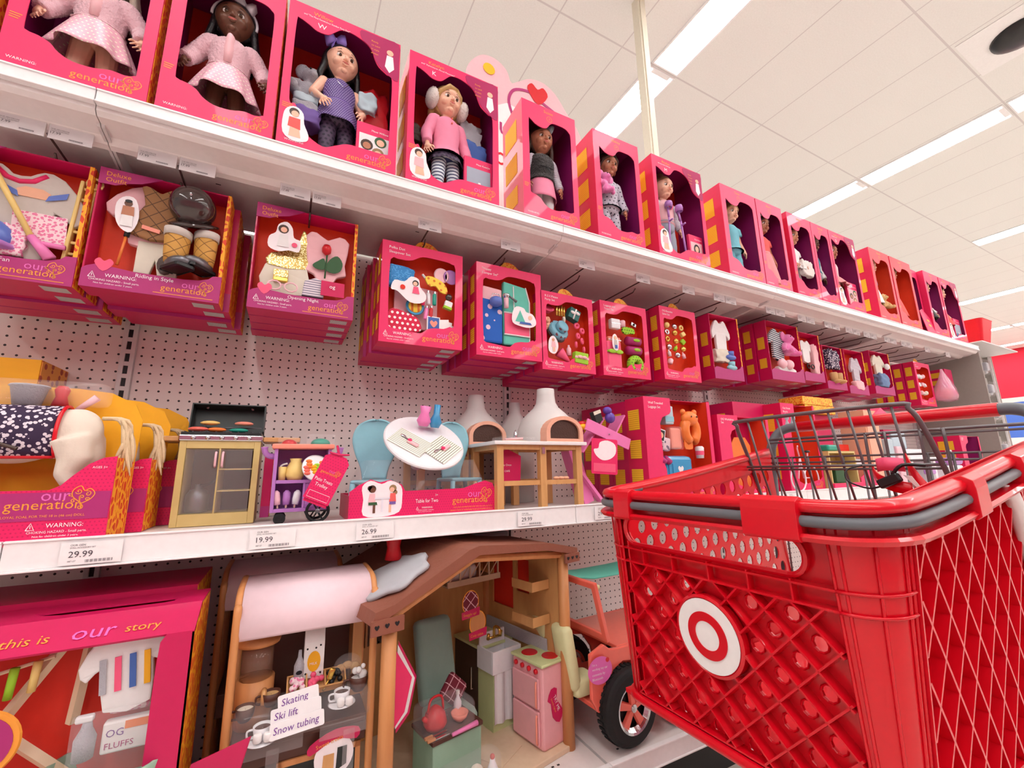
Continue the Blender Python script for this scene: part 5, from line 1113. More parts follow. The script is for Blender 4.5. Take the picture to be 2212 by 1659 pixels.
shirt('white doll dress in the carton with the blue shoes', 'cloth_white', .13, .16, W_(2.215, .52, .03)); bundle('pale green garment under the white doll dress', 'cloth_cream', W_(2.2, .475, .02), (.09, .03, .06), seed=33)
for k, z in enumerate((.505, .455)): item('doll_shoe', ['upper', 'lower'][k]+' blue doll shoe under the white dress', 'doll shoe', W_(2.25, z, .004), [('shoe', 'plastic_ltblue' if k else 'plastic_blue', lambda mb: [mb.ball((0, 0, -.006), (.034, .014, .014), 14, 8), mb.lathe([(.014, 0), (.016, .022), (.013, .02)], 14)], True)])
t = make_tray_box(.28, .31, .062, 'Slumber', detail=False); stack(t, .28, .31, .062, 2.548, Z0+.42, 5, None, ('open carton with a striped shirt and pink octopus plush', 'pink carton, %s behind the striped shirt carton'), seed=12, dx=-.010)
shirt('teal and white striped doll shirt', 'stripe_navy', .17, .16, W_(2.66, .54, .03), rot=(0, 8, 0)); plush('pink plush toy lying on the striped shirt', 'plush_pink', (2.72, YH+.012, Z0+.56), 1.25, (0, 10, 0)); 
for k, x in enumerate((2.655, 2.715)): item('doll_slipper', ['left', 'right'][k]+' round pink slipper under the striped shirt', 'doll shoe', W_(x, .51, .004), [('slipper', 'plastic_ltpink', lambda mb: mb.ball((0, 0, 0), (.03, .02, .026), 14, 10), True)])
bundle('white folded garment below the round pink slippers', 'cloth_white', W_(2.70, .455, .02), (.14, .03, .04), seed=34)
t = make_tray_box(.19, .27, .062, 'Day Trip', detail=False); stack(t, .19, .27, .062, 2.835, Z0+.437, 5, None, ('open carton with a white shirt and dark sunglasses', 'pink carton, %s behind the white shirt carton'), seed=13)
shirt('white doll shirt with a red sleeve print', 'cloth_white', .12, .12, W_(2.915, .55, .03)); item('dark_sunglasses', 'dark round doll sunglasses below the white shirt', 'sunglasses', W_(2.915, .52, .004), [('frame', 'plastic_black', lambda mb: [mb.tube([(q*.02+.014*math.cos(a*.6283), 0, .012*math.sin(a*.6283)) for a in range(10)], .003, 6, closed=True) for q in (-1, 1)], True)]); bundle('pink garment with a gold trim beside the white shirt', 'cloth_lightpink', W_(2.985, .48, .02), (.05, .03, .17), seed=35)
t = make_tray_box(.20, .25, .062, 'Safari', detail=False); stack(t, .20, .25, .062, 3.045, Z0+.408, 5, None, ('open carton with a spotted garment and tan boots', 'pink carton, %s behind the tan boots carton'), seed=14)
bundle('leopard spotted doll garment above the tan boots', 'floral_dark', W_(3.15, .53, .012), (.11, .03, .11), seed=36)
for k, x in enumerate((3.13, 3.185)): item('tan_boot', ['left', 'right'][k]+' tan doll boot below the spotted garment', 'doll boot', W_(x, .45, .004), [('boot', 'plush_tan', lambda mb: [mb.lathe([(.018, 0), (.02, .05), (.017, .055)], 14), mb.ball((0, -.01, .004), (.018, .028, .012), 12, 6)], True)])
t = make_tray_box(.215, .265, .062, 'Picnic', detail=False); stack(t, .215, .265, .062, 3.272, Z0+.396, 5, None, ('open carton with a lilac dress and pink shoes', 'pink carton, %s behind the lilac dress carton'), seed=15)
shirt('pale lilac doll dress', 'stripe_grey', .12, .16, W_(3.40, .46, .02)); bundle('pink and white ruffled garment under the lilac dress', 'cloth_lightpink', W_(3.40, .425, .01), (.09, .03, .05), seed=37)
t = make_tray_box(.245, .272, .062, 'Denim Days', detail=False); stack(t, .245, .272, .062, 3.572, Z0+.415, 5, None, ('open carton with denim shorts and a clear cup', 'pink carton, %s behind the denim shorts carton'), seed=16)
shirt('cream doll blouse above the denim shorts', 'cloth_cream', .15, .13, W_(3.70, .54, .025)); bundle('denim doll shorts under the cream blouse', 'cloth_denim', W_(3.70, .465, .01), (.10, .04, .08), seed=38); item('clear_cup', 'clear round plastic cup beside the cream blouse', 'toy cup', W_(3.775, .60, .0), [('cup', 'plastic_white', lambda mb: mb.ball((0, 0, 0), (.02, .014, .02), 14, 8), True)])
t = wbox(4.16, .235, .375, .30, ('Tea', 'Party Set'), 'window box holding the white tea party set', seed=17, n=4)
mixed(4.19, .44, .14, .17, 12, ['plastic_white', 'plastic_ltpink', 'cloth_cream', 'plastic_white'], 'tea party window', 32)
t = plain_box(.12, .19, .10, 'sticker_carton'); place(t, (4.62, 1.24, Z0+.475), 'magenta carton with yellow labels hanging at the right end', ROW)
item('toy_bag', 'translucent pink bag bulging beside the right end panel', 'bag', (4.50, 1.22, Z0+.42), [('bag', 'pink_bag', lambda mb: mb.loft([ring((0, 0, z), a, a*.5, 20, fn=lambda q, z=z: 1+.12*math.sin(3*q+z*30)) for z, a in ((0, .09), (.03, .115), (.09, .10), (.15, .055), (.20, .02), (.225, .012))]), True), ('contents', 'plastic_salmon', lambda mb: mb.ball((0, 0, .05), (.06, .035, .04), 16, 10), True)])
# hooks with price tags
hk = [(-.10, 2, 'the owl sweater carton'), (.135, 2, 'the riding outfit carton'), (.435, 2, 'the glittery outfit carton'), (.774, 1, 'the sleepover set'), (1.06, 1, 'the camper set'), (1.385, 1, 'the party set'), (1.67, 1, 'the travel set'), (1.935, 1, 'the salon set'), (2.177, 2, 'the carton with blue shoes'), (2.56, 2, 'the striped shirt carton'), (2.83, 2, 'the white shirt carton'), (3.08, 2, 'the tan boots carton'), (3.30, 2, 'the lilac dress carton'), (3.50, 2, 'nothing, an empty pair between two cartons'), (3.75, 2, 'the denim shorts carton'), (3.97, 2, 'nothing, beside the tea party set'), (4.27, 1, 'the tea party set'), (4.6, 1, 'the carton at the right end')]
for i, (x, n, l) in enumerate(hk): hook(i, x, 0, 0, n, lab=l, tz=Z0+.752)
# shelf-edge prices on the middle shelf
for x, p, l in ((.09, '29.99', 'below the foal carton'), (.385, '19.99', 'below the purple trolley'), (.60, '26.99', 'below the table for two'), (1.03, '29.99', 'below the pizza oven'), (1.30, '29.99', 'first after the rail joint right of the pizza oven'), (1.75, '34.99', 'below the suitcase box'), (2.3, '24.99', 'below the tall pink box')):
    t = thing('price_label', 'shelf-edge price label %s' % l, 'price label', (x, YF-.0052, ZM-.032))
    mb = MB().mt('rail_white'); mb.box(-.012, 0, -.009, .075, .0006, .030); pt = mb.build('paper_strip', t)
    mb = MB().at(T((0, -.0006, 0))).mt('ink_dark'); mb.text(p, 0, .004, .0155); mb.text('OUR GEN', .001, .0235, .0048); mb.text('DOLL ACCESSORY SET', .001, .0195, .0035); mb.text('087-07', 0, -.004, .004)
    for q in range(20): mb.ribbon([(.024+q*.002, -.006), (.024+q*.002, -.001)], .0010 if q % 3 else .0004)
    mb.build('lettering', pt)
# ================= middle shelf =================
ZS = ZM-.003
V = lambda x, y, h=0: (x, y, ZS+h)
# foal cartons
def foal_carton(loc, label, first):
    t = thing('foal_carton', label, 'toy box', loc, group='foal cartons on the middle shelf')
    w_ = .46; d = .108
    prof = [(0, 0), (w_, 0), (w_, .158), (w_-.02, .155), (w_-.04, .143), (w_-.06, .122), (w_-.075, .104), (w_-.09, .096), (0, .098)]
    mb = MB().mt('embossed_pink'); mb.plate(prof, th=.003); mb.build('front_panel', t)
    mb = MB().mt('card_pink'); mb.box(.003, .003, 0, w_-.001, d-.003, .003); mb.box(0, .003, .003, .003, d, .16); mb.build('tray', t)
    mb = MB().mt('giraffe'); mb.box(w_-.002, .003, .001, w_, d-.002, .155); mb.build('spotted_side', t)
    mb = MB().mt('yellow_card'); pts = rrect(0, .0, w_+.004, .305, .045, 6); pts = [(p[0], max(0, p[1])) for p in pts if True]; mb.plate([(0, 0), (w_, 0), (w_, .15), (w_+.004, .24), (w_-.012, .275), (w_-.055, .298), (w_-.11, .304), (0, .304)], th=.004, fmap=lambda u, v, q_: (u, d+q_, v)); mb.build('back_card', t)
    mb = MB().mt('band_plum').at(T((0, -.0008, 0))); mb.mt('band_plum'); mb.box(.0, -.0002, .042, w_-.001, .0004, .092); mb.build('plum_band', t)
    mb = MB().at(T((0, -.0014, 0))); brand(mb, w_-.022, .062, .122); mb.mt('ink_white'); mb.text('Palomino Foal', w_-.235, .06, .016, wmax=.085); mb.mt('ink_gold'); mb.text('LOYAL FOAL FOR THE 18 in (46 cm) DOLL', w_-.145, .048, .006, wmax=.122); warning(mb, w_-.11, .026, .085); mb.mt('ink_white').text('AGES 3+', w_-.034, .135, .006); mb.build('lettering', t)
    return t
C0 = foal_carton(V(-.326, 1.112), 'pink foal carton at the left end of the middle shelf, nearest of three', True)
dup(C0, V(-.300, 1.236), 'second foal carton, behind the nearest one'); dup(C0, V(-.276, 1.362), 'third foal carton, the rearmost and darkest')
def foal(loc, label):
    t = thing('toy_foal', label, 'toy horse', loc, group='toy foals in their cartons')
    mb = MB()
    mb.loft([ring((0, 0, 0), 1, 1, 16) for _ in (0,)]) if False else None
    for a, r in (((0, 0, .20), (.062, .034, .050)), ((-.06, 0, .185), (.075, .034, .044)), ((-.13, 0, .19), (.06, .034, .05)), ((.028, 0, .205), (.042, .033, .046))): mb.ball(a, r, 18, 12)
    mb.tube([(-.16, 0, .20), (-.20, 0, .26), (-.22, 0, .29)], [.04, .028, .024], 12); mb.ball((-.235, 0, .285), (.04, .02, .024), 14, 10)
    for x, y, hind in ((.035, -.018, 1), (.045, .016, 1), (-.15, -.018, 0), (-.14, .018, 0)):
        if hind: mb.tube([(x-.008, y, .19), (x+.004, y, .15), (x-.006, y, .12), (x+.012, y, .085), (x+.004, y, .05), (x, y, .012)], [.034, .026, .018, .013, .010, .011], 10)
        else: mb.tube([(x, y, .17), (x+.002, y, .10), (x, y, .06), (x, y, .012)], [.024, .014, .0115, .010], 10)
        mb.lathe([(.0, 0)], 3) if False else None; mb.tube([(x, y, 0), (x, y, .02)], [.014, .012], 10)
    mesh_obj('body', remeshed(mb, .0035, 16), 'foal_hide', t)
    mb = MB().mt('hair_light'); rr = random.Random(4)
    for k in range(16): mb.tube(smooth_poly([(.066, rr.uniform(-.004, .004), .232), (.10+rr.uniform(-.006, .008), rr.uniform(-.014, .010), .228), (.112+rr.uniform(-.008, .010), rr.uniform(-.018, .008), .19), (.112+rr.uniform(-.018, .014), rr.uniform(-.02, .004), .135+rr.uniform(-.02, .015))], 3, False), [.004]*8+[.003, .001], 6)
    mb.build('tail', t, smooth=True)
    mb = MB().mt('floral_dark'); rings_ = []
    for x in [(-.155+.0165*k) for k in range(11)]:
        rings_.append([Vector((x, 1.14*.0345*math.cos(R_(a)), .197+.056*math.sin(R_(a)) if a > 0 else .197+.056*math.sin(R_(a))*1.0)) for a in range(-50, 231, 14)])
    mb.loft(rings_, closed=False, cap=False); mb.build('saddle_blanket', t, smooth=True, solid=.003)
    mb = MB().mt('cart_red'); a0 = [Vector((.0115, 1.18*.0345*math.cos(R_(a)), .197+.057*math.sin(R_(a)))) for a in range(-50, 231, 14)]; mb.tube(a0, .0035, 6); mb.tube([(-.155+.0165*k, -1.17*.0345*math.cos(R_(50)), .197-.057*math.sin(R_(50))) for k in range(11)], .0035, 6); mb.build('blanket_trim', t, smooth=True)
    mb = MB().mt('hair_brown'); mb.tube([(-.14, -.040, .20), (-.08, -.043, .185), (-.035, -.042, .168)], .0035, 6); mb.box(-.10, -.044, .13, -.08, -.040, .17); mb.build('girth_strap', t); return t
F0 = foal(V(.022, 1.165, .004), 'cream toy foal with a dark floral blanket in the nearest carton'); dup(F0, V(.048, 1.288, .004), 'toy foal mostly hidden in the second carton'); dup(F0, V(.072, 1.414, .004), 'toy foal hidden in the rearmost foal carton')
item('toy_bucket', 'grey toy bucket above the floral blanket', 'toy bucket', V(-.043, 1.200, .262), [('pail', 'plush_grey', lambda mb: mb.lathe([(.020, 0), (.027, .036), (.030, .038), (.028, .041), (.022, .036)], 20), True)])
item('red_brush', 'red toy grooming bottle beside the grey bucket', 'toy bottle', V(.006, 1.200, .262), [('bottle', 'plastic_red', lambda mb: mb.lathe([(.014, 0), (.009, .02), (.012, .034), (.008, .042)], 14), True)])
item('pink_ribbon_set', 'pink toy hoof pick near the foal tail', 'toy tool', V(.05, 1.200, .252), [('pick', 'plastic_ltpink', lambda mb: mb.tube([(-.02, 0, .0), (.012, 0, .032)], [.005, .008], 8), True)])
item('blister_shell', 'clear plastic blister over the toys above the foal', 'blister', V(0, 0, 0), [('film', 'clear_film', lambda mb: mb.bbox(-.30, 1.165, .262, .085, 1.218, .312, .012), True)])
t = plain_box(.075, .10, .14, 'patterned_box', edge='print_heart', stock='yellow_card'); place(t, V(-.33+.27, 1.40, .303), 'orange heart-patterned carton standing behind the foal cartons'); t.location = (-.30, 1.42, ZS+.30); t.scale = (2.4, 1, 1)

# grill cabinet
t = thing('toy_grill', 'toy barbecue cabinet with black hood, glass doors and wooden side wings', 'toy barbecue', V(.199, 1.275), 0)
mb = MB().mt('brick_tan'); w_ = .168; mb.box(0, 0, 0, .014, .12, .2); mb.box(w_-.014, 0, 0, w_, .12, .2); mb.box(.014, 0, 0, w_-.014, .12, .028); mb.box(.014, 0, .182, w_-.014, .12, .2); mb.box(.014, .112, .028, w_-.014, .12, .182); mb.box(.081, -.001, .028, .0845, .11, .182); mb.mt('oven_dark'); mb.box(.014, .110, .028, w_-.014, .112, .182); mb.build('cabinet', t, bevel=.0015)
mb = MB().mt('brick_tan'); [mb.box(.0845, .004, z, w_-.014, .11, z+.003) for z in (.078, .130)]; mb.build('inner_shelf', t)
mb = MB().mt('clear_pane'); mb.box(.016, -.0025, .03, .0815, -.001, .18); dr = [mb.build('door', t)]; mb = MB().mt('clear_pane'); mb.box(.084, -.0025, .03, w_-.016, -.001, .18); dr.append(mb.build('door', t))
for x, dd in ((.076, dr[0]), (.0905, dr[1])): mb = MB().mt('plastic_ltpink'); mb.tube([(x, -.004, .137), (x, -.009, .142), (x, -.009, .168), (x, -.004, .173)], .0026, 8); mb.build('door_handle', dd, smooth=True)
mb = MB().mt('grey_metal'); mb.at(T((.042, .045, .03))); mb.lathe([(.022, 0), (.025, .006), (.025, .04), (.018, .052), (.008, .056), (.008, .066)], 20); mb.build('gas_bottle', t, smooth=True)
mb = MB().mt('plastic_black'); mb.tube(smooth_poly([(.045, .04, .094), (.062, .036, .095), (.076, .03, .11), (.079, .03, .14)], 4, False), .003, 8); mb.build('gas_hose', t, smooth=True)
mb = MB().mt('chrome'); mb.bbox(-.004, -.004, .2, w_+.004, .124, .215, .003); mb.build('control_panel', t)
for k in range(5): mb = MB().mt('chrome'); mb.at(T((.026+k*.029, -.004, .2075))@RX(90)); mb.lathe([(.0055, 0), (.005, .005), (.001, .006)], 12); mb.build('knob', t, smooth=True)
mb = MB().mt('grill_dark'); mb.box(0, .0, .215, w_, .12, .222); mb.at(T((0, .118, .222))@RX(-12)); mb.box(0, -.004, 0, w_, .0, .075); mb.box(0, -.045, 0, .003, 0, .075); mb.box(w_-.003, -.045, 0, w_, 0, .075); mb.box(0, -.045, .072, w_, 0, .075); mb.build('hood', t)
mb = MB().mt('plastic_ltpink'); mb.tube([(.03, .115, .295), (.035, .105, .304), (.13, .105, .304), (.135, .115, .295)], .003, 8); mb.build('hood_handle', t, smooth=True)
mb = MB().mt('grey_metal'); [mb.tube([(.006+k*.0157, .004, .2235), (.006+k*.0157, .10, .2235)], .0012, 5) for k in range(11)]; mb.tube([(.006, .08, .240), (w_-.006, .08, .240)], .0015, 5); mb.build('grate', t)
for x0, x1 in ((-.05, -.004), (w_+.004, w_+.09)): mb = MB().mt('wood_tan'); mb.bbox(x0, .01, .2, x1, .11, .212, .002); mb.build('side_wing', t)
for k, (x, z, m, l, cat) in enumerate(((.245, .245, 'plastic_cream', 'yellow toy corn cob on the grill rack', 'toy food'), (.32, .245, 'plastic_salmon', 'brown toy burger on the grill rack', 'toy food'), (.225, .2265, 'plastic_coral', 'pink toy salmon steak on the grill grate', 'toy food'), (.262, .2265, 'plastic_orange', 'orange toy skewer on the grill grate', 'toy food'), (.31, .2265, 'plastic_teal', 'teal toy spatula on the grill grate', 'toy tool'))):
    item('toy_food', l, cat, V(x, 1.345 if z > .24 else 1.30+.01*k, z), [('food', m, lambda mb: mb.ball((0, 0, .006), (.022, .012, .006), 14, 8), True)])

# purple trolley with treats
t = thing('toy_trolley', 'lilac toy treat trolley with a coral top and black wheels', 'toy trolley', V(.402, 1.19, .0))
mb = MB().mt('plastic_lilac'); w_ = .128; z0, z1 = .028, .178
mb.box(0, 0, z0, .008, .075, z1); mb.box(w_-.008, 0, z0, w_, .075, z1); mb.box(.008, 0, z0, w_-.008, .075, z0+.008); mb.box(.008, .0, .095, w_-.008, .075, .103); mb.box(.008, .07, z0+.008, w_-.008, .075, z1); mb.box(.068, .0, z0+.008, .073, .07, .095); mb.box(.073, .004, z0+.008, w_-.008, .007, .095); mb.build('body', t, bevel=.001)
mb = MB().mt('plastic_salmon'); mb.bbox(-.006, -.008, z1, w_+.006, .083, z1+.012, .003); mb.build('top', t)
for q, x in ((-1, 0), (1, w_)): mb = MB().mt('plastic_lilac'); mb.tube(smooth_poly([(x, .02, .16), (x+q*.012, .015, .162), (x+q*.020, .01, .17), (x+q*.022, .01, .182)], 3, False), [.007]*9+[.009], 8); mb.build('handle', t, smooth=True)
for x, y, r in ((.022, .01, .013), (.022, .065, .013)): mb = MB().mt('rubber'); mb.at(T((x, y-.003, r))@RX(90)@T((0, 0, -.003))); mb.lathe([(r-.004, 0), (r, .001), (r, .007), (r-.004, .008)], 20); mb.mt('plastic_black'); mb.lathe([(.004, -.002), (.004, .011)], 8); mb.box(-.003, -.003, .001, .003, r+.005, .006) if False else None; mb.build('castor', t)
for y in (-.006, .079):
    mb = MB().mt('rubber'); mb.at(T((.104, y, .028))@RX(90)); mb.tube([(.0245*math.cos(a*.2618), .0245*math.sin(a*.2618), 0) for a in range(24)], .0035, 8, closed=True)
    for k in range(6): a = k*math.pi/3; mb.tube([(0, 0, 0), (.023*math.cos(a), .023*math.sin(a), 0)], .0018, 6)
    mb.mt('grey_metal'); mb.lathe([(.006, -.004), (.006, .004)], 12); mb.build('wheel', t, smooth=True)
item('toy_jug', 'clear toy lemonade jug on the upper trolley shelf', 'toy jug', V(.45, 1.21, .103), [('jug', 'plastic_cream', lambda mb: mb.lathe([(.016, 0), (.022, .012), (.020, .03), (.012, .045), (.014, .052)], 18), True), ('handle', 'plastic_white', lambda mb: mb.tube(smooth_poly([(-.018, 0, .04), (-.032, 0, .034), (-.030, 0, .016), (-.02, 0, .01)], 3, False), .0025, 6), True)])
item('toy_glass', 'clear yellow toy tumbler beside the lemonade jug', 'toy cup', V(.422, 1.205, .103), [('glass', 'plastic_cream', lambda mb: mb.lathe([(.008, 0), (.009, .032)], 14), True)])
item('fruit_plate', 'tilted white plate of rainbow-coloured toy fruit slices', 'toy food', V(.496, 1.186, .128), [('plate', 'plastic_white', lambda mb: mb.lathe([(.001, 0), (.028, .001), (.036, .006), (.032, .006)], 28), True)]+[('fruit', m, lambda mb, x=x, y=y: [mb.ball((x+random.uniform(-.003, .003), y*.9+.008*q, .006), (.008, .005, .004), 8, 6) for q in (-1, 0, 1)], True) for m, x, y in (('plastic_coral', -.022, -.006), ('plastic_orange', -.016, .012), ('yellow_card', -.006, -.004), ('lime', .004, .0), ('plastic_orange', .013, .008), ('cart_red', .022, .006))], rot=(66, 0, 18))
for k, (x, m) in enumerate(((.418, 'plastic_ltpink'), (.436, 'plastic_lilac'), (.454, 'plastic_white'))): item('popsicle', ['pink toy bottle', 'lilac toy ice lolly', 'white toy ice lolly'][k]+' on the lower trolley shelf', 'toy food', V(x, 1.203, .037), [('ice', m, lambda mb: mb.lathe([(.007, .008), (.0085, .02), (.008, .036), (.003, .042)], 12), True), ('stick', 'wood_beige', lambda mb: mb.box(-.002, -.001, 0, .002, .001, .01))], rot=(0, -8+8*k, 0))
item('melon_tray', 'green toy melon slices under a clear lid on the trolley', 'toy food', V(.505, 1.235, .19), [('melon', 'plastic_teal', lambda mb: mb.ball((0, 0, .004), (.024, .02, .014), 14, 8), True), ('lid', 'clear_film', lambda mb: mb.bbox(-.034, -.026, 0, .034, .026, .028, .006))])
item('berry_tray', 'red toy berries under a clear lid at the left of the trolley top', 'toy food', V(.432, 1.235, .19), [('berries', 'plastic_red', lambda mb: mb.ball((0, 0, .002), (.018, .018, .012), 12, 8), True), ('lid', 'clear_film', lambda mb: mb.bbox(-.026, -.026, 0, .026, .026, .020, .006))])
t = thing('hang_tag', 'magenta folded product tag tied on the front of the lilac trolley', 'tag', V(.541, 1.12, .160), rot=(0, R_(24), 0))
mb = MB().mt('embossed_pink'); mb.plate([(-.028, -.115), (.032, -.115), (.032, -.012), (.02, 0), (-.012, .001), (-.028, -.012)], th=.002); mb.plate([(-.024, -.122), (.030, -.122), (.030, -.015), (-.024, -.015)], th=.002, fmap=lambda u, v, q_: (u, .004+q_, v)); mb.build('card', t)
mb = MB().mt('card_magenta'); mb.tube([(0, 0, 0), (-.012, .02, .02)], .003, 6); [mb.tube([(0, 0, 0), (q*.022, -.002, .004+.006*q)], [.004, .002], 6) for q in (-1, 1)]; mb.build('ribbon', t)
mb = MB().at(T((0, -.0008, 0))); brand(mb, .026, -.05, .046); mb.mt('ink_white'); mb.text('Patio Treats', -.024, -.07, .011, wmax=.042); mb.text('Trolley', -.018, -.082, .011, wmax=.03); mb.ribbon([(-.022, -.095), (.026, -.095), (.026, -.11), (-.022, -.11), (-.022, -.095)], .0008); mb.build('lettering', t)
t = plain_box(.02, .16, .05, 'product_tag'); place(t, V(.378, 1.30, .01), 'dark pink product tag in the gap between grill and trolley')

# table for two
t = thing('table_set_carton', 'low pink display carton with a white picture under the tipped table', 'toy box', V(.575, 1.165), .0)
w_ = .405; top = [(w_, .058), (w_-.012, .082), (w_-.035, .089), (w_-.06, .083), (w_-.10, .070), (.14, .068), (.13, .085), (.10, .098), (.075, .092), (.05, .100), (.02, .085), (0, .07)]
mb = MB().mt('embossed_pink'); mb.plate([(0, 0), (w_, 0)]+top, th=.003); mb.build('front_panel', t)
mb = MB().mt('card_side'); mb.box(0, .003, 0, .003, .20, .06); mb.box(w_-.003, .003, 0, w_, .20, .06); mb.box(.003, .197, 0, w_-.003, .20, .06); mb.box(.003, .003, 0, w_-.003, .197, .003); mb.build('tray', t)
mb = MB().mt('ink_white'); mb.plate([(p.x, p.y) for p in smooth_poly([(.035, .012), (.08, .006), (.125, .016), (.132, .05), (.128, .082), (.10, .096), (.078, .088), (.05, .097), (.03, .082), (.034, .05)], 3)], th=.0006, fmap=f_y(-.0008)); mb.build('picture', t)
mb = MB(); f2, f3, f4 = f_y(-.0014), f_y(-.002), f_y(-.0026)
for cx, hr, sk, top_, pn, q in ((.055, 'hair_brown', 'skin_dark', 'cloth_lightpink', 'green_leaf', 1), (.107, 'hair_ash', 'skin_light', 'cloth_coral', 'cloth_purple', -1)):
    mb.mt(hr); mb.plate(circle2(cx, .076, .0095), th=.0004, fmap=f2); mb.plate(circle2(cx-q*.006, .066 if q < 0 else .078, .006), th=.0004, fmap=f2); mb.mt(sk); mb.plate(circle2(cx+q*.002, .073, .0062), th=.0004, fmap=f3)
    mb.mt(top_); mb.plate([(cx-.009, .042), (cx+.009, .042), (cx+.007, .064), (cx-.006, .064)], th=.0004, fmap=f3); mb.mt(pn); mb.plate([(cx-.008, .036), (cx+.014*q if q > 0 else cx+.008, .036), (cx+.012 if q > 0 else cx+.008, .043), (cx-.008, .043)], th=.0004, fmap=f4); mb.mt(sk); mb.plate([(cx+q*.006-.003, .016), (cx+q*.006+.003, .016), (cx+q*.006+.003, .038), (cx+q*.006-.003, .038)], th=.0004, fmap=f3)
mb.mt('bow_white'); mb.plate([(.062, .05), (.10, .05), (.10, .054), (.062, .054)], th=.0004, fmap=f4); mb.plate([(.079, .018), (.083, .018), (.083, .05), (.079, .05)], th=.0004, fmap=f4); mb.build('doll_picture', t)
mb = MB().at(T((0, -.0008, 0))); mb.mt('ink_white'); mb.text('Table for Two', .168, .036, .014, wmax=.062); mb.text('3+', .222, .052, .008); warning(mb, .17, .019, .05); brand(mb, w_-.012, .030, .122); mb.mt('ink_gold'); mb.text('FUN AND ADVENTURE FOR THE 18 in (46 cm) DOLL', w_-.13, .017, .0055, wmax=.118); mb.text('GRAND-TEMPS ET AVENTURE POUR LES POUPEES DE 46 cm', w_-.14, .009, .0055, wmax=.128); mb.build('lettering', t)
t = thing('toy_table', 'white round toy table tipped towards the front on its pedestal', 'toy table', V(.775, 1.20, .205), rot=(R_(42), R_(6), 0))
mb = MB().mt('plastic_white'); mb.lathe([(.001, 0), (.112, 0), (.116, -.003), (.116, -.009), (.11, -.012), (.001, -.012)], 48); mb.build('table_top', t, smooth=False, bevel=.001)
mb = MB().mt('plastic_white'); mb.lathe([(.012, -.012), (.009, -.03), (.009, -.09), (.014, -.10)], 18); mb.build('pedestal', t, smooth=True)
def placemat(x, y, a, l):
    m_ = T((.775, 1.20, ZS+.205))@RY(6)@RX(42)
    t = thing('placemat', l, 'placemat', (0, 0, 0), group=None); t.matrix_world = m_@T((x, y, .0015))@RZ(a)@S(1.12, 1.12, 1.2)
    mb = MB().mt('menu_lines'); mb.box(-.046, -.034, 0, .046, .034, .002); mb.build('mat', t)
    mb = MB().mt('chrome'); mb.tube([(-.02, .004, .004), (.012, -.004, .004)], .0016, 6); mb.ball((-.024, .005, .004), (.008, .004, .002), 8, 6); mb.build('cutlery', t)
    mb = MB().mt('cloth_lightpink'); mb.bbox(-.006, -.010, .002, .024, .0, .007, .002); mb.mt('card_pink'); mb.ball((-.002, -.002, .006), (.006, .006, .004), 8, 6); mb.build('napkin', t)
placemat(-.045, -.02, -36, 'cream menu placemat with cutlery at the left of the tipped white table'); placemat(.045, -.035, 48, 'cream menu placemat with cutlery at the right of the tipped white table')
m_ = T((.775, 1.20, ZS+.205))@RY(6)@RX(42)
for x, m, l, pr in ((-.005, 'plastic_pink', 'pink toy vase taped on the white table', [(.013, 0), (.021, .015), (.012, .038), (.017, .058)]), (.030, 'plastic_skyblue', 'blue toy vase taped on the white table', [(.012, 0), (.019, .017), (.009, .04), (.010, .068)])):
    t = thing('toy_vase', l, 'toy vase', (0, 0, 0)); t.matrix_world = m_@T((x, .045, .016))@RX(-38)
    mb = MB().mt(m); mb.lathe(pr, 20); mb.build('vase', t, smooth=True)
def toy_chair(loc, rz, l):
    t = thing('toy_chair', l, 'toy chair', loc, rz, 'pale blue toy chairs of the table set'); t.scale = (1.1, 1, 1.06)
    mb = MB().mt('plastic_ltblue'); mb.bbox(-.05, -.045, .078, .05, .045, .088, .004); mb.build('seat', t)
    mb = MB().mt('plastic_ltblue'); rg = []
    for z, a in [(p.x, p.y) for p in smooth_poly([(.088, .03), (.12, .036), (.16, .052), (.20, .060), (.235, .048), (.250, .022), (.252, .004)], 3, False)]: rg.append([Vector((a*math.cos(R_(q)), .045+.012*abs(math.cos(R_(q)))*-1+.012, z)) for q in (180, 150, 120, 90, 60, 30, 0)])
    mb.loft(rg, closed=False, cap=False); mb.build('backrest', t, smooth=True, solid=.005)
    for sx in (-1, 1):
        for sy in (-1, 1): mb = MB().mt('plastic_ltblue'); mb.tube([(sx*.044, sy*.038, .08), (sx*.05, sy*.042, 0)], [.007, .005], 8); mb.build('leg', t, smooth=True)
    return t
c0 = toy_chair(V(.648, 1.27, .004), -14, 'pale blue toy chair left of the tipped white table'); dup(c0, V(.905, 1.27, .004), 'pale blue toy chair right of the tipped white table', 14)
item('table_blister', 'clear plastic blister dome around the blue chairs', 'blister', V(.775, 1.27, 0), [('film', 'clear_film', lambda mb: mb.loft([[Vector((x*k, y*kk, z)) for x, y in rrect(-.195, -.09, .195, .08, .03, 4)] for z, k, kk in ((.062, 1, 1), (.075, .98, .98), (.15, .8, .8))], cap=False), True)])

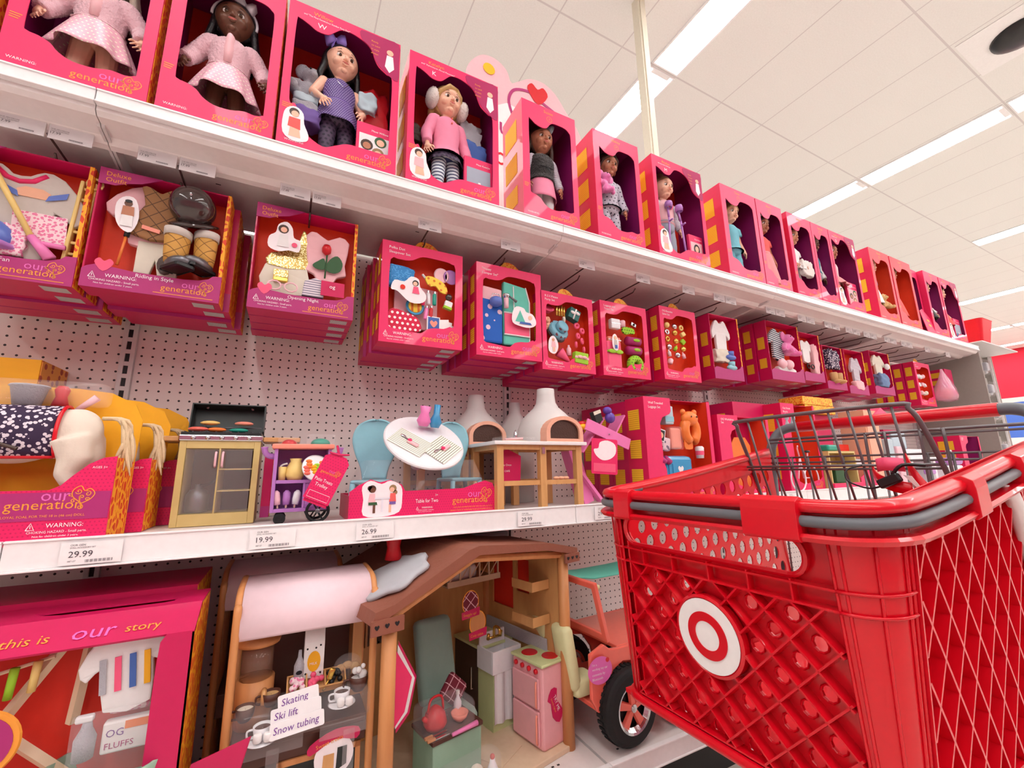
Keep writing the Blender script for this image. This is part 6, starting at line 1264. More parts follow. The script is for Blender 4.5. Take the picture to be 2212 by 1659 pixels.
# pizza ovens
def oven(loc, label, doc=True):
    t = thing('toy_pizza_oven', label, 'toy oven', loc, group='toy pizza ovens')
    w_, d = .305, .205; leg = .022
    xs = (0, .148, w_-leg)
    for x in xs:
        for y in (0, d-leg): mb = MB().mt('wood_tan'); mb.box(x, y, 0, x+leg, y+leg, .192); mb.build('leg', t, bevel=.001)
    mb = MB().mt('wood_tan'); mb.box(leg, .002, .178, w_-leg, .018, .192); mb.box(leg, d-.018, .178, w_-leg, d-.002, .192); mb.box(.002, leg, .178, .018, d-leg, .192); mb.box(w_-.018, leg, .178, w_-.002, d-leg, .192); mb.build('apron', t)
    for x0, x1 in ((leg, .148), (.148+leg, w_-leg)): mb = MB().mt('wood_tan'); mb.box(x0, .004, .072, x1, .016, .086); mb.box(x0, d-.016, .072, x1, d-.004, .086); mb.build('crossbar', t)
    mb = MB().mt('marble'); mb.bbox(-.012, -.012, .192, w_+.014, d+.01, .203, .002); mb.build('counter', t)
    mb = MB().mt('stone_white'); cx, cy = .238, .103
    mb.at(T((cx, cy, .203))); mb.lathe([(.100, 0), (.102, .02), (.099, .05), (.087, .08), (.064, .104), (.044, .122), (.034, .140), (.031, .165), (.030, .188), (.026, .189), (.026, .16)], 40, cap=False); mb.build('dome', t, smooth=True)
    mb = MB().mt('brick_peach'); yy = cy-.100
    pts = [(-.070, 0), (.070, 0), (.070, .03)]+[(.070*math.cos(R_(a)), .030+.052*math.sin(R_(a))) for a in range(15, 180, 15)]+[(-.070, .03)]; inn = [(-.056, .010), (.056, .010), (.056, .032)]+[(.056*math.cos(R_(a)), .032+.038*math.sin(R_(a))) for a in range(15, 180, 15)]+[(-.056, .032)]
    mb.at(T((cx, yy-.012, .203))); mb.plate(pts, [inn], th=.05); mb.build('arch', t)
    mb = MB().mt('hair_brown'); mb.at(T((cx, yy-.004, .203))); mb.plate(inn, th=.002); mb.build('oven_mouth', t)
    mb = MB().mt('chrome'); mb.box(.152, -.006, .165, .162, 0, .185); mb.build('latch', t); return t
ov = oven(V(.975, 1.145), 'toy pizza oven with a domed white stone top on a wooden stand, nearest'); dup(ov, V(.80, 1.356, 0), 'second toy pizza oven half hidden behind the nearest stand'); 
t = thing('toy_oven_dome', 'third pale oven chimney peeking between the two pizza ovens', 'toy oven', V(1.21, 1.478, 0)); mb = MB().mt('stone_white'); mb.lathe([(.07, 0), (.072, .21), (.066, .27), (.04, .31), (.023, .335), (.021, .376)], 28); mb.build('dome', t, smooth=True)
item('toy_pans', 'clear packet of pizza tools on the oven counter', 'toy tools', V(1.06, 1.20, .203), [('pan', 'wood_beige', lambda mb: mb.ball((0, 0, .003), (.052, .03, .003), 20, 6), True), ('shaker', 'chrome', lambda mb: mb.at(T((.012, .01, .006))).lathe([(.008, 0), (.006, .02), (.001, .034)], 10), True), ('cutter', 'cloth_lightpink', lambda mb: mb.at().tube([(-.03, 0, .008), (.03, -.004, .012)], .004, 8), True), ('film', 'clear_film', lambda mb: mb.bbox(-.06, -.036, 0, .06, .036, .016, .004), True)])
t = thing('toy_apron_tag', 'dark pink product tag hanging inside the oven stand', 'tag', V(1.035, 1.19, .18)); mb = MB().mt('card_magenta'); mb.plate([(-.04, -.11), (.04, -.11), (.044, -.02), (0, 0), (-.03, -.005)], th=.003); mb.build('card', t); mb = MB().at(T((0, -.001, 0))).mt('ink_white'); mb.text('Pizza Oven', -.03, -.05, .009, wmax=.05); mb.text('CAFE', -.014, -.068, .008); mb.build('lettering', t)
item('toy_bread', 'toy bread loaves on the stand crossbar', 'toy food', V(1.205, 1.158, .087), [('loaf', 'plastic_peach', lambda mb: [mb.ball((-.018+k*.018, 0, .004), (.012, .008, .005), 10, 6) for k in range(3)], True)])

# purple play set right of the oven
t = thing('toy_play_set', 'crossed magenta toy boards of the play set right of the pizza oven', 'toy set', V(1.40, 1.20, 0))
mb = MB().mt('plastic_pink'); mb.at(T((.03, -.01, .235))@RY(20)); mb.box(-.10, -.006, -.02, .10, 0, .02); mb.at(T((-.03, .0, .24))@RY(-50)); mb.box(-.08, -.002, -.012, .08, .06, -.006); mb.at(T((.09, .0, .27))@RY(-55)); mb.box(-.05, -.002, -.008, .05, .06, -.002); mb.build("crossed_board", t)
mb = MB().mt('plastic_pink'); mb.at(T((-.05, .02, .0))@RY(-18)); mb.box(-.01, 0, 0, .03, .05, .20); mb.at(T((-.04, .0, .05))@RY(50)); mb.box(-.07, 0, 0, .06, .03, .01); mb.build('slanted_leg', t)
mb = MB().mt('chrome'); mb.ball((.03, -.018, .235), .003, 8, 6); mb.build('rivet', t)
t = thing('product_tag', 'pink product tag with a white blot picture hanging from the play set', 'tag', V(1.395, 1.175, .100), rot=(0, R_(4), R_(-8))); mb = MB().mt('card_pink'); mb.plate(rrect(-.052, -.002, .05, .118, .006, 3), th=.002); mb.build('card', t); mb = MB().mt('ink_white'); mb.plate([(p.x, p.y) for p in smooth_poly([(-.035, .06), (-.01, .045), (.02, .05), (.042, .07), (.04, .10), (.01, .113), (-.02, .105), (-.026, .085), (-.044, .08)], 3)], th=.0006, fmap=f_y(-.0008)); mb.mt('sticker_pink'); mb.plate([(-.044, .006), (.042, .006), (.042, .034), (-.044, .034)], th=.0006, fmap=f_y(-.0008)); mb.build('print', t)
item('toy_globe', 'purple shiny toy bottles on the play set', 'toy bottle', V(1.445, 1.19, .275), [('bottle', 'plastic_purple', lambda mb: [mb.ball((0, 0, .02), (.02, .016, .02), 14, 10), mb.ball((-.01, 0, .045), (.018, .014, .014), 14, 10)], True)]); item('toy_box_dark', 'small dark toy box beside the purple bottles', 'toy box', V(1.40, 1.20, .28), [('box', 'grill_dark', lambda mb: mb.bbox(-.018, -.012, 0, .014, .012, .04, .002)), ('rim', 'cloth_cream', lambda mb: mb.box(-.018, -.014, .028, .014, -.012, .04))], rot=(0, -20, 0)); item('toy_snack_red', 'red and yellow toy snack at the left of the play set', 'toy food', V(1.335, 1.20, .26), [('snack', 'yellow_card', lambda mb: mb.ball((0, 0, 0), (.022, .012, .011), 12, 8), True), ('wrapper', 'plastic_red', lambda mb: mb.ball((0, .006, .012), (.022, .01, .009), 12, 8), True)])

# suitcase boxes and the other boxes seen through the trolley
def open_box(x, y, w_, h, d, title, label, m_in='card_orange', step=True, group='tall pink set boxes on the middle shelf'):
    t = thing('set_box', label, 'toy box', V(x, y), group=group); th = .002
    mb = MB().mt('card_side'); mb.box(0, 0, 0, th, d, h); mb.box(w_-th, 0, 0, w_, d, h); mb.box(th, d-th, 0, w_-th, d, h); mb.box(th, 0, 0, w_-th, d, th); mb.box(th, .03, h-th, w_-th, d, h)
    mb.mt(m_in); mb.box(th, d-.003, th, w_-th, d-th, h-th); mb.box(w_-.003, th, th, w_-th, d-th, h-th); mb.build('carton', t)
    mb = MB().mt('card_pink'); fp = [(0, 0), (w_*.4, 0), (w_*.4, .03), (w_*.26, .045), (w_*.25, h*.30), (w_*.22, h*.36), (w_*.21, h*.74), (w_*.25, h*.80), (w_*.36, h*.84), (w_*.38, h*.87), (w_*.38, h), (0, h)]
    mb.plate(fp, th=.002, fmap=lambda u, v, q_: (u, -.002+q_, v)); mb.plate([(w_*.4, 0), (w_, 0), (w_, h-.004), (w_*.95, h-.004), (w_*.95, h*.15), (w_*.9, .05), (w_*.4, .03)], th=.002, fmap=lambda u, v, q_: (u, -.002+q_, v)); mb.build('front_panel', t)
    mb = MB().at(T((0, -.0026, 0))).mt('ink_white'); mb.text(title[0], w_*.06, h*.93, .013, wmax=w_*.28); mb.text(title[1], w_*.06, h*.89, .013, wmax=w_*.28); brand(mb, w_*.95, .012, w_*.35); mb.build('lettering', t)
    side_print(w_, h, d, True, False, 3).build('side_print', t); return t
open_box(1.57, 1.15, .355, .375, .096, ('Well Traveled', 'Luggage Set'), 'pink open-fronted luggage set box with the blue suitcase, nearest of its row')
pb = plain_box(.345, .37, .092, 'luggage_carton', edge=None); place(pb, V(1.572, 1.248), 'pink luggage carton directly behind the suitcase box'); 
for k in (1, 2): dup(pb, V(1.572+.002*k, 1.248+.096*k), 'pink luggage carton, %s behind the suitcase box' % ['', 'second', 'third'][k])
item('doll_suitcase', 'sky blue doll suitcase with a white heart', 'doll suitcase', V(1.66, 1.158, .004), [('shell', 'plastic_skyblue', lambda mb: mb.bbox(0, 0, 0, .15, .07, .155, .014)), ('heart', 'plastic_white', lambda mb: mb.plate([(p.x, p.y) for p in heartpoly(.082, .105, .028)], th=.001, fmap=f_y(-.0012))), ('ridge', 'plastic_skyblue', lambda mb: [mb.box(x, -.0025, .02, x+.005, 0, .125) for x in (.02, .04)])])
item('cat_pillow', 'orange cat-shaped doll neck pillow', 'neck pillow', V(1.82, 1.165, .255), [('pillow', 'plastic_orange', lambda mb: [mb.tube([(.034*math.cos(R_(a)), 0, .046*math.sin(R_(a))) for a in range(-70, 251, 20)], .021, 12), mb.ball((0, -.002, .052), (.045, .026, .032), 16, 10)]+[mb.ball((q*.034, 0, .08), (.013, .01, .013), 10, 6) for q in (-1, 1)], True), ('eyes', 'ink_black', lambda mb: [mb.ball((q*.016, -.028, .058), (.003, .002, .004), 8, 6) for q in (-1, 1)])], s=.92)
item('toy_milk_carton', 'pale blue toy carton at the top of the suitcase box', 'toy carton', V(1.712, 1.165, .278), [('carton', 'bow_blue', lambda mb: mb.bbox(-.02, 0, 0, .024, .03, .07, .003)), ('stripe', 'plastic_ltblue', lambda mb: mb.box(-.0205, -.001, .01, .0245, 0, .03))])
item('cat_luggage_tag', 'small orange cat luggage tag', 'tag', V(1.80, 1.160, .185), [('tag', 'plastic_orange', lambda mb: mb.plate([(p.x, p.y) for p in smooth_poly([(-.018, 0), (.018, 0), (.022, .02), (.018, .036), (.008, .028), (-.008, .028), (-.018, .036), (-.022, .02)], 2)], th=.004))]); item('toy_photo', 'framed toy cookie photograph beside the pale blue carton', 'toy picture', V(1.655, 1.160, .235), [('frame', 'plastic_white', lambda mb: mb.box(-.022, 0, -.022, .022, .004, .024)), ('picture', 'grill_dark', lambda mb: mb.box(-.018, -.001, -.018, .018, 0, .020)), ('cookie', 'plastic_peach', lambda mb: mb.plate(circle2(0, 0, .012), th=.001, fmap=f_y(-.0022)))], rot=(0, 14, 0)); item('toy_phone_pack', 'pink clear-wrapped toy washbag above the blue suitcase', 'toy bag', V(1.745, 1.165, .185), [('bag', 'plastic_salmon', lambda mb: mb.bbox(-.03, 0, 0, .026, .03, .08, .008)), ('film', 'clear_film', lambda mb: mb.bbox(-.034, -.004, -.003, .03, .03, .086, .006))]); item('toy_pouch', 'peach patterned toy pouch left of the clear washbag', 'toy bag', V(1.68, 1.162, .178), [('pouch', 'collage', lambda mb: mb.bbox(-.022, 0, 0, .022, .02, .05, .006))], rot=(0, 8, 0)); item('toy_cup_set', 'white toy cup with a pink label right of the blue suitcase', 'toy cup', V(1.862, 1.165, .15), [('cup', 'plastic_white', lambda mb: mb.lathe([(.014, 0), (.017, .04), (.012, .046)], 16), True), ('label', 'sticker_pink', lambda mb: mb.lathe([(.0158, .012), (.0168, .028)], 16, cap=False))]); item('toy_binoculars', 'plum toy binoculars left of the blue suitcase', 'toy binoculars', V(1.665, 1.152, .14), [('barrels', 'band_plum', lambda mb: [mb.tube([(q*.012, -.005, -.005), (q*.014, .02, .012)], .011, 10) for q in (-1, 1)], True)])
open_box(1.965, 1.15, .33, .325, .12, ('OG Workshop', 'Set'), 'pink open-fronted box with an orange panel inside, second of its row'); item('orange_panel', 'orange folded card panel inside the second open box', 'card', V(2.10, 1.20, .004), [('panel', 'plastic_orange', lambda mb: mb.plate([(0, 0), (.13, 0), (.13, .2), (.10, .235), (.03, .235), (0, .2)], th=.003))]); item('toy_tools_pack', 'clear packet of mint and white toy tools in the second open box', 'toy tools', V(2.05, 1.175, .12), [('pack', 'bow_blue', lambda mb: mb.bbox(-.016, 0, 0, .02, .02, .09, .006))])
t = plain_box(.24, .405, .16, 'tall_carton', edge=None); place(t, V(2.20, 1.22+.02), 'tall bright pink carton behind the second open box')
t = plain_box(.20, .385, .10, 'tall_carton', edge=None); place(t, V(2.12, 1.45), 'darker tall pink carton farthest back near the pegboard')
open_box(2.42, 1.16, .27, .40, .13, ('City Street', 'Bicycle'), 'pink box with a red-orange inside and a toy bicycle, third of its row')
item('toy_bicycle', 'white toy bicycle with pink ribbons', 'toy bicycle', V(2.46, 1.145, .0), [('wheel', 'plastic_white', lambda mb: mb.tube([(.055*math.cos(a*.2618), 0, .058+.055*math.sin(a*.2618)) for a in range(24)], .0035, 6, closed=True), True), ('wheel', 'plastic_white', lambda mb: mb.tube([(.14+.055*math.cos(a*.2618), 0.02, .058+.055*math.sin(a*.2618)) for a in range(24)], .0035, 6, closed=True), True), ('frame', 'plastic_ltpink', lambda mb: [mb.tube([(0, 0, .058), (.03, 0, .15), (.11, .01, .15), (.14, .02, .058), (.06, .01, .06), (.03, 0, .15)], .004, 6), mb.tube([(.03, 0, .15), (.02, 0, .19), (-.01, -.02, .20)], .0035, 6), mb.tube([(.11, .01, .15), (.115, .01, .175)], .0035, 6)], True), ('saddle', 'plastic_black', lambda mb: mb.ball((.115, .01, .178), (.018, .01, .006), 10, 6), True)])
for k, (x, m) in enumerate(((2.455, 'plush_grey'), (2.505, 'bow_blue'))): item('toy_bottle', ['pinkish grey', 'pale blue'][k]+' toy bottle at the top of the bicycle box', 'toy bottle', V(x, 1.17, .27), [('bottle', m, lambda mb: mb.lathe([(.018, 0), (.02, .03), (.014, .05), (.02, .055), (.02, .075), (.016, .08)], 16), True)])
for k, z in enumerate((.372, .415)): item('spotted_box', ['lower', 'upper'][k]+' yellow spotted box of the two stacked on top of the row', 'toy box', V(2.70-.012*k, 1.20, z), [('box', 'giraffe_small', lambda mb: mb.bbox(0, 0, 0, .27, .12, .041, .002))], group=None)
t = plain_box(.26, .37, .12, 'set_carton', edge=None); place(t, V(2.705, 1.23), 'dark pink carton carrying the two yellow spotted boxes')
t = thing('toy_playhouse', 'tan toy cabinet with green jars behind the trolley', 'toy cabinet', V(2.70, 1.13)); mb = MB().mt('brick_tan'); mb.box(0, 0, .0, .008, .09, .18); mb.box(.232, 0, 0, .24, .09, .18); mb.box(.008, 0, .17, .232, .09, .18); mb.box(.008, 0, .10, .232, .09, .106); mb.box(.008, .084, 0, .232, .09, .17); mb.build('cabinet', t); mb = MB().mt('card_pink'); mb.box(-.01, -.012, 0, .25, -.004, .03); mb.build('front_band', t)
item('green_crate', 'green toy crate in the tan cabinet', 'toy crate', V(2.80, 1.14, .03), [('crate', 'green_leaf', lambda mb: mb.bbox(-.04, 0, 0, .05, .06, .06, .003))]); item('green_jar', 'green lidded toy jar on the tan cabinet', 'toy jar', V(2.80, 1.15, .182), [('jar', 'plastic_teal', lambda mb: mb.bbox(-.05, 0, 0, .05, .06, .03, .008))])
t = thing('set_box', 'light pink low box with a white toy cart right of the tan cabinet', 'toy box', V(2.96, 1.13)); mb = MB().mt('card_pink'); mb.plate([(0, 0), (.15, 0), (.15, .06), (.10, .09), (.05, .07), (0, .05)], th=.003); mb.box(0, .003, 0, .15, .10, .01); mb.build('front_panel', t); mb = MB().mt('card_red'); mb.box(0, .10, 0, .15, .105, .22); mb.build('back_card', t)
item('toy_pram', 'white toy cart frame in the light pink box', 'toy cart', V(3.0, 1.16, .012), [('frame', 'plastic_white', lambda mb: [mb.tube([(-.02, y, 0), (-.01, y, .13), (.07, y, .13), (.085, y, 0)], .004, 6) for y in (0, .04)]+[mb.bbox(-.01, 0, .10, .07, .04, .13, .006)], True)])
item('wood_cabinet', 'tall peach wooden toy wardrobe behind the trolley', 'toy wardrobe', V(3.14, 1.15), [('cabinet', 'plastic_peach', lambda mb: mb.box(0, 0, 0, .14, .12, .40)), ('door', 'brick_peach', lambda mb: mb.box(.006, -.004, .01, .10, 0, .36)), ('roof', 'sticker_pink', lambda mb: mb.add([(.10, -.01, .38), (.30, -.01, .36), (.17, -.01, .42), (.10, .10, .38), (.30, .10, .36), (.17, .10, .42)], [(0, 1, 2), (3, 5, 4), (0, 3, 4, 1), (1, 4, 5, 2), (2, 5, 3, 0)]))])
mixed(3.30, .0, .20, .22, 10, ['bow_blue', 'plastic_white', 'gold', 'plastic_ltpink', 'chrome'], 'salon shelf behind the trolley', 44, y=-.08) if False else None
item('toy_vanity', 'white and lilac toy vanity desk behind the trolley', 'toy desk', V(3.58, 1.15), [('desk', 'plastic_white', lambda mb: [mb.bbox(0, 0, .13, .36, .12, .15, .004), mb.box(.02, .01, 0, .05, .11, .13), mb.box(.31, .01, 0, .34, .11, .13), mb.bbox(.02, .06, .15, .34, .11, .20, .006)]), ('mirror', 'bow_blue', lambda mb: mb.bbox(.08, .10, .20, .26, .112, .31, .01)), ('seat', 'plastic_lilac', lambda mb: mb.bbox(.12, -.02, .05, .24, .0, .08, .008))])
for k, (x, h, m) in enumerate(((3.34, .25, 'bow_blue'), (3.44, .21, 'plastic_ltpink'), (3.51, .16, 'cloth_cream'))): t = item('display_pack', ['pale blue', 'pale pink', 'cream'][k]+' packaged toy set in the middle of the far bay', 'toy pack', V(x, 1.15), [('pack', m, lambda mb, h=h: mb.bbox(0, 0, 0, .07, .10, h, .006)), ('lid', 'plastic_white', lambda mb, h=h: mb.bbox(.004, -.004, h*.4, .066, 0, h*.55, .002))])
item('lilac_case', 'lilac rounded toy case near the right end', 'toy case', V(4.03, 1.14), [('base', 'plastic_white', lambda mb: mb.bbox(0, 0, 0, .22, .10, .10, .01)), ('lid', 'plastic_lilac', lambda mb: mb.bbox(-.01, -.005, .10, .23, .10, .145, .018)), ('handle', 'plastic_white', lambda mb: mb.tube([(.07, .02, .145), (.08, .02, .19), (.14, .02, .19), (.15, .02, .145)], .006, 8), True)])
t = open_box(4.35, 1.16, .32, .29, .13, ('Dream', 'Chair'), 'open dark-magenta box at the right end of the middle shelf', m_in='card_purple')
t = plain_box(.28, .33, .13, 'set_carton', edge=None); place(t, V(3.80, 1.34), 'pink carton standing behind the white vanity desk')
# end-of-aisle rack with packages beyond the shelves
t = thing('display_rack', 'grey steel rack of clear packages beyond the right end of the shelves', 'rack', (4.95, .88, 0)); mb = MB().mt('panel_grey')
mb.box(0, 0, 0, .9, .03, 1.78); [mb.box(0, -.14, z, .9, 0, z+.008) for z in (.10, 1.42)]; mb.build('back_panel', t) if False else None
t.location = (5.40, 1.26, 0); mb = MB().mt('panel_grey'); mb.box(.30, 0, 0, .33, .32, 1.785); mb.build('back_panel', t); mb = MB().mt('steel_upright'); [mb.box(-.45, -.16, z, .30, .32, z+.008) for z in (.10, .50, 1.785)]; [mb.box(x, y, 0, x+.012, y+.012, 1.785) for x in (-.45, .28) for y in (0, .308)]; mb.build('rack_shelf', t)
k = 0; pk = None
for r, z in enumerate((1.60, 1.42, 1.22, .95, .75)):
    for c in range(4):
        l = 'clear hanging package, %s row and %s from the left on the grey rack' % (['top', 'second', 'third', 'fourth', 'bottom'][r], ['first', 'second', 'third', 'last'][c])
        if pk is None: pk = item('clear_package', l, 'package', (5.00, 1.19, z), [('card', 'panel_grey', lambda mb: mb.box(0, .05, 0, .12, .055, .15)), ('blister', 'clear_film', lambda mb: mb.bbox(.01, 0, .01, .11, .05, .11, .012)), ('contents', 'plush_grey', lambda mb: mb.bbox(.03, .01, .02, .09, .045, .09, .01))], group='clear packages on the far rack')
        else: dup(pk, (5.00+.15*c, 1.19+.05*(c % 2), z), l)
        k += 1
t = thing('hanging_sign', 'blue and white store sign on the far right under the red wall', 'sign', (11.5, 2.0, 1.30)); mb = MB().mt('blue_sign'); mb.box(0, -1.0, 0, .1, 1.0, .60); mb.mt('logo_white'); mb.box(-.01, -1.02, .60, .11, 1.02, .68); mb.box(0, -1.0, -1.3, .1, -.9, 0); mb.box(0, .9, -1.3, .1, 1.0, 0); mb.build('panel', t)
# ================= base deck =================
B = lambda x, y, h=0: (x, y, ZB+h)
# large open-fronted story box at the left
t = thing('story_box', 'large dark pink carton with a carry slot and spotted side', 'toy box', B(-.33, 1.02))
w_ = .635; d = .16; th = .004; h1 = .470; h2 = .505
mb = MB().mt('card_magenta'); mb.box(0, d, 0, w_, d+.004, h2); mb.box(0, 0, 0, w_, d, th)
mb.plate([(0, 0), (w_, 0), (w_, h1), (w_-.040, h1), (w_-.048, h1-.012), (w_-.050, h1-.05), (w_-.052, .03), (0, .03)], th=th)
mb.build('carton', t)
mb = MB().mt('card_magenta'); mb.add([(0, 0, h1), (w_, 0, h1), (w_, .06, h2), (0, .06, h2), (0, .004, h1-.004), (w_, .004, h1-.004), (w_, .064, h2-.004), (0, .064, h2-.004)], [(0, 1, 2, 3), (4, 7, 6, 5), (0, 4, 5, 1), (1, 5, 6, 2), (2, 6, 7, 3), (3, 7, 4, 0)])
slot = [(.40, .034), (.425, .024), (.57, .024), (.585, .030), (.588, .052), (.38, .052)]; mb.at(); mb.plate([(0, .0), (w_, 0), (w_, .10), (0, .10)], [slot], th=.003, fmap=lambda u, v, q_: (u, .06+v, h2-q_)); mb.at(); mb.build('top_flap', t)
mb = MB().mt('giraffe'); mb.plate([(0, 0), (d, 0), (d, h2-.003), (.06, h2-.003), (0, h1-.002)], th=.003, fmap=lambda u, v, q_: (w_-.003+q_, u, v)); mb.build('spotted_side', t)
mb = MB().mt('card_red'); mb.box(.003, .097, .005, w_-.004, .10, h2-.004); mb.build('backdrop', t)
mb = MB().at(T((0, -.001, h1+.001))@RX(-59.7)).mt('ink_gold'); mb.text('this is', .375, .018, .026, wmax=.075); mb.text('story', .532, .018, .024, wmax=.062); mb.mt('ink_lilac'); mb.text('our', .462, .016, .040, wmax=.064); mb.build('lettering', t)
t2 = plain_box(.60, .515, .20, 'story_carton', edge='giraffe'); place(t2, B(-.32, 1.19), 'second large dark carton behind the story box')
def slat(a, b_, w2=.018, th=.006): return lambda mb: mb.tube([a, b_], w2*.5, 4)
item('toy_easel', 'pale wooden toy display frame inside the story box', 'toy stand', B(.03, 1.085, .0), [('slat', 'wood_beige', slat((.012, 0, .345), (.085, .0, .465))), ('slat', 'wood_beige', slat((.02, .01, .335), (.115, .01, .245))), ('slat', 'wood_beige', slat((.01, 0, .27), (.12, 0, .17))), ('slat', 'wood_beige', slat((.115, .01, .47), (.105, .01, .33)))])
item('round_sign', 'round magenta toy sign with a gold rim at the left edge', 'toy sign', B(.040, 1.05, .340), [('disc', 'ink_gold', lambda mb: mb.at(RX(90)).lathe([(.001, -.003), (.048, -.003), (.050, 0), (.048, .003), (.001, .003)], 32)), ('face', 'band_plum', lambda mb: mb.at(RX(90)).lathe([(.001, .0034), (.041, .0034), (.041, .004), (.001, .004)], 32)), ('lettering', 'ink_lilac', lambda mb: [mb.at(T((0, -.0046, 0))).text('baking', -.034, .006, .018), mb.text('& more', -.030, -.018, .018)])])
item('test_tubes', 'row of toy nail varnish tubes hanging on a wooden bar', 'toy bottles', B(.045, 1.075, .425), [('bar', 'wood_beige', lambda mb: mb.tube([(-.07, 0, -.006), (.06, 0, .022)], .003, 6))]+[('tube', m, lambda mb, x=x: mb.tube([(x, -.006, .012+x*.2), (x-.003, -.006, -.034+x*.2)], [.006, .0055], 10), True) for x, m in ((-.035, 'plastic_blue'), (-.01, 'plastic_teal'), (.015, 'lime'), (.042, 'plastic_cream'))])
shirt('white doll T-shirt printed with four coloured ribbons', 'cloth_white', .13, .125, B(.215, 1.07, .353), name='doll_shirt', extra=[('print', m, lambda mb, x=x: mb.box(x, -.0185, .03, x+.009, -.0165, .085)) for x, m in ((-.036, 'plush_grey'), (-.016, 'sticker_pink'), (.004, 'cloth_blue'), (.024, 'yellow_card'))], rot=(0, -6, 0))
item('spray_bottle', 'clear toy spray bottle beside the flour packet', 'toy bottle', B(.165, 1.06, .285), [('bottle', 'plush_grey', lambda mb: mb.lathe([(.014, 0), (.015, .03), (.008, .045), (.006, .055)], 14), True), ('head', 'plastic_white', lambda mb: mb.bbox(-.016, -.006, .055, .008, .006, .066, .003))])
t = item('toy_packet', 'white toy packet with an orange band in the story box', 'toy packet', B(.187, 1.055, .285), [('packet', 'logo_white', lambda mb: mb.bbox(0, 0, 0, .07, .02, .048, .003)), ('band', 'plastic_orange', lambda mb: mb.box(.03, -.001, .034, .068, 0, .046))]); mb = MB().at(T((0, -.0012, 0))).mt('ink_violet'); mb.text('OG', .006, .026, .016); mb.mt('band_plum').text('FLUFFS', .006, .008, .013, wmax=.055); mb.build('lettering', t)
item('toy_bowl', 'grey-green toy mixing bowl under the flour packet', 'toy bowl', B(.20, 1.065, .215), [('bowl', 'mint_box', lambda mb: mb.lathe([(.05, -.04), (.075, 0), (.085, .045), (.088, .06), (.082, .06), (.07, .01)], 28), True)]); item('toy_cookies', 'bag of brown and white toy biscuits above the packet', 'toy food', B(.215, 1.075, .335), [('bag', 'candy_mix', lambda mb: mb.bbox(-.03, 0, 0, .03, .02, .03, .008))])
item('story_film', 'clear plastic wrap over the mixing bowl in the story box', 'blister', B(.21, 1.045, .20), [('film', 'clear_film', lambda mb: mb.bbox(-.06, -.01, 0, .07, .0, .16, .006), True)])
t = thing('hang_tag', 'magenta and orange product tag sticking out between story box and coffee stand', 'tag', B(.352, 1.005, .19), rot=(0, R_(16), R_(-30))); mb = MB().mt('card_magenta'); mb.plate([(-.05, -.15), (.04, -.15), (.036, .12), (-.05, .05)], th=.003); mb.mt('label_yellow'); mb.plate([(-.044, -.10), (-.014, -.10), (-.014, -.02), (-.044, -.03)], th=.001, fmap=f_y(-.0012)); mb.build('card', t)

# coffee stand
def stand(x, y, label):
    t = thing('toy_coffee_stand', label, 'toy stand', B(x, y), group='toy coffee stands with pink awnings'); w_ = .262
    for xx in (0, w_):
        mb = MB().mt('wood_post'); mb.tube(smooth_poly([(xx, .0, .0), (xx, .0, .44), (xx, .012, .48), (xx, .05, .506), (xx, .16, .51)], 4, False), .0075, 10); mb.tube([(xx, .16, .0), (xx, .16, .51)], .0075, 10); mb.build('frame_post', t, smooth=True)
    prof = [(.0, .425), (-.004, .45), (.004, .478), (.025, .502), (.06, .513), (.16, .514)]
    mb = MB().mt('awning_pink'); rg = [[Vector((.006, p[0], p[1])) for p in smooth_poly(prof, 4, False)], [Vector((w_-.006, p[0], p[1])) for p in smooth_poly(prof, 4, False)]]; mb.loft(rg, closed=False, cap=False); mb.build('awning', t, smooth=True, solid=.002)
    mb = MB().mt('chocolate'); mb.box(.008, .0, .23, w_-.008, .16, .245); mb.box(.008, .004, .195, w_-.008, .012, .23); mb.box(.008, .15, 0, w_-.008, .156, .40); mb.build('counter', t, bevel=.001)
    mb = MB().mt('wood_tan'); mb.box(.006, .10, .395, .045, .15, .399) if False else mb.box(w_-.085, .02, .435, w_-.008, .09, .439); mb.box(w_-.03, .09, .215, w_-.008, .15, .50); mb.build('side_shelf', t)
    mb = MB().mt('wood_post'); mb.box(.09, .0, .01, .10, .01, .195); mb.box(.235, .0, .01, .245, .01, .195); mb.box(.09, .0, .185, .245, .01, .195); mb.mt('grill_dark'); mb.box(.10, .004, .01, .235, .008, .185); mb.build('menu_board', t); return t
s0 = stand(.367, 1.06, 'toy coffee stand with a pale pink rolled awning and wooden frame'); s1 = dup(s0, B(.318, 1.30), 'second toy coffee stand standing behind the front one'); 
Bc = lambda x, y, h=0: B(x, y, h+.03)
item('coffee_machine', 'brown wooden toy coffee dispenser in the left of the stand', 'toy machine', Bc(.407, 1.13, .216), [('barrel', 'wood_post', lambda mb: mb.lathe([(.034, 0), (.035, .085)], 22), True), ('tank', 'clear_tint', lambda mb: mb.lathe([(.030, .085), (.030, .15)], 22), True), ('lid', 'wood_post', lambda mb: mb.lathe([(.040, .15), (.042, .158), (.03, .166), (.001, .168)], 22), True), ('tap', 'wood_tan', lambda mb: mb.tube([(.018, -.034, .07), (.018, -.05, .07), (.018, -.05, .05)], .005, 8), True)])
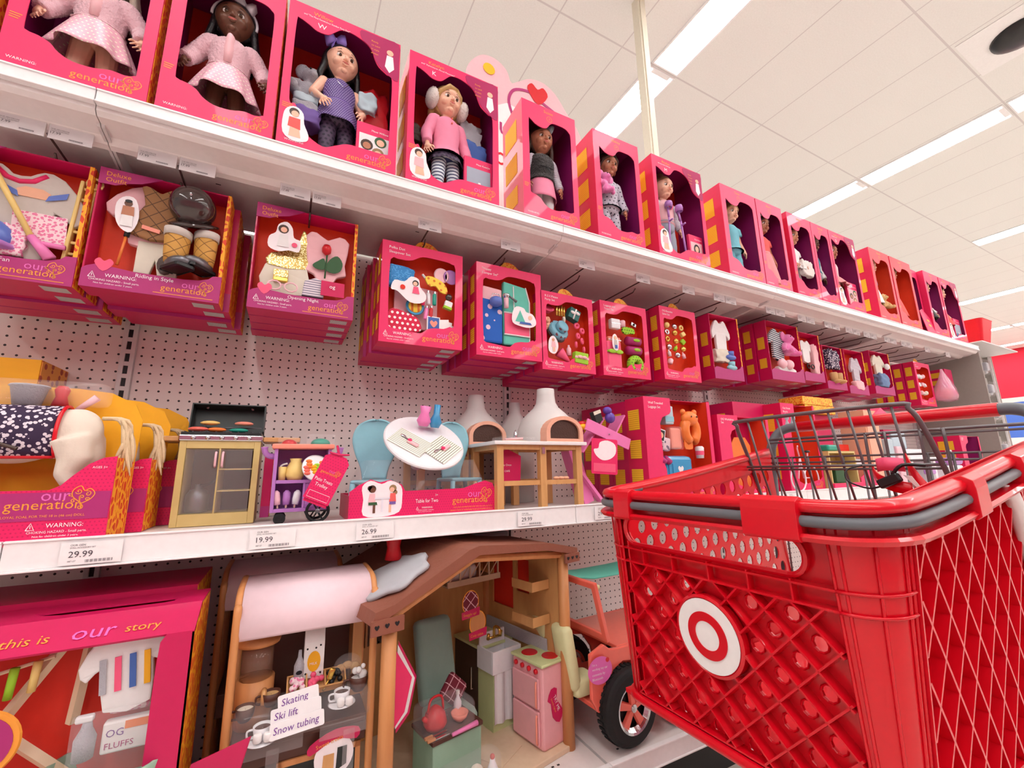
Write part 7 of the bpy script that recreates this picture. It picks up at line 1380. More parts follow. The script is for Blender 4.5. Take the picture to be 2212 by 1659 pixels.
def cup(l, x, y, z, m='plastic_white', saucer=False, fill='chocolate', s=1):
    return item('toy_cup', l, 'toy cup', Bc(x, y, z), [('cup', m, lambda mb: mb.lathe([(.010, 0), (.0155, .008), (.018, .026), (.0165, .026), (.013, .016), (.001, .014)], 22), True), ('coffee', fill, lambda mb: mb.lathe([(.001, .0215), (.0160, .0215)], 18, cap=False)), ('handle', m, lambda mb: mb.tube(smooth_poly([(-.016, 0, .021), (-.027, 0, .020), (-.026, 0, .008), (-.013, 0, .006)], 3, False), .0022, 6), True)]+([('saucer', m, lambda mb: mb.at(T((0, -.004, -.004))).lathe([(.001, 0), (.018, .001), (.030, .005), (.027, .006)], 24), True)] if saucer else []), s=s)
cup('white toy coffee cup on a saucer at the front left of the stand', .428, 1.045, .222, saucer=True, s=.92); cup('white toy coffee cup on a saucer at the right of the stand', .570, 1.06, .245, saucer=True, s=.9); cup('brown toy cup with cream at the back left of the counter', .395, 1.08, .245, 'chocolate', fill='cloth_cream', s=.95); cup('brown toy cup with foam beside the other brown cup', .438, 1.085, .26, 'chocolate', fill='plush_tan', s=.95); cup('tall brown toy cup topped with whipped cream at the right', .605, 1.075, .255, 'chocolate', fill='cloth_white', s=1.1)
for k, (x, y) in enumerate(((.421, 1.024), (.438, 1.022), (.566, 1.038), (.582, 1.036))): item('toy_marshmallow', ['left white toy marshmallow on the left saucer', 'right white toy marshmallow on the left saucer', 'left white toy marshmallow on the right saucer', 'right white toy marshmallow on the right saucer'][k], 'toy food', Bc(x, y, .228 if k < 2 else .248), [('sweet', 'cloth_white', lambda mb: mb.lathe([(.006, 0), (.0075, .002), (.0075, .012), (.006, .014), (.001, .014)], 14), True)])
item('whipped_cream', 'swirl of toy whipped cream on the tall brown cup', 'toy food', Bc(.605, 1.075, .285), [('swirl', 'cloth_white', lambda mb: [mb.ball((.008*math.cos(k*1.5), .008*math.sin(k*1.5), .004*k), .009-.001*k, 8, 6) for k in range(5)], True)]); item('toy_eclairs', 'cream and brown toy biscuits under a clear dome', 'toy food', Bc(.585, 1.11, .285), [('biscuits', 'plush_tan', lambda mb: [mb.ball((-.014+k*.014, 0, .006+.004*(k % 2)), (.012, .008, .008), 10, 6) for k in range(3)], True), ('dome', 'clear_film', lambda mb: mb.ball((0, 0, .008), (.03, .02, .026), 16, 10), True)])
item('sweet_tray', 'wooden toy tray with white, pink and black sweets', 'toy tray', Bc(.465, 1.085, .262), [('tray', 'wood_tan', lambda mb: [mb.box(0, 0, 0, .115, .04, .003)]+[mb.box(x, 0, .003, x+.003, .04, .016) for x in (0, .036, .072, .112)]+[mb.box(0, y, .003, .115, y+.003, .016) for y in (0, .037)])]+[('sweets', m, lambda mb, x=x: [mb.ball((x+random.uniform(.006, .028), random.uniform(.008, .034), .014), .006, 8, 6) for k in range(14)], True) for x, m in ((.003, 'candy_mix'), (.039, 'sticker_pink'), (.075, 'plastic_black'))], rot=(32, 0, 0)); item('toy_scoop', 'small gold toy scoop lying on the sweets tray', 'toy scoop', Bc(.545, 1.078, .285), [('scoop', 'gold', lambda mb: [mb.bbox(-.006, 0, 0, .006, .008, .022, .003), mb.tube([(0, .004, 0), (-.004, .002, -.022)], .002, 6)], True)], rot=(0, 20, 0))
t = item('milk_bag', 'white upright toy coffee bag with a yellow oval label', 'toy bag', Bc(.515, 1.12, .285), [('bag', 'logo_white', lambda mb: mb.loft([[Vector((x, y, z)) for x, y in ((-.020, -.012*k), (.020, -.012*k), (.020, .012*k), (-.020, .012*k))] for z, k in ((0, 1), (.07, 1), (.098, .15))])), ('label', 'yellow_card', lambda mb: mb.plate([(p[0], p[1]) for p in circle2(0, .032, .013, 18, .020)], th=.001, fmap=f_y(-.0135))), ('dots', 'ink_black', lambda mb: [mb.plate(circle2(x, z, .002, 8), th=.0006, fmap=f_y(-.0135)) for x, z in ((-.014, .058), (.012, .062), (-.015, .01), (.014, .008), (.003, .058))])]); mb = MB().at(T((0, -.0148, 0))).mt('ink_white'); mb.text('MILK', -.008, .026, .007); mb.build('lettering', t)
item('syrup_bottle', 'grey toy syrup bottle left of the white coffee bag', 'toy bottle', Bc(.487, 1.11, .285), [('bottle', 'plush_grey', lambda mb: mb.lathe([(.010, 0), (.010, .03), (.004, .045), (.003, .058)], 14), True), ('label', 'ink_black', lambda mb: mb.plate(circle2(0, .018, .006, 14, .004), th=.0006, fmap=f_y(-.0108)))])
def card(l, x, z, w_, txt, dy, rot):
    t = thing('name_card', l, 'sign', Bc(x, 1.018+dy, z), rot=(R_(-14), R_(rot), 0)); mb = MB().mt('paper'); mb.plate(rrect(0, 0, w_, .026, .003, 2), th=.0012); mb.build('card', t)
    mb = MB().at(T((0, -.0008, 0))).mt('ink_violet'); mb.text(txt, .006, .008, .0165, wmax=w_-.016, slant=.15); mb.build('lettering', t)
card('white handwritten card reading Snow tubing, lowest of three', .441, .228, .094, 'Snow tubing', -.004, -4); card('white handwritten card reading Ski lift, middle of three', .441, .249, .088, 'Ski lift', .004, -4); card('white handwritten card reading Skating, top of three', .452, .268, .072, 'Skating', .010, -6)
for x0, x1, l in ((.375, .50, 'left'), (.53, .62, 'right')): item('clear_tape', '%s strip of clear tape along the front edge of the coffee counter' % l, 'tape', Bc(x0, 1.045, .19), [('strip', 'clear_film', lambda mb, w_=x1-x0: [mb.box(0, 0, .0, w_, .001, .026), mb.box(w_*.5, -.001, -.10, w_*.5+.022, .0, .01)])])
item('counter_blister', 'clear plastic blister over the cups of the coffee stand', 'blister', Bc(.50, 1.055, .217), [('film', 'clear_film', lambda mb: mb.bbox(-.125, -.03, 0, .125, .06, .055, .014), True)])
t = item('round_sticker', 'round sticker with a plum ribbon reading Sweet treats on the menu board', 'sticker', B(.560, 1.050, .185), [('disc', 'ink_white', lambda mb: mb.plate(circle2(0, 0, .037, 28), th=.001)), ('ribbon', 'card_magenta', lambda mb: mb.plate([(p.x, p.y) for p in smooth_poly([(-.045, .012), (0, .03), (.042, .022), (.045, .042), (0, .048), (-.046, .030)], 3)], th=.001, fmap=f_y(-.0012))), ('picture', 'wood_tan', lambda mb: [mb.plate([(-.022, -.028), (0, -.034), (.0, .006), (-.02, .006)], th=.0008, fmap=f_y(-.0012))]), ('chalkboard', 'grill_dark', lambda mb: mb.plate([(.004, -.026), (.024, -.018), (.024, .014), (.006, .014)], th=.0008, fmap=f_y(-.0014)))]); mb = MB().at(T((0, -.0018, 0))@RY(-10)).mt('ink_gold'); mb.text('Sweet treats', -.030, .026, .010, wmax=.06); mb.build('lettering', t)
item('round_sticker', 'white oval sticker with a pink rim at the bottom of the coffee stand', 'sticker', B(.50, 1.052, .135), [('rim', 'sticker_pink', lambda mb: mb.plate([(p[0], p[1]) for p in circle2(0, 0, .038, 28, .030)], th=.001)), ('disc', 'ink_white', lambda mb: mb.plate([(p[0], p[1]) for p in circle2(0, 0, .034, 28, .026)], th=.001, fmap=f_y(-.0008)))])

# log cabin
HM = T((.655, .995, ZB))@RZ(12.2)
t = thing('toy_cabin', 'open-fronted brown toy log cabin with snowy shingled roof', 'toy house', (0, 0, 0)); t.matrix_world = HM
W2 = .532; D2 = .40
mb = MB().mt('wood_beige'); mb.box(-.01, 0, 0, W2+.01, D2, .014); mb.build('floor_slab', t, bevel=.002)
for x, h in ((0, .445), (W2, .505)): mb = MB().mt('wood_post'); mb.tube([(x, .012, 0), (x, .012, h)], [.0165, .0155], 16); mb.build('front_post', t, smooth=True)
for x, h in ((0, .445), (W2, .505)): mb = MB().mt('wood_post'); mb.tube([(x, D2-.012, 0), (x, D2-.012, h)], .0155, 12); mb.build('rear_post', t, smooth=True)
mb = MB().mt('wood_tan'); win = [(.03, .25), (.17, .25), (.17, .40), (.03, .40)]
mb.plate([(.0, .014), (W2, .014), (W2, .505), (.215, .545), (0, .44)], [win], th=.006, fmap=lambda u, v, q_: (u, D2-.008+q_, v)); mb.box(.098, D2-.012, .25, .104, D2-.004, .40); mb.box(.03, D2-.012, .322, .17, D2-.004, .328); mb.build('back_wall', t)
mb = MB().mt('wood_tan'); w2 = [(.24, .30), (.35, .30), (.35, .46), (.24, .46)]; mb.plate([(.02, .014), (D2-.01, .014), (D2-.01, .505), (.02, .505)], [w2, [(.16, .36), (.22, .36), (.22, .46), (.16, .46)]], th=.006, fmap=lambda u, v, q_: (W2-.003+q_, u, v)); mb.mt('card_red'); mb.box(W2+.006, .15, .29, W2+.009, .36, .47); mb.build('side_wall', t)
mb = MB().mt('wood_post'); mb.tube([(-.0, .012, .44), (.215, .012, .53)], .010, 6); mb.tube([(.215, .012, .53), (W2, .012, .498)], .010, 6); mb.build('roof_beam', t)
mb = MB().mt('roof_brown'); prof = [(-.05, .437), (-.042, .462), (.0, .470), (.19, .556), (.22, .562), (.46, .540), (W2+.04, .515), (W2+.042, .492), (W2+.02, .500), (.45, .522), (.22, .540), (.0, .452), (-.03, .440)]
mb.loft([[Vector((p[0], y, p[1])) for p in prof][::-1] for y in (-.012, D2+.01)]); mb.build('roof', t)
mb = MB().mt('roof_brown'); mb.box(-.052, -.016, .418, .02, -.010, .447); mb.box(W2-.015, -.016, .478, W2+.044, -.010, .503); mb.build('eave_block', t)
mb = MB().mt('ink_black')
for x0, z0 in ((-.04, .434), (-.018, .434), (.004, .434), (W2-.004, .491), (W2+.014, .491), (W2+.032, .491)): mb.plate([(p.x, p.y) for p in heartpoly(x0, z0, .010)], th=.0006, fmap=f_y(-.0168))
mb.build('heart_cutouts', t)
mb = MB().mt('snow')
mb.loft([ring((0, 0, z), a, b_, 40, fn=lambda q: 1+.08*math.cos(7*q)) for z, a, b_ in ((.0, .088, .085), (.008, .086, .083), (.012, .075, .07))]); mb.build('snow_patch', t, smooth=True).matrix_basis = T((.050, .105, .498))@RY(-24)
mb = MB().mt('snow'); mb.loft([ring((.42, .22, .535+z), a, b_, 40, fn=lambda q: 1+.08*math.cos(7*q)) for z, a, b_ in ((.0, .07, .04), (.012, .068, .038), (.018, .05, .03))]); mb.build('snow_patch', t, smooth=True)
mb = MB().mt('plastic_red'); mb.at(T((.075, .17, .525))); mb.lathe([(.022, 0), (.016, .03), (.020, .05), (.022, .056)], 18); mb.build('chimney', t, smooth=True)
mb = MB().mt('wood_tan')
for z in (.30, .395): mb.box(W2-.07, .07, z, W2-.006, .16, z+.003); mb.box(W2-.07, .067, z, W2-.006, .07, z+.026); mb.box(W2-.073, .067, z, W2-.07, .16, z+.026)
mb.build('wall_shelves', t)
mb = MB().mt('wood_beige'); y = .27
mb.box(.30, y, .40, .50, y+.006, .412); mb.box(.30, y, .455, .50, y+.006, .461)
for k in range(6):
    x = .305+k*.037; mb.box(x, y, .40, x+.004, y+.005, .46)
    if k < 5: mb.tube([(x+.002, y, .412), (x+.038, y, .455)], .002, 4)
mb.box(.30, y, .395, .50, D2-.01, .40); mb.build('loft_bed', t)
mb = MB().mt('cloth_white'); mb.bbox(.31, .285, .402, .42, .35, .45, .012); mb.build('loft_pillow', t, smooth=True)
mb = MB().mt('gingham'); [mb.box(x, .36, .405-.005*abs(x-.12)*10, x+.02, .364, .425-.004*abs(x-.12)*10) for x in [.0+.024*k for k in range(8)]]; mb.build('bunting', t)
def inh(name, label, cat, x, y, z, parts, rot=(0, 0, 0), s=1):
    t = item(name, label, cat, (0, 0, 0), parts); t.matrix_world = HM@T((x, y, z))@RZ(rot[2])@RY(rot[1])@RX(rot[0])@S(s, s, s); return t
inh('toy_armchair', 'pale green velvet toy lounge chair inside the cabin', 'toy chair', .215, .20, .014, [('backrest', 'velvet_green', lambda mb: mb.at(T((0, .06, .09))@RX(-14)).bbox(0, -.012, 0, .115, .03, .215, .014), True), ('seat', 'velvet_green', lambda mb: mb.at().bbox(0, -.05, .05, .115, .07, .10, .014), True), ('base', 'velvet_green', lambda mb: mb.bbox(.004, -.045, 0, .111, .065, .06, .008), True)])
inh('checked_cushion', 'small dark red checked cushion on the green chair', 'cushion', .272, .19, .16, [('cushion', 'gingham', lambda mb: mb.at(RY(45)).bbox(-.032, -.010, -.032, .032, .010, .032, .009), True)], rot=(-14, 0, 0))
inh('toy_chest', 'mint green toy chest with dark lid in front of the chair', 'toy chest', .135, .055, .014, [('box', 'mint_box', lambda mb: mb.bbox(0, 0, 0, .135, .10, .115, .003)), ('lid', 'chocolate', lambda mb: mb.bbox(-.003, -.003, .115, .138, .103, .125, .002))])
inh('toy_kettle', 'red toy kettle on the mint chest', 'toy kettle', .165, .10, .14, [('pot', 'plastic_red', lambda mb: mb.lathe([(.022, 0), (.029, .012), (.024, .032), (.012, .044), (.002, .05)], 20), True), ('spout', 'plastic_red', lambda mb: mb.tube([(-.022, -.004, .02), (-.036, -.008, .034)], [.007, .005], 8), True), ('handle', 'plastic_red', lambda mb: mb.tube(smooth_poly([(-.02, 0, .036), (-.012, 0, .064), (.016, 0, .064), (.022, 0, .034)], 3, False), .003, 6), True)])
inh('pink_bowl', 'pink toy bowl on the mint chest beside the kettle', 'toy bowl', .225, .085, .14, [('bowl', 'plastic_salmon', lambda mb: mb.lathe([(.008, 0), (.018, .010), (.022, .020), (.019, .020), (.01, .008)], 20), True)]); inh('toy_bottle', 'clear toy water bottle with a white cap on the chest', 'toy bottle', .235, .11, .14, [('bottle', 'bow_white', lambda mb: mb.lathe([(.009, 0), (.010, .03), (.004, .042), (.004, .048)], 14), True), ('cap', 'logo_white', lambda mb: mb.lathe([(.005, .048), (.005, .056), (.001, .057)], 10))]); inh('toy_brush', 'bright pink toy brush lying on the chest edge', 'toy brush', .20, .045, .142, [('brush', 'plastic_pink', lambda mb: mb.tube([(-.02, 0, 0), (.05, 0, .002)], [.004, .006], 8), True)]); inh('toy_knives', 'wood-handled toy knives lying on the chest lid', 'toy knives', .12, .052, .142, [('blade', 'chrome', lambda mb: [mb.box(.02, 0, 0, .06, .006, .002), mb.box(.02, .012, 0, .06, .018, .002)]), ('handle', 'wood_post', lambda mb: [mb.box(0, 0, 0, .02, .006, .005), mb.box(0, .012, 0, .02, .018, .005)])])
inh('mint_mug', 'mint toy mug in front of the chest', 'toy mug', .17, .01, .016, [('mug', 'mint', lambda mb: mb.lathe([(.014, 0), (.018, .01), (.018, .034), (.0165, .034), (.015, .01)], 20), True), ('handle', 'mint', lambda mb: mb.tube(smooth_poly([(.018, 0, .028), (.028, 0, .026), (.028, 0, .012), (.018, 0, .010)], 3, False), .0028, 6), True)]); inh('cream_pitcher', 'cream toy coffee maker in front of the chest', 'toy pitcher', .222, .006, .016, [('pot', 'cloth_cream', lambda mb: mb.lathe([(.015, 0), (.012, .022), (.009, .03), (.014, .058), (.012, .062), (.003, .068)], 14), True), ('handle', 'wood_tan', lambda mb: mb.bbox(.012, -.004, .03, .024, .004, .052, .002))]); inh('white_jug', 'white toy milk jug at the right of the coffee maker', 'toy jug', .265, .004, .016, [('jug', 'plastic_white', lambda mb: mb.loft([ring((0, 0, z), a, b_, 18) for z, a, b_ in ((0, .014, .011), (.006, .0175, .014), (.038, .016, .013), (.058, .007, .006), (.064, .006, .005))]), True), ('cap', 'lip', lambda mb: mb.ball((0, 0, .068), .006, 10, 6), True)])
inh('glass_bowls', 'clear round toy dishes at the left front of the cabin', 'toy dishes', .075, .012, .016, [('dish', 'clear_tint', lambda mb: [mb.at(T((0, 0, .045))@RX(80)).lathe([(.001, 0), (.03, .002), (.036, .012), (.034, .012)], 24)], True), ('pots', 'chocolate', lambda mb: mb.at().ball((0, .01, .02), (.024, .014, .02), 12, 8), True)])
inh('cabin_blister', 'clear plastic blister over the mugs in the cabin', 'blister', .17, .0, .016, [('film', 'clear_film', lambda mb: mb.bbox(-.13, -.008, 0, .12, .045, .08, .014), True)]); inh('chest_blister', 'clear plastic blister over the things on the chest', 'blister', .18, .08, .14, [('film', 'clear_film', lambda mb: mb.bbox(-.066, -.04, 0, .066, .045, .062, .012), True)])
t = inh('toy_sink_unit', 'dark wood toy kitchen unit with a farmhouse sink and brass tap', 'toy kitchen unit', .40, .17, .014, [('cabinet', 'cabinet_dark', lambda mb: mb.box(.0, .09, 0, .125, .215, .195)), ('counter', 'counter_green', lambda mb: mb.bbox(-.004, .07, .195, .125, .22, .204, .002)), ('backsplash', 'plush_grey', lambda mb: mb.box(.121, -.09, .204, .125, .22, .240)), ('sink', 'plastic_white', lambda mb: [mb.box(-.008, 0, .150, .10, .006, .210), mb.box(-.008, .006, .150, -.002, .08, .210), mb.box(.094, .006, .15, .10, .08, .21), mb.box(-.002, .074, .15, .094, .08, .24), mb.box(-.002, .006, .155, .094, .074, .16)], False, .0015), ('sink_base', 'counter_green', lambda mb: mb.box(.0, .01, 0, .12, .085, .15)), ('curtain', 'curtain_white', lambda mb: mb.loft([[Vector((x, .004+.004*math.sin(x*180), z)) for x in [.0+.006*k for k in range(17)]] for z in (.02, .15)], closed=False, cap=False)), ('tap', 'gold', lambda mb: [mb.tube(smooth_poly([(.05, .07, .22), (.05, .068, .25), (.05, .045, .252), (.05, .04, .235)], 3, False), .0045, 8)]+[mb.tube([(.05+q*.024, .07, .22), (.05+q*.024, .066, .236)], .005, 8) for q in (-1, 1)]+[mb.tube([(.026, .07, .222), (.074, .07, .222)], .004, 8)], True)])
mb = MB().mt('chrome'); mb.tube([(-.004, .11, .08), (-.008, .11, .08), (-.008, .11, .14), (-.004, .11, .14)], .002, 6); mb.build('door_handle', t)
t = inh('toy_fridge', 'pink toy fridge with a green hob top and red hotplates', 'toy stove', .447, .022, .014, [('body', 'fridge_pink', lambda mb: mb.bbox(0, 0, 0, .098, .125, .200, .006)), ('hob', 'counter_green', lambda mb: mb.bbox(-.004, -.005, .200, .10, .130, .208, .003)), ('hotplate', 'cart_red', lambda mb: mb.at(T((.034, .088, .208))).lathe([(.001, .0012), (.023, .001), (.024, 0)], 22)), ('hotplate', 'cart_red', lambda mb: mb.at(T((.062, .032, .208))).lathe([(.001, .0012), (.023, .001), (.024, 0)], 22)), ('door', 'fridge_pink', lambda mb: mb.at().bbox(-.008, .010, .098, .0, .118, .172, .003)), ('door', 'fridge_pink', lambda mb: mb.bbox(-.008, .010, .01, .0, .118, .092, .003)), ('door_handle', 'plastic_salmon', lambda mb: mb.tube([(-.010, .014, .104), (-.014, .012, .11), (-.014, .012, .16), (-.010, .014, .166)], .0028, 6), True), ('door_handle', 'plastic_salmon', lambda mb: mb.tube([(-.010, .014, .018), (-.014, .012, .024), (-.014, .012, .08), (-.010, .014, .086)], .0028, 6), True)])
for k in range(4): mb = MB().mt('cart_red'); mb.at(T((-.001, .022+k*.028, .187))@RY(-90)); mb.lathe([(.007, 0), (.006, .006), (.001, .007)], 12); mb.build('knob', t, smooth=True)
t = inh('ribbon_sticker', 'plum ribbon sticker reading TRY ME on the pink fridge', 'sticker', .490, .020, .08, [('ribbon', 'card_magenta', lambda mb: mb.plate([(p.x, p.y) for p in smooth_poly([(-.012, .075), (.010, .072), (.008, .045), (.030, .015), (.016, -.012), (-.008, .006), (-.014, .04), (-.026, .05)], 2)], th=.001))]); mb = MB().at(T((-.002, -.0008, .058))@RY(68)).mt('ink_white'); mb.text('TRY ME', 0, -.004, .013); mb.mt('ink_gold'); mb.text('Sounds, lights!', 0, -.014, .007); mb.build('lettering', t)
for l, x, z, im in (('round picture sticker of a checked blanket hanging by the loft bed', .335, .365, 'gingham'), ('pink ribbon picture sticker of a lit room below the blanket sticker', .36, .305, 'wood_post')):
    t = inh('picture_sticker', l, 'sticker', x, .20, z, [('disc', 'ink_gold', lambda mb: mb.plate([(p[0], p[1]) for p in circle2(0, 0, .029, 24, .034)], th=.001)), ('picture', im, lambda mb: mb.plate([(p[0], p[1]) for p in circle2(0, 0, .026, 24, .031)], th=.001, fmap=f_y(-.0008))), ('ribbon', 'card_magenta', lambda mb: mb.plate([(-.032, -.022), (.032, -.016), (.030, -.038), (-.03, -.042)][::-1], th=.001, fmap=f_y(-.0016)))]); mb = MB().at(T((0, -.0022, 0))).mt('ink_gold'); mb.text('Snuggle up!' if im == 'gingham' else 'Cozy cabin', -.026, -.034, .010, wmax=.05); mb.build('lettering', t)
inh('instruction_sheet', 'folded white leaflet on the cabin floor', 'leaflet', .33, .05, .0145, [('sheet', 'wood_beige', lambda mb: mb.box(0, 0, 0, .10, .12, .0012))], rot=(0, 0, 20))
t = inh('product_booklet', 'bright pink folded booklet hanging beside the left post of the cabin', 'tag', .035, .05, .275, [('cover', 'card_pink', lambda mb: mb.plate([(0, -.09), (.03, -.06), (.05, .02), (0, .10)], th=.002)), ('inside_page', 'cloth_white', lambda mb: mb.plate([(.01, -.10), (.045, -.07), (.065, .01), (.01, .11)], th=.002, fmap=f_y(.012))), ('cover', 'card_magenta', lambda mb: mb.plate([(.016, -.115), (.055, -.08), (.075, .01), (.016, .115)], th=.002, fmap=f_y(.020)))], s=.8)

# coral off-road toy car
t = thing('toy_car', 'coral pink open-top toy car with cream seats and chunky black tyres', 'toy car', B(1.225, 1.05), 0)
CMx = T((0, 0, 0))@RZ(-4); t.rotation_euler = (0, 0, R_(4))
mb = MB().mt('plastic_coral')
side = [(-.02, .135), (-.02, .245), (.03, .262), (.055, .245), (.09, .242), (.40, .242), (.46, .225), (.475, .17), (.475, .12), (.40, .11), (.39, .15), (.36, .185), (.30, .185), (.27, .15), (.26, .11), (.20, .11), (.19, .15), (.155, .195), (.10, .205), (.062, .19), (.045, .15), (.03, .095), (.0, .10)]
for y in (0, .24): mb.plate(side[::-1], th=.012, fmap=lambda u, v, q_, y=y: (u, y+q_, v))
mb.box(.09, .012, .232, .40, .24, .242); mb.box(.0, .012, .10, .46, .24, .112); mb.box(.455, .012, .11, .472, .24, .235); mb.build('body', t, bevel=.003)
mb = MB().mt('plastic_coral'); mb.at(T((.045, 0, .262))@RY(-14)); fr = [(0, 0), (.252, 0), (.252, .165), (0, .165)]; mb.plate(fr, [[(.018, .02), (.234, .02), (.234, .148), (.018, .148)]], th=.012, fmap=lambda u, v, q_: (q_, u, v)); mb.build('windscreen_frame', t, bevel=.002)
mb = MB().mt('clear_pane'); mb.at(T((.045, 0, .262))@RY(-14)); mb.box(.004, .018, .02, .007, .234, .148); mb.build('windscreen', t)
for y in (.045, .15): mb = MB().mt('seat_ivory'); mb.at(T((-.005, y, .12))); mb.bbox(-.03, 0, 0, .05, .07, .05, .012); mb.at(T((-.03, y, .14))@RY(-10)); mb.bbox(-.015, 0, 0, .02, .07, .17, .012); mb.build('seat', t, smooth=True)
mb = MB().mt('seat_ivory'); mb.tube(smooth_poly([(-.02, .23, .20), (-.02, .23, .37), (-.015, .22, .40), (.02, .12, .41), (.05, .03, .40)], 4, False), .008, 10); mb.build('roll_bar', t, smooth=True)
for k, (x, y) in enumerate(((.1, -.03), (.33, -.03), (.1, .245), (.33, .245))):
    wh = MB().mt('rubber'); wh.at(T((x, y, .098))@RX(90)@T((0, 0, -.045))); R0 = .096
    wh.lathe([(.058, .004), (.062, 0), (.085, .0), (R0-.004, .006), (R0, .012), (R0, .038), (R0-.004, .044), (.085, .05), (.062, .05), (.058, .046)], 40, cap=False)
    for q in range(36):
        a = q*math.pi/18; c, s_ = math.cos(a), math.sin(a); wh.add([((R0-.001)*math.cos(a+da), (R0-.001)*math.sin(a+da), z) for da in (0, .09) for z in (.004, .024)]+[((R0+.003)*math.cos(a+da), (R0+.003)*math.sin(a+da), z) for da in (0, .09) for z in (.004, .024)], [(0, 1, 3, 2), (4, 6, 7, 5), (0, 4, 5, 1), (2, 3, 7, 6), (0, 2, 6, 4), (1, 5, 7, 3)])
    o = wh.build('tyre', t)
    rm = MB().mt('chrome'); rm.at(T((x, y, .098))@RX(90)@T((0, 0, -.045))); rm.lathe([(.048, .04), (.056, .049), (.062, .051), (.062, .04), (.05, .034)], 36, cap=False); rm.mt('ink_black'); rm.lathe([(.001, .03), (.055, .03)], 30, cap=False)
    rm.mt('plastic_coral')
    for q in range(5): a = q*72+90; rm.at(T((x, y, .098))@RX(90)@T((0, 0, -.045))@RZ(a)); rm.add([(.006, -.008, .036), (.051, -.013, .036), (.051, .013, .036), (.006, .008, .036), (.006, -.006, .045), (.051, -.010, .044), (.051, .010, .044), (.006, .006, .045)], [(0, 3, 2, 1), (4, 5, 6, 7), (0, 1, 5, 4), (1, 2, 6, 5), (2, 3, 7, 6), (3, 0, 4, 7)])
    rm.at(T((x, y, .098))@RX(90)@T((0, 0, -.045))); rm.mt('chrome'); rm.lathe([(.011, .04), (.010, .048), (.001, .05)], 16); rm.build('wheel_rim', t)
mb = MB().mt('plastic_cream'); mb.bbox(.20, .03, .06, .23, .06, .09, .006); mb.build('axle_block', t)
t = item('oval_sticker', 'lilac oval sticker with white writing on the coral car door', 'sticker', B(1.232, 1.043, .205), [('oval', 'ink_lilac', lambda mb: mb.plate([(p[0], p[1]) for p in circle2(0, 0, .041, 28, .034)], th=.001)), ('red_dot', 'cart_red', lambda mb: mb.plate(circle2(.026, .022, .006), th=.001, fmap=f_y(-.0006)))]); mb = MB().at(T((0, -.0012, 0))).mt('ink_white'); [mb.text(s_, -.028, z, .009, wmax=.052) for s_, z in (("I'm a", .014), ('working toy car', .003), ('connects by', -.010), ('Bluetooth', -.021))]; mb.build('lettering', t)
item('toy_surfboard', 'turquoise toy surfboard on the roll bar of the coral car', 'toy surfboard', B(1.40, 1.22, .405), [('board', 'mint', lambda mb: mb.loft([[Vector((x, w2*math.cos(R_(a)), .006*math.sin(R_(a))+.02*(x/.2)**2)) for a in range(0, 360, 30)] for x, w2 in ((-.20, .004), (-.17, .03), (-.08, .05), (.06, .052), (.16, .03), (.20, .004))]), True)], rot=(6, 0, 6))
# ================= shopping cart =================
ct = thing('shopping_cart', 'red plastic shopping cart with a bullseye badge and wire child seat in the aisle', 'shopping cart', (1.062, .533, 0), 1.5)
ZBK = .462; HW = .266; RC = .07; LEN = .70
def zt(x): return .853+.098*(max(0, x)/LEN)**1.25
def foot(sec, u):
    """plan position and outward normal of the basket wall at rim height"""
    if sec == 'L': x = u; return Vector((x, HW+.022*x)), Vector((-.02, 1)).normalized()
    if sec == 'R': x = u; return Vector((x, -HW-.022*x)), Vector((-.02, -1)).normalized()
    if sec == 'F': return Vector((0, HW-RC-u)), Vector((-1, 0))
    if sec == 'CL': a = R_(90+90*u); return Vector((RC+RC*math.cos(a), HW-RC+RC*math.sin(a))), Vector((math.cos(a), math.sin(a)))
    if sec == 'CR': a = R_(180+90*u); return Vector((RC+RC*math.cos(a), -HW+RC+RC*math.sin(a))), Vector((math.cos(a), math.sin(a)))
def wall(sec, u, v, w_=0.0):
    """v = 0 basket floor .. 1 rim; walls lean inwards downwards"""
    p, n = foot(sec, u); z1 = zt(p.x); z = ZBK+(z1-ZBK)*v; q = p-n*(.030*(1-v))+n*w_
    return Vector((q.x, q.y, z))
H0 = .853-ZBK; LF = 2*(HW-RC)
def vof(z): return (z-ZBK)/H0
# lattice helpers
def clip_line(p, d, poly_test, L=1.4, n=560):
    segs = []; cur = None
    for i in range(n+1):
        t = -L/2+L*i/n; q = (p[0]+d[0]*t, p[1]+d[1]*t)
        if poly_test(q): cur = [q, q] if cur is None else [cur[0], q]
        elif cur: segs.append(cur); cur = None
    if cur: segs.append(cur)
    return [s for s in segs if (Vector(s[0])-Vector(s[1])).length > .004]
def rib(mb, sec, a, b_, wd=.0028, d0=-.020, d1=0.0, asv=vof):
    a, b_ = Vector(a), Vector(b_); t = (b_-a).normalized(); nn = Vector((-t.y, t.x))*wd/2; vs = []
    n = max(1, int((b_-a).length/.05))
    for i in range(n+1):
        c = a+(b_-a)*i/n
        for s in (-1, 1):
            for d in (d0, d1): q = c+nn*s*(1.0 if d == d1 else 1.25); vs.append(wall(sec, q.x, asv(q.y), d))
    fs = []
    for i in range(n):
        k = i*4; fs += [(k, k+1, k+5, k+4), (k+1, k+3, k+7, k+5), (k+3, k+2, k+6, k+7), (k+2, k, k+4, k+6)]
    fs += [(0, 2, 3, 1), (n*4, n*4+1, n*4+3, n*4+2)]; mb.add(vs, fs)
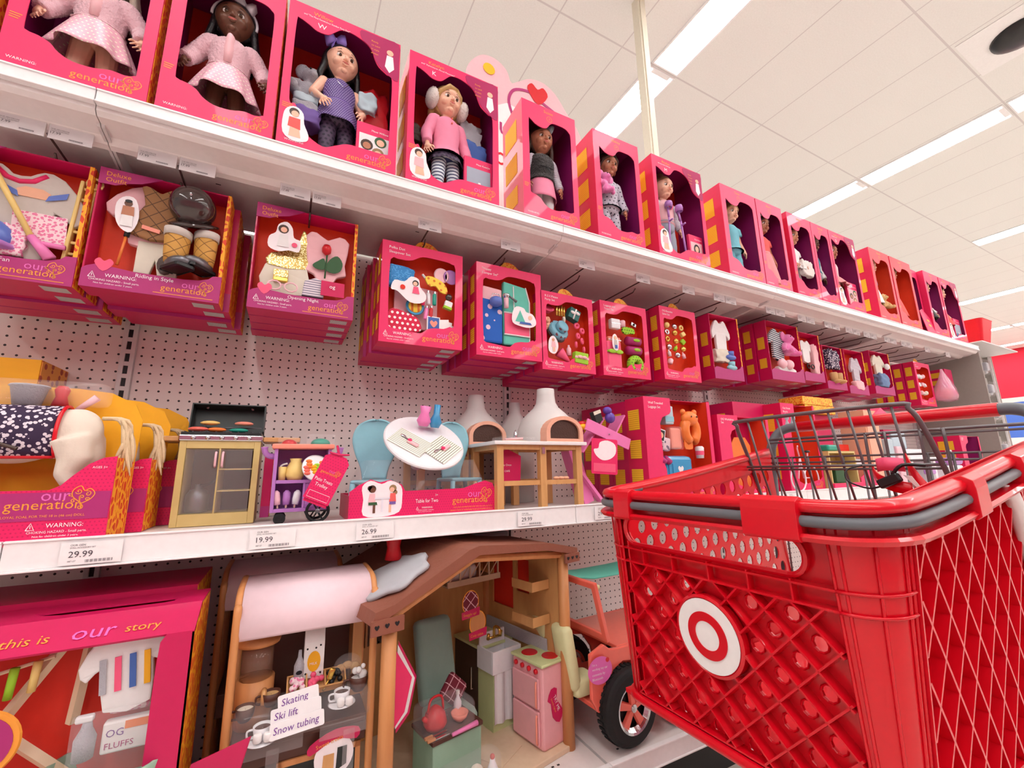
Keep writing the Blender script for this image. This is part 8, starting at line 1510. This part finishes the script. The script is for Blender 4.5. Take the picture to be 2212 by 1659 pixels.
# --- front wall ---
LC = (.183, .632)   # badge centre (u, z)
u_of = lambda y: HW-RC-(y-.0)
OPEN = rrect(-.012+.006, .756, LF-.04, .812, .027, 6)
per = .0618; hp = per/2
def in_front(q, m=0.0): return .002+m < q[0] < LF-.004-m and .474+m < q[1] < .722-m
holes = []
zc = .700; r = 0
cells = []
while zc > .48:
    for k in range(-1, 9):
        uc = .012+k*per+(hp if r % 2 else 0)
        if .012 < uc < LF-.012 and (uc-LC[0])**2+(zc-LC[1])**2 > .074**2: cells.append((uc, zc))
    zc -= hp; r += 1
mb = MB().mt('cart_red')
outer = [(0, ZBK), (LF, ZBK), (LF, .853), (0, .853)]
hl = [circle2(c[0], c[1], .0098, 10, .0105) for c in cells if c[1] > .485]
OP = [(max(.004, p[0]), p[1]) for p in rrect(.004, .756, LF-.035, .812, .027, 6)]
mb.plate(outer, hl+[OP], th=.0035, fmap=lambda u, v, q_: tuple(wall('F', u, vof(v), -.019-q_)))
# rims of the holes and lattice ribs
for c in cells:
    pts = [wall('F', c[0]+.0108*math.cos(a*.6283), vof(c[1]+.0112*math.sin(a*.6283)), -.0175) for a in range(10)]
    mb.tube(pts, .0014, 4, closed=True)
for sgn in (1, -1):
    for k in range(-12, 14):
        # lines through cell corners
        base = (.012+hp+k*per, .700); d = Vector((1, sgn)).normalized()
        for s in clip_line(base, d, lambda q: in_front(q) and (q[0]-LC[0])**2+(q[1]-LC[1])**2 > .062**2): rib(mb, 'F', s[0], s[1])
for z in (.474, .722, .748): rib(mb, 'F', (0, z), (LF, z), .003)
rib(mb, 'F', (0, .822), (LF, .822), .0026, -.014, -.002)
for u in (.055, .125, .20, .27, .335): rib(mb, 'F', (u, .722), (u, .752), .0026, -.014, -.001); rib(mb, 'F', (u, .815), (u, .85), .0026, -.014, -.003)
mb.tube([wall('F', p[0], vof(p[1]), -.010) for p in OP], .0045, 6, closed=True)
mb.build('front_wall', ct)
# --- corners ---
for sec in ('CL', 'CR'):
    mb = MB().mt('cart_red')
    for w0 in (-.004, -.0155):
        rg = [[wall(sec, u/10, v, w0) for u in range(-0, 11)] for v in (0, .15, .4, .7, 1)]; mb.loft(rg, closed=False, cap=False)
    for u in (0, .12, .5, .88, 1.0):
        mb.tube([wall(sec, u, v, -.003) for v in (0, .25, .5, .75, .97)], .0022, 5)
    for z in (.722, .748): mb.tube([wall(sec, u/8, vof(z), -.001) for u in range(9)], .0022, 5)
    mb.build('corner_column', ct, smooth=True)
# --- near (camera) side wall ---
mb = MB().mt('cart_red')
vs2 = lambda v: v
mb.plate([(RC, 0), (LEN, 0), (LEN, 1), (RC, 1)], th=.003, fmap=lambda u, v, q_: tuple(wall('R', u, v, -.026-q_)))
def in_side(q): return RC+.008 < q[0] < LEN and .03 < q[1] < .90
for sgn in (1, -1):
    for k in range(-14, 30):
        for s in clip_line((RC+k*.058, .5), Vector((.058, sgn*.235)).normalized(), in_side, 3.0, 900): rib(mb, 'R', s[0], s[1], .0042, -.027, .0, asv=vs2)
rib(mb, 'R', (RC, .90), (LEN, .90), .02, -.016, -.004, asv=vs2); rib(mb, 'R', (RC, .03), (LEN, .03), .02, -.016, 0, asv=vs2); rib(mb, 'R', (RC+.006, .03), (RC+.006, .9), .003, -.016, 0, asv=vs2)
mb.build('side_wall', ct)
# white pull-out badge on the near side
mb = MB().mt('logo_white'); mb.tube([wall('R', u, v, .003) for u, v in ((.40, .93), (.43, .90), (.46, .80), (.48, .66), (.49, .5))], [.003, .010, .012, .010, .004], 8); mb.build('white_emblem', ct, smooth=True)
# --- far side wall with rows of round holes ---
mb = MB().mt('cart_red'); hl = []
for r in range(7):
    for k in range(14):
        u = .105+k*.043+(.0215 if r % 2 else 0); v = .86-r*.088
        if u < LEN-.03: hl.append(circle2(u, v, .0128, 12, .036))
sl = [[(u-.010, .945), (u+.010, .945), (u+.010, .975), (u-.010, .975)] for u in (.12, .30, .48, .64)]
mb.plate([(RC-.01, 0), (LEN, 0), (LEN, 1), (RC-.01, 1)], hl+sl, th=.0035, fmap=lambda u, v, q_: tuple(wall('L', u, v, -.004-q_)))
mb.build('side_wall', ct)
# floor of the basket
mb = MB().mt('cart_red'); mb.box(.03, -HW+.03, ZBK-.004, LEN, HW-.03, ZBK+.004)
for k in range(12): mb.box(.05+k*.054, -HW+.035, ZBK-.016, .054+k*.054, HW-.035, ZBK-.004)
mb.build('basket_floor', ct)
mb = MB().mt('cart_red'); pth = [wall('L', u, 0, .0) for u in (LEN, .4, RC)]+[wall('CL', u/6, 0, 0) for u in range(1, 7)]+[wall('F', u*LF/8, 0, 0) for u in range(1, 9)]+[wall('CR', u/6, 0, 0) for u in range(1, 7)]+[wall('R', u, 0, 0) for u in (.25, .45, LEN)]
mb.tube(pth, .0085, 8); mb.build('lower_rim', ct, smooth=True)
# --- rim and bumper ---
def rim_path(w_, dz): 
    out = [wall('L', u, 1, w_) for u in [LEN-(LEN-RC)*k/12 for k in range(13)]]+[wall('CL', k/8, 1, w_) for k in range(1, 9)]+[wall('F', LF*k/8, 1, w_) for k in range(1, 9)]+[wall('CR', k/8, 1, w_) for k in range(1, 9)]+[wall('R', RC+(LEN-RC)*k/12, 1, w_) for k in range(1, 13)]
    return [p+Vector((0, 0, dz)) for p in out]
def sweep(mb, prof):
    cols_ = [rim_path(w_, dz) for w_, dz in prof]; mb.loft([[c[i] for c in cols_] for i in range(len(cols_[0]))])
mb = MB().mt('cart_red'); sweep(mb, [(-.016, -.008), (-.018, .001), (-.013, .008), (-.002, .0105), (.008, .008), (.012, .001), (.010, -.006), (.0, -.008)]); mb.build('rim', ct, smooth=True)
mb = MB().mt('cart_red'); sweep(mb, [(-.012, -.034), (.014, -.034), (.018, -.038), (.014, -.044), (-.012, -.044)]); sweep(mb, [(-.014, -.044), (-.004, -.044), (-.004, -.006), (-.014, -.006)]); mb.build('lower_lip', ct)
mb = MB().mt('cart_grey'); bp_ = rim_path(.0080, -.0180); mb.tube(bp_, .0076, 10); mb.build('bumper', ct, smooth=True)
def clip(label, u0, u1, sec='F'):
    mb = MB().mt('cart_red'); n = 5; rg = []
    for i in range(n+1):
        u = u0+(u1-u0)*i/n; rg.append([wall(sec, u, 1, w_)+Vector((0, 0, dz)) for w_, dz in ((-.006, .010), (.008, .014), (.0185, .008), (.0205, -.004), (.0205, -.042), (.016, -.046), (-.006, -.046))])
    mb.loft(rg); mb.build(label, ct, bevel=.001)
clip('bumper_clip', .012, .055); clip('bumper_clip', .292, .372)
for u0 in (.22, .44, .60): clip('bumper_clip', u0, u0+.045, 'R')
mb = MB().mt('cart_grey'); mb.tube([wall('L', u, .985, -.010) for u in (.09, .10, .125, .135)], .007, 8); mb.build('rim_pin', ct, smooth=True)
# --- bullseye badge ---
def disc(r0, r1, w_, name, m):
    mb = MB().mt(m); N = 48
    if r0 == 0: vs = [wall('F', LC[0], vof(LC[1]), w_)]+[wall('F', LC[0]+r1*math.cos(a*6.28318/N), vof(LC[1]+r1*math.sin(a*6.28318/N)), w_) for a in range(N)]; mb.add(vs, [(0, i+1, (i+1) % N+1) for i in range(N)])
    else:
        vs = [wall('F', LC[0]+rr*math.cos(a*6.28318/N), vof(LC[1]+rr*math.sin(a*6.28318/N)), w_) for rr in (r0, r1) for a in range(N)]; mb.add(vs, [(i, (i+1) % N, N+(i+1) % N, N+i) for i in range(N)])
    mb.build(name, BB, solid=.001)
mb = MB().mt('cart_red'); N = 48
rg = [[wall('F', LC[0]+r_*math.cos(a*6.28318/N), vof(LC[1]+r_*math.sin(a*6.28318/N)), w_) for a in range(N)] for r_, w_ in ((.064, -.014), (.064, -.001), (.0595, .0015), (.058, -.0005), (.001, -.0005))]
mb.loft(rg, cap=False); BB = mb.build('badge_base', ct)
disc(0, .0575, .0008, 'bullseye_outer', 'logo_white'); disc(.0225, .0370, .0022, 'bullseye_ring', 'cart_red')
# --- folding child seat of grey wire ---
def W3(x, y, z): return Vector((x, y, z))
tp = [(.60, .265, .885), (.555, .262, .98), (.535, .258, 1.022), (.53, .235, 1.035), (.53, -.10, 1.035), (.53, -.135, 1.022), (.545, -.150, .975), (.58, -.165, .86), (.60, -.17, .78)]
mb = MB().mt('cart_steel'); mb.tube(smooth_poly([W3(.66, .270, .70)]+[W3(*p) for p in tp], 4, False), .0052, 8); mb.build('seat_gate_frame', ct, smooth=True)
for k in range(9):
    y = .222-.041*k; mb = MB().mt('cart_steel'); mb.tube([W3(.53, y, 1.033), W3(.575, y+.004, .90), W3(.645, y+.006, .72)], .0030, 6); mb.build('seat_gate_wire', ct, smooth=True)
for z, x, r_ in ((.905, .567, .0036), (.897, .572, .003), (.80, .61, .003)): mb = MB().mt('cart_steel'); mb.tube([W3(x, .262, z), W3(x, -.165, z)], r_, 6); mb.build('seat_cross_wire', ct, smooth=True)
# rear gate
mb = MB().mt('cart_steel')
for z, r_ in ((.985, .0042), (.975, .003), (.93, .003), (.915, .003)): mb.tube([W3(.70, .272, z), W3(.72, -.285, z)], r_, 6)
for k in range(13): y = .25-.043*k; mb.tube([W3(.70+.0015*k, y, .93), W3(.70+.0015*k, y, .48)], .0028, 6)
for y in (.02, -.09): mb.tube(smooth_poly([W3(.705, y, .72), W3(.705, y, .965), W3(.705, y-.004, .982), W3(.705, y-.022, .985), W3(.705, y-.038, .982), W3(.705, y-.042, .965), W3(.705, y-.042, .72)], 3, False), .0035, 6)
mb.build('rear_gate', ct, smooth=True)
# handle
mb = MB().mt('cart_red'); mb.tube([W3(.755, .205, 1.022), W3(.755, -.215, 1.022)], .0155, 18); mb.build('handle', ct, smooth=True)
for sgn, n_ in ((1, 'L'), (-1, 'R')):
    mb = MB().mt('cart_grey'); mb.tube(smooth_poly([W3(.755, sgn*.20, 1.022), W3(.755, sgn*.235, 1.021), W3(.748, sgn*.262, 1.008), W3(.735, sgn*.278, .975), W3(.725, sgn*.283, .92), W3(.71, sgn*.283, .70), W3(.69, sgn*.27, .45), W3(.70, sgn*.26, .16)], 4, False), .0135, 12); mb.build('handle_upright', ct, smooth=True)
# chassis and wheels
mb = MB().mt('cart_grey')
for sgn in (1, -1): mb.tube([W3(.70, sgn*.26, .16), W3(.45, sgn*.22, .13), W3(.30, sgn*.18, .13)], .0125, 10)
mb.tube([W3(.30, .18, .13), W3(.30, -.18, .13)], .0125, 10); mb.tube([W3(.45, .22, .14), W3(.45, .20, ZBK)], .010, 8); mb.tube([W3(.45, -.22, .14), W3(.45, -.20, ZBK)], .010, 8); mb.build('chassis', ct, smooth=True)
for x, y in ((.30, .18), (.30, -.18), (.70, .26), (.70, -.26)):
    mb = MB().mt('rubber'); mb.at(T((x, y, .0605))@RX(90)@T((0, 0, -.015))); mb.lathe([(.02, 0), (.056, 0), (.0605, .006), (.0605, .024), (.056, .03), (.02, .03)], 28); mb.mt('cart_grey'); mb.lathe([(.001, -.002), (.02, -.002), (.02, .032), (.001, .032)], 14); mb.build('wheel', ct)
    mb = MB().mt('steel_upright'); [mb.box(x-.012, y+q*.019-.0015, .055, x+.012, y+q*.019+.0015, .132) for q in (-1, 1)]; mb.box(x-.014, y-.0205, .13, x+.014, y+.0205, .136); mb.build('wheel_fork', ct)
# child safety strap
mb = MB().mt('cart_red')
def band(pts, wd, m, name):
    mb = MB().mt(m); P_ = smooth_poly([Vector(p) for p in pts], 5, False); vs = []; fs = []
    for i, p in enumerate(P_): vs += [p+Vector((0, 0, wd/2)), p-Vector((0, 0, wd/2))]
    for i in range(len(P_)-1): fs.append((2*i, 2*i+1, 2*i+3, 2*i+2))
    mb.add(vs, fs); mb.build(name, ct, smooth=True, solid=.0022)
band([(.575, -.035, .895), (.545, -.055, .875), (.53, -.085, .862), (.535, -.115, .855)], .026, 'cart_red', 'strap_webbing')
band([(.53, -.062, .905), (.515, -.085, .908), (.53, -.11, .905)], .028, 'sticker_pink', 'strap_webbing')
band([(.56, -.105, .900), (.535, -.125, .865), (.54, -.15, .82), (.56, -.17, .79)], .060, 'cart_red', 'strap_webbing')
mb = MB().mt('plastic_black'); mb.at(T((.522, -.083, .872))@RX(-25)); mb.bbox(-.008, -.022, -.010, .006, .022, .010, .004); mb.build('strap_buckle', ct)
mb = MB().mt('plastic_black'); mb.tube(smooth_poly([W3(.565, -.02, .905), W3(.545, .004, .895), W3(.535, .0, .87), W3(.528, -.04, .855), W3(.525, -.07, .862)], 4, False), .002, 6); mb.tube(smooth_poly([W3(.52, -.09, .885), W3(.52, -.11, .905), W3(.54, -.14, .903)], 4, False), .0035, 6); mb.build('strap_cord', ct, smooth=True)
mb = MB().mt('logo_white'); mb.add([(.528, -.105, .885), (.526, -.12, .882), (.53, -.145, .83)], [(0, 1, 2)]); [mb.ball((.522, y, .835), (.003, .010, .011), 12, 8) for y in (-.122, -.158)]; mb.build('strap_label', ct, solid=.0008)
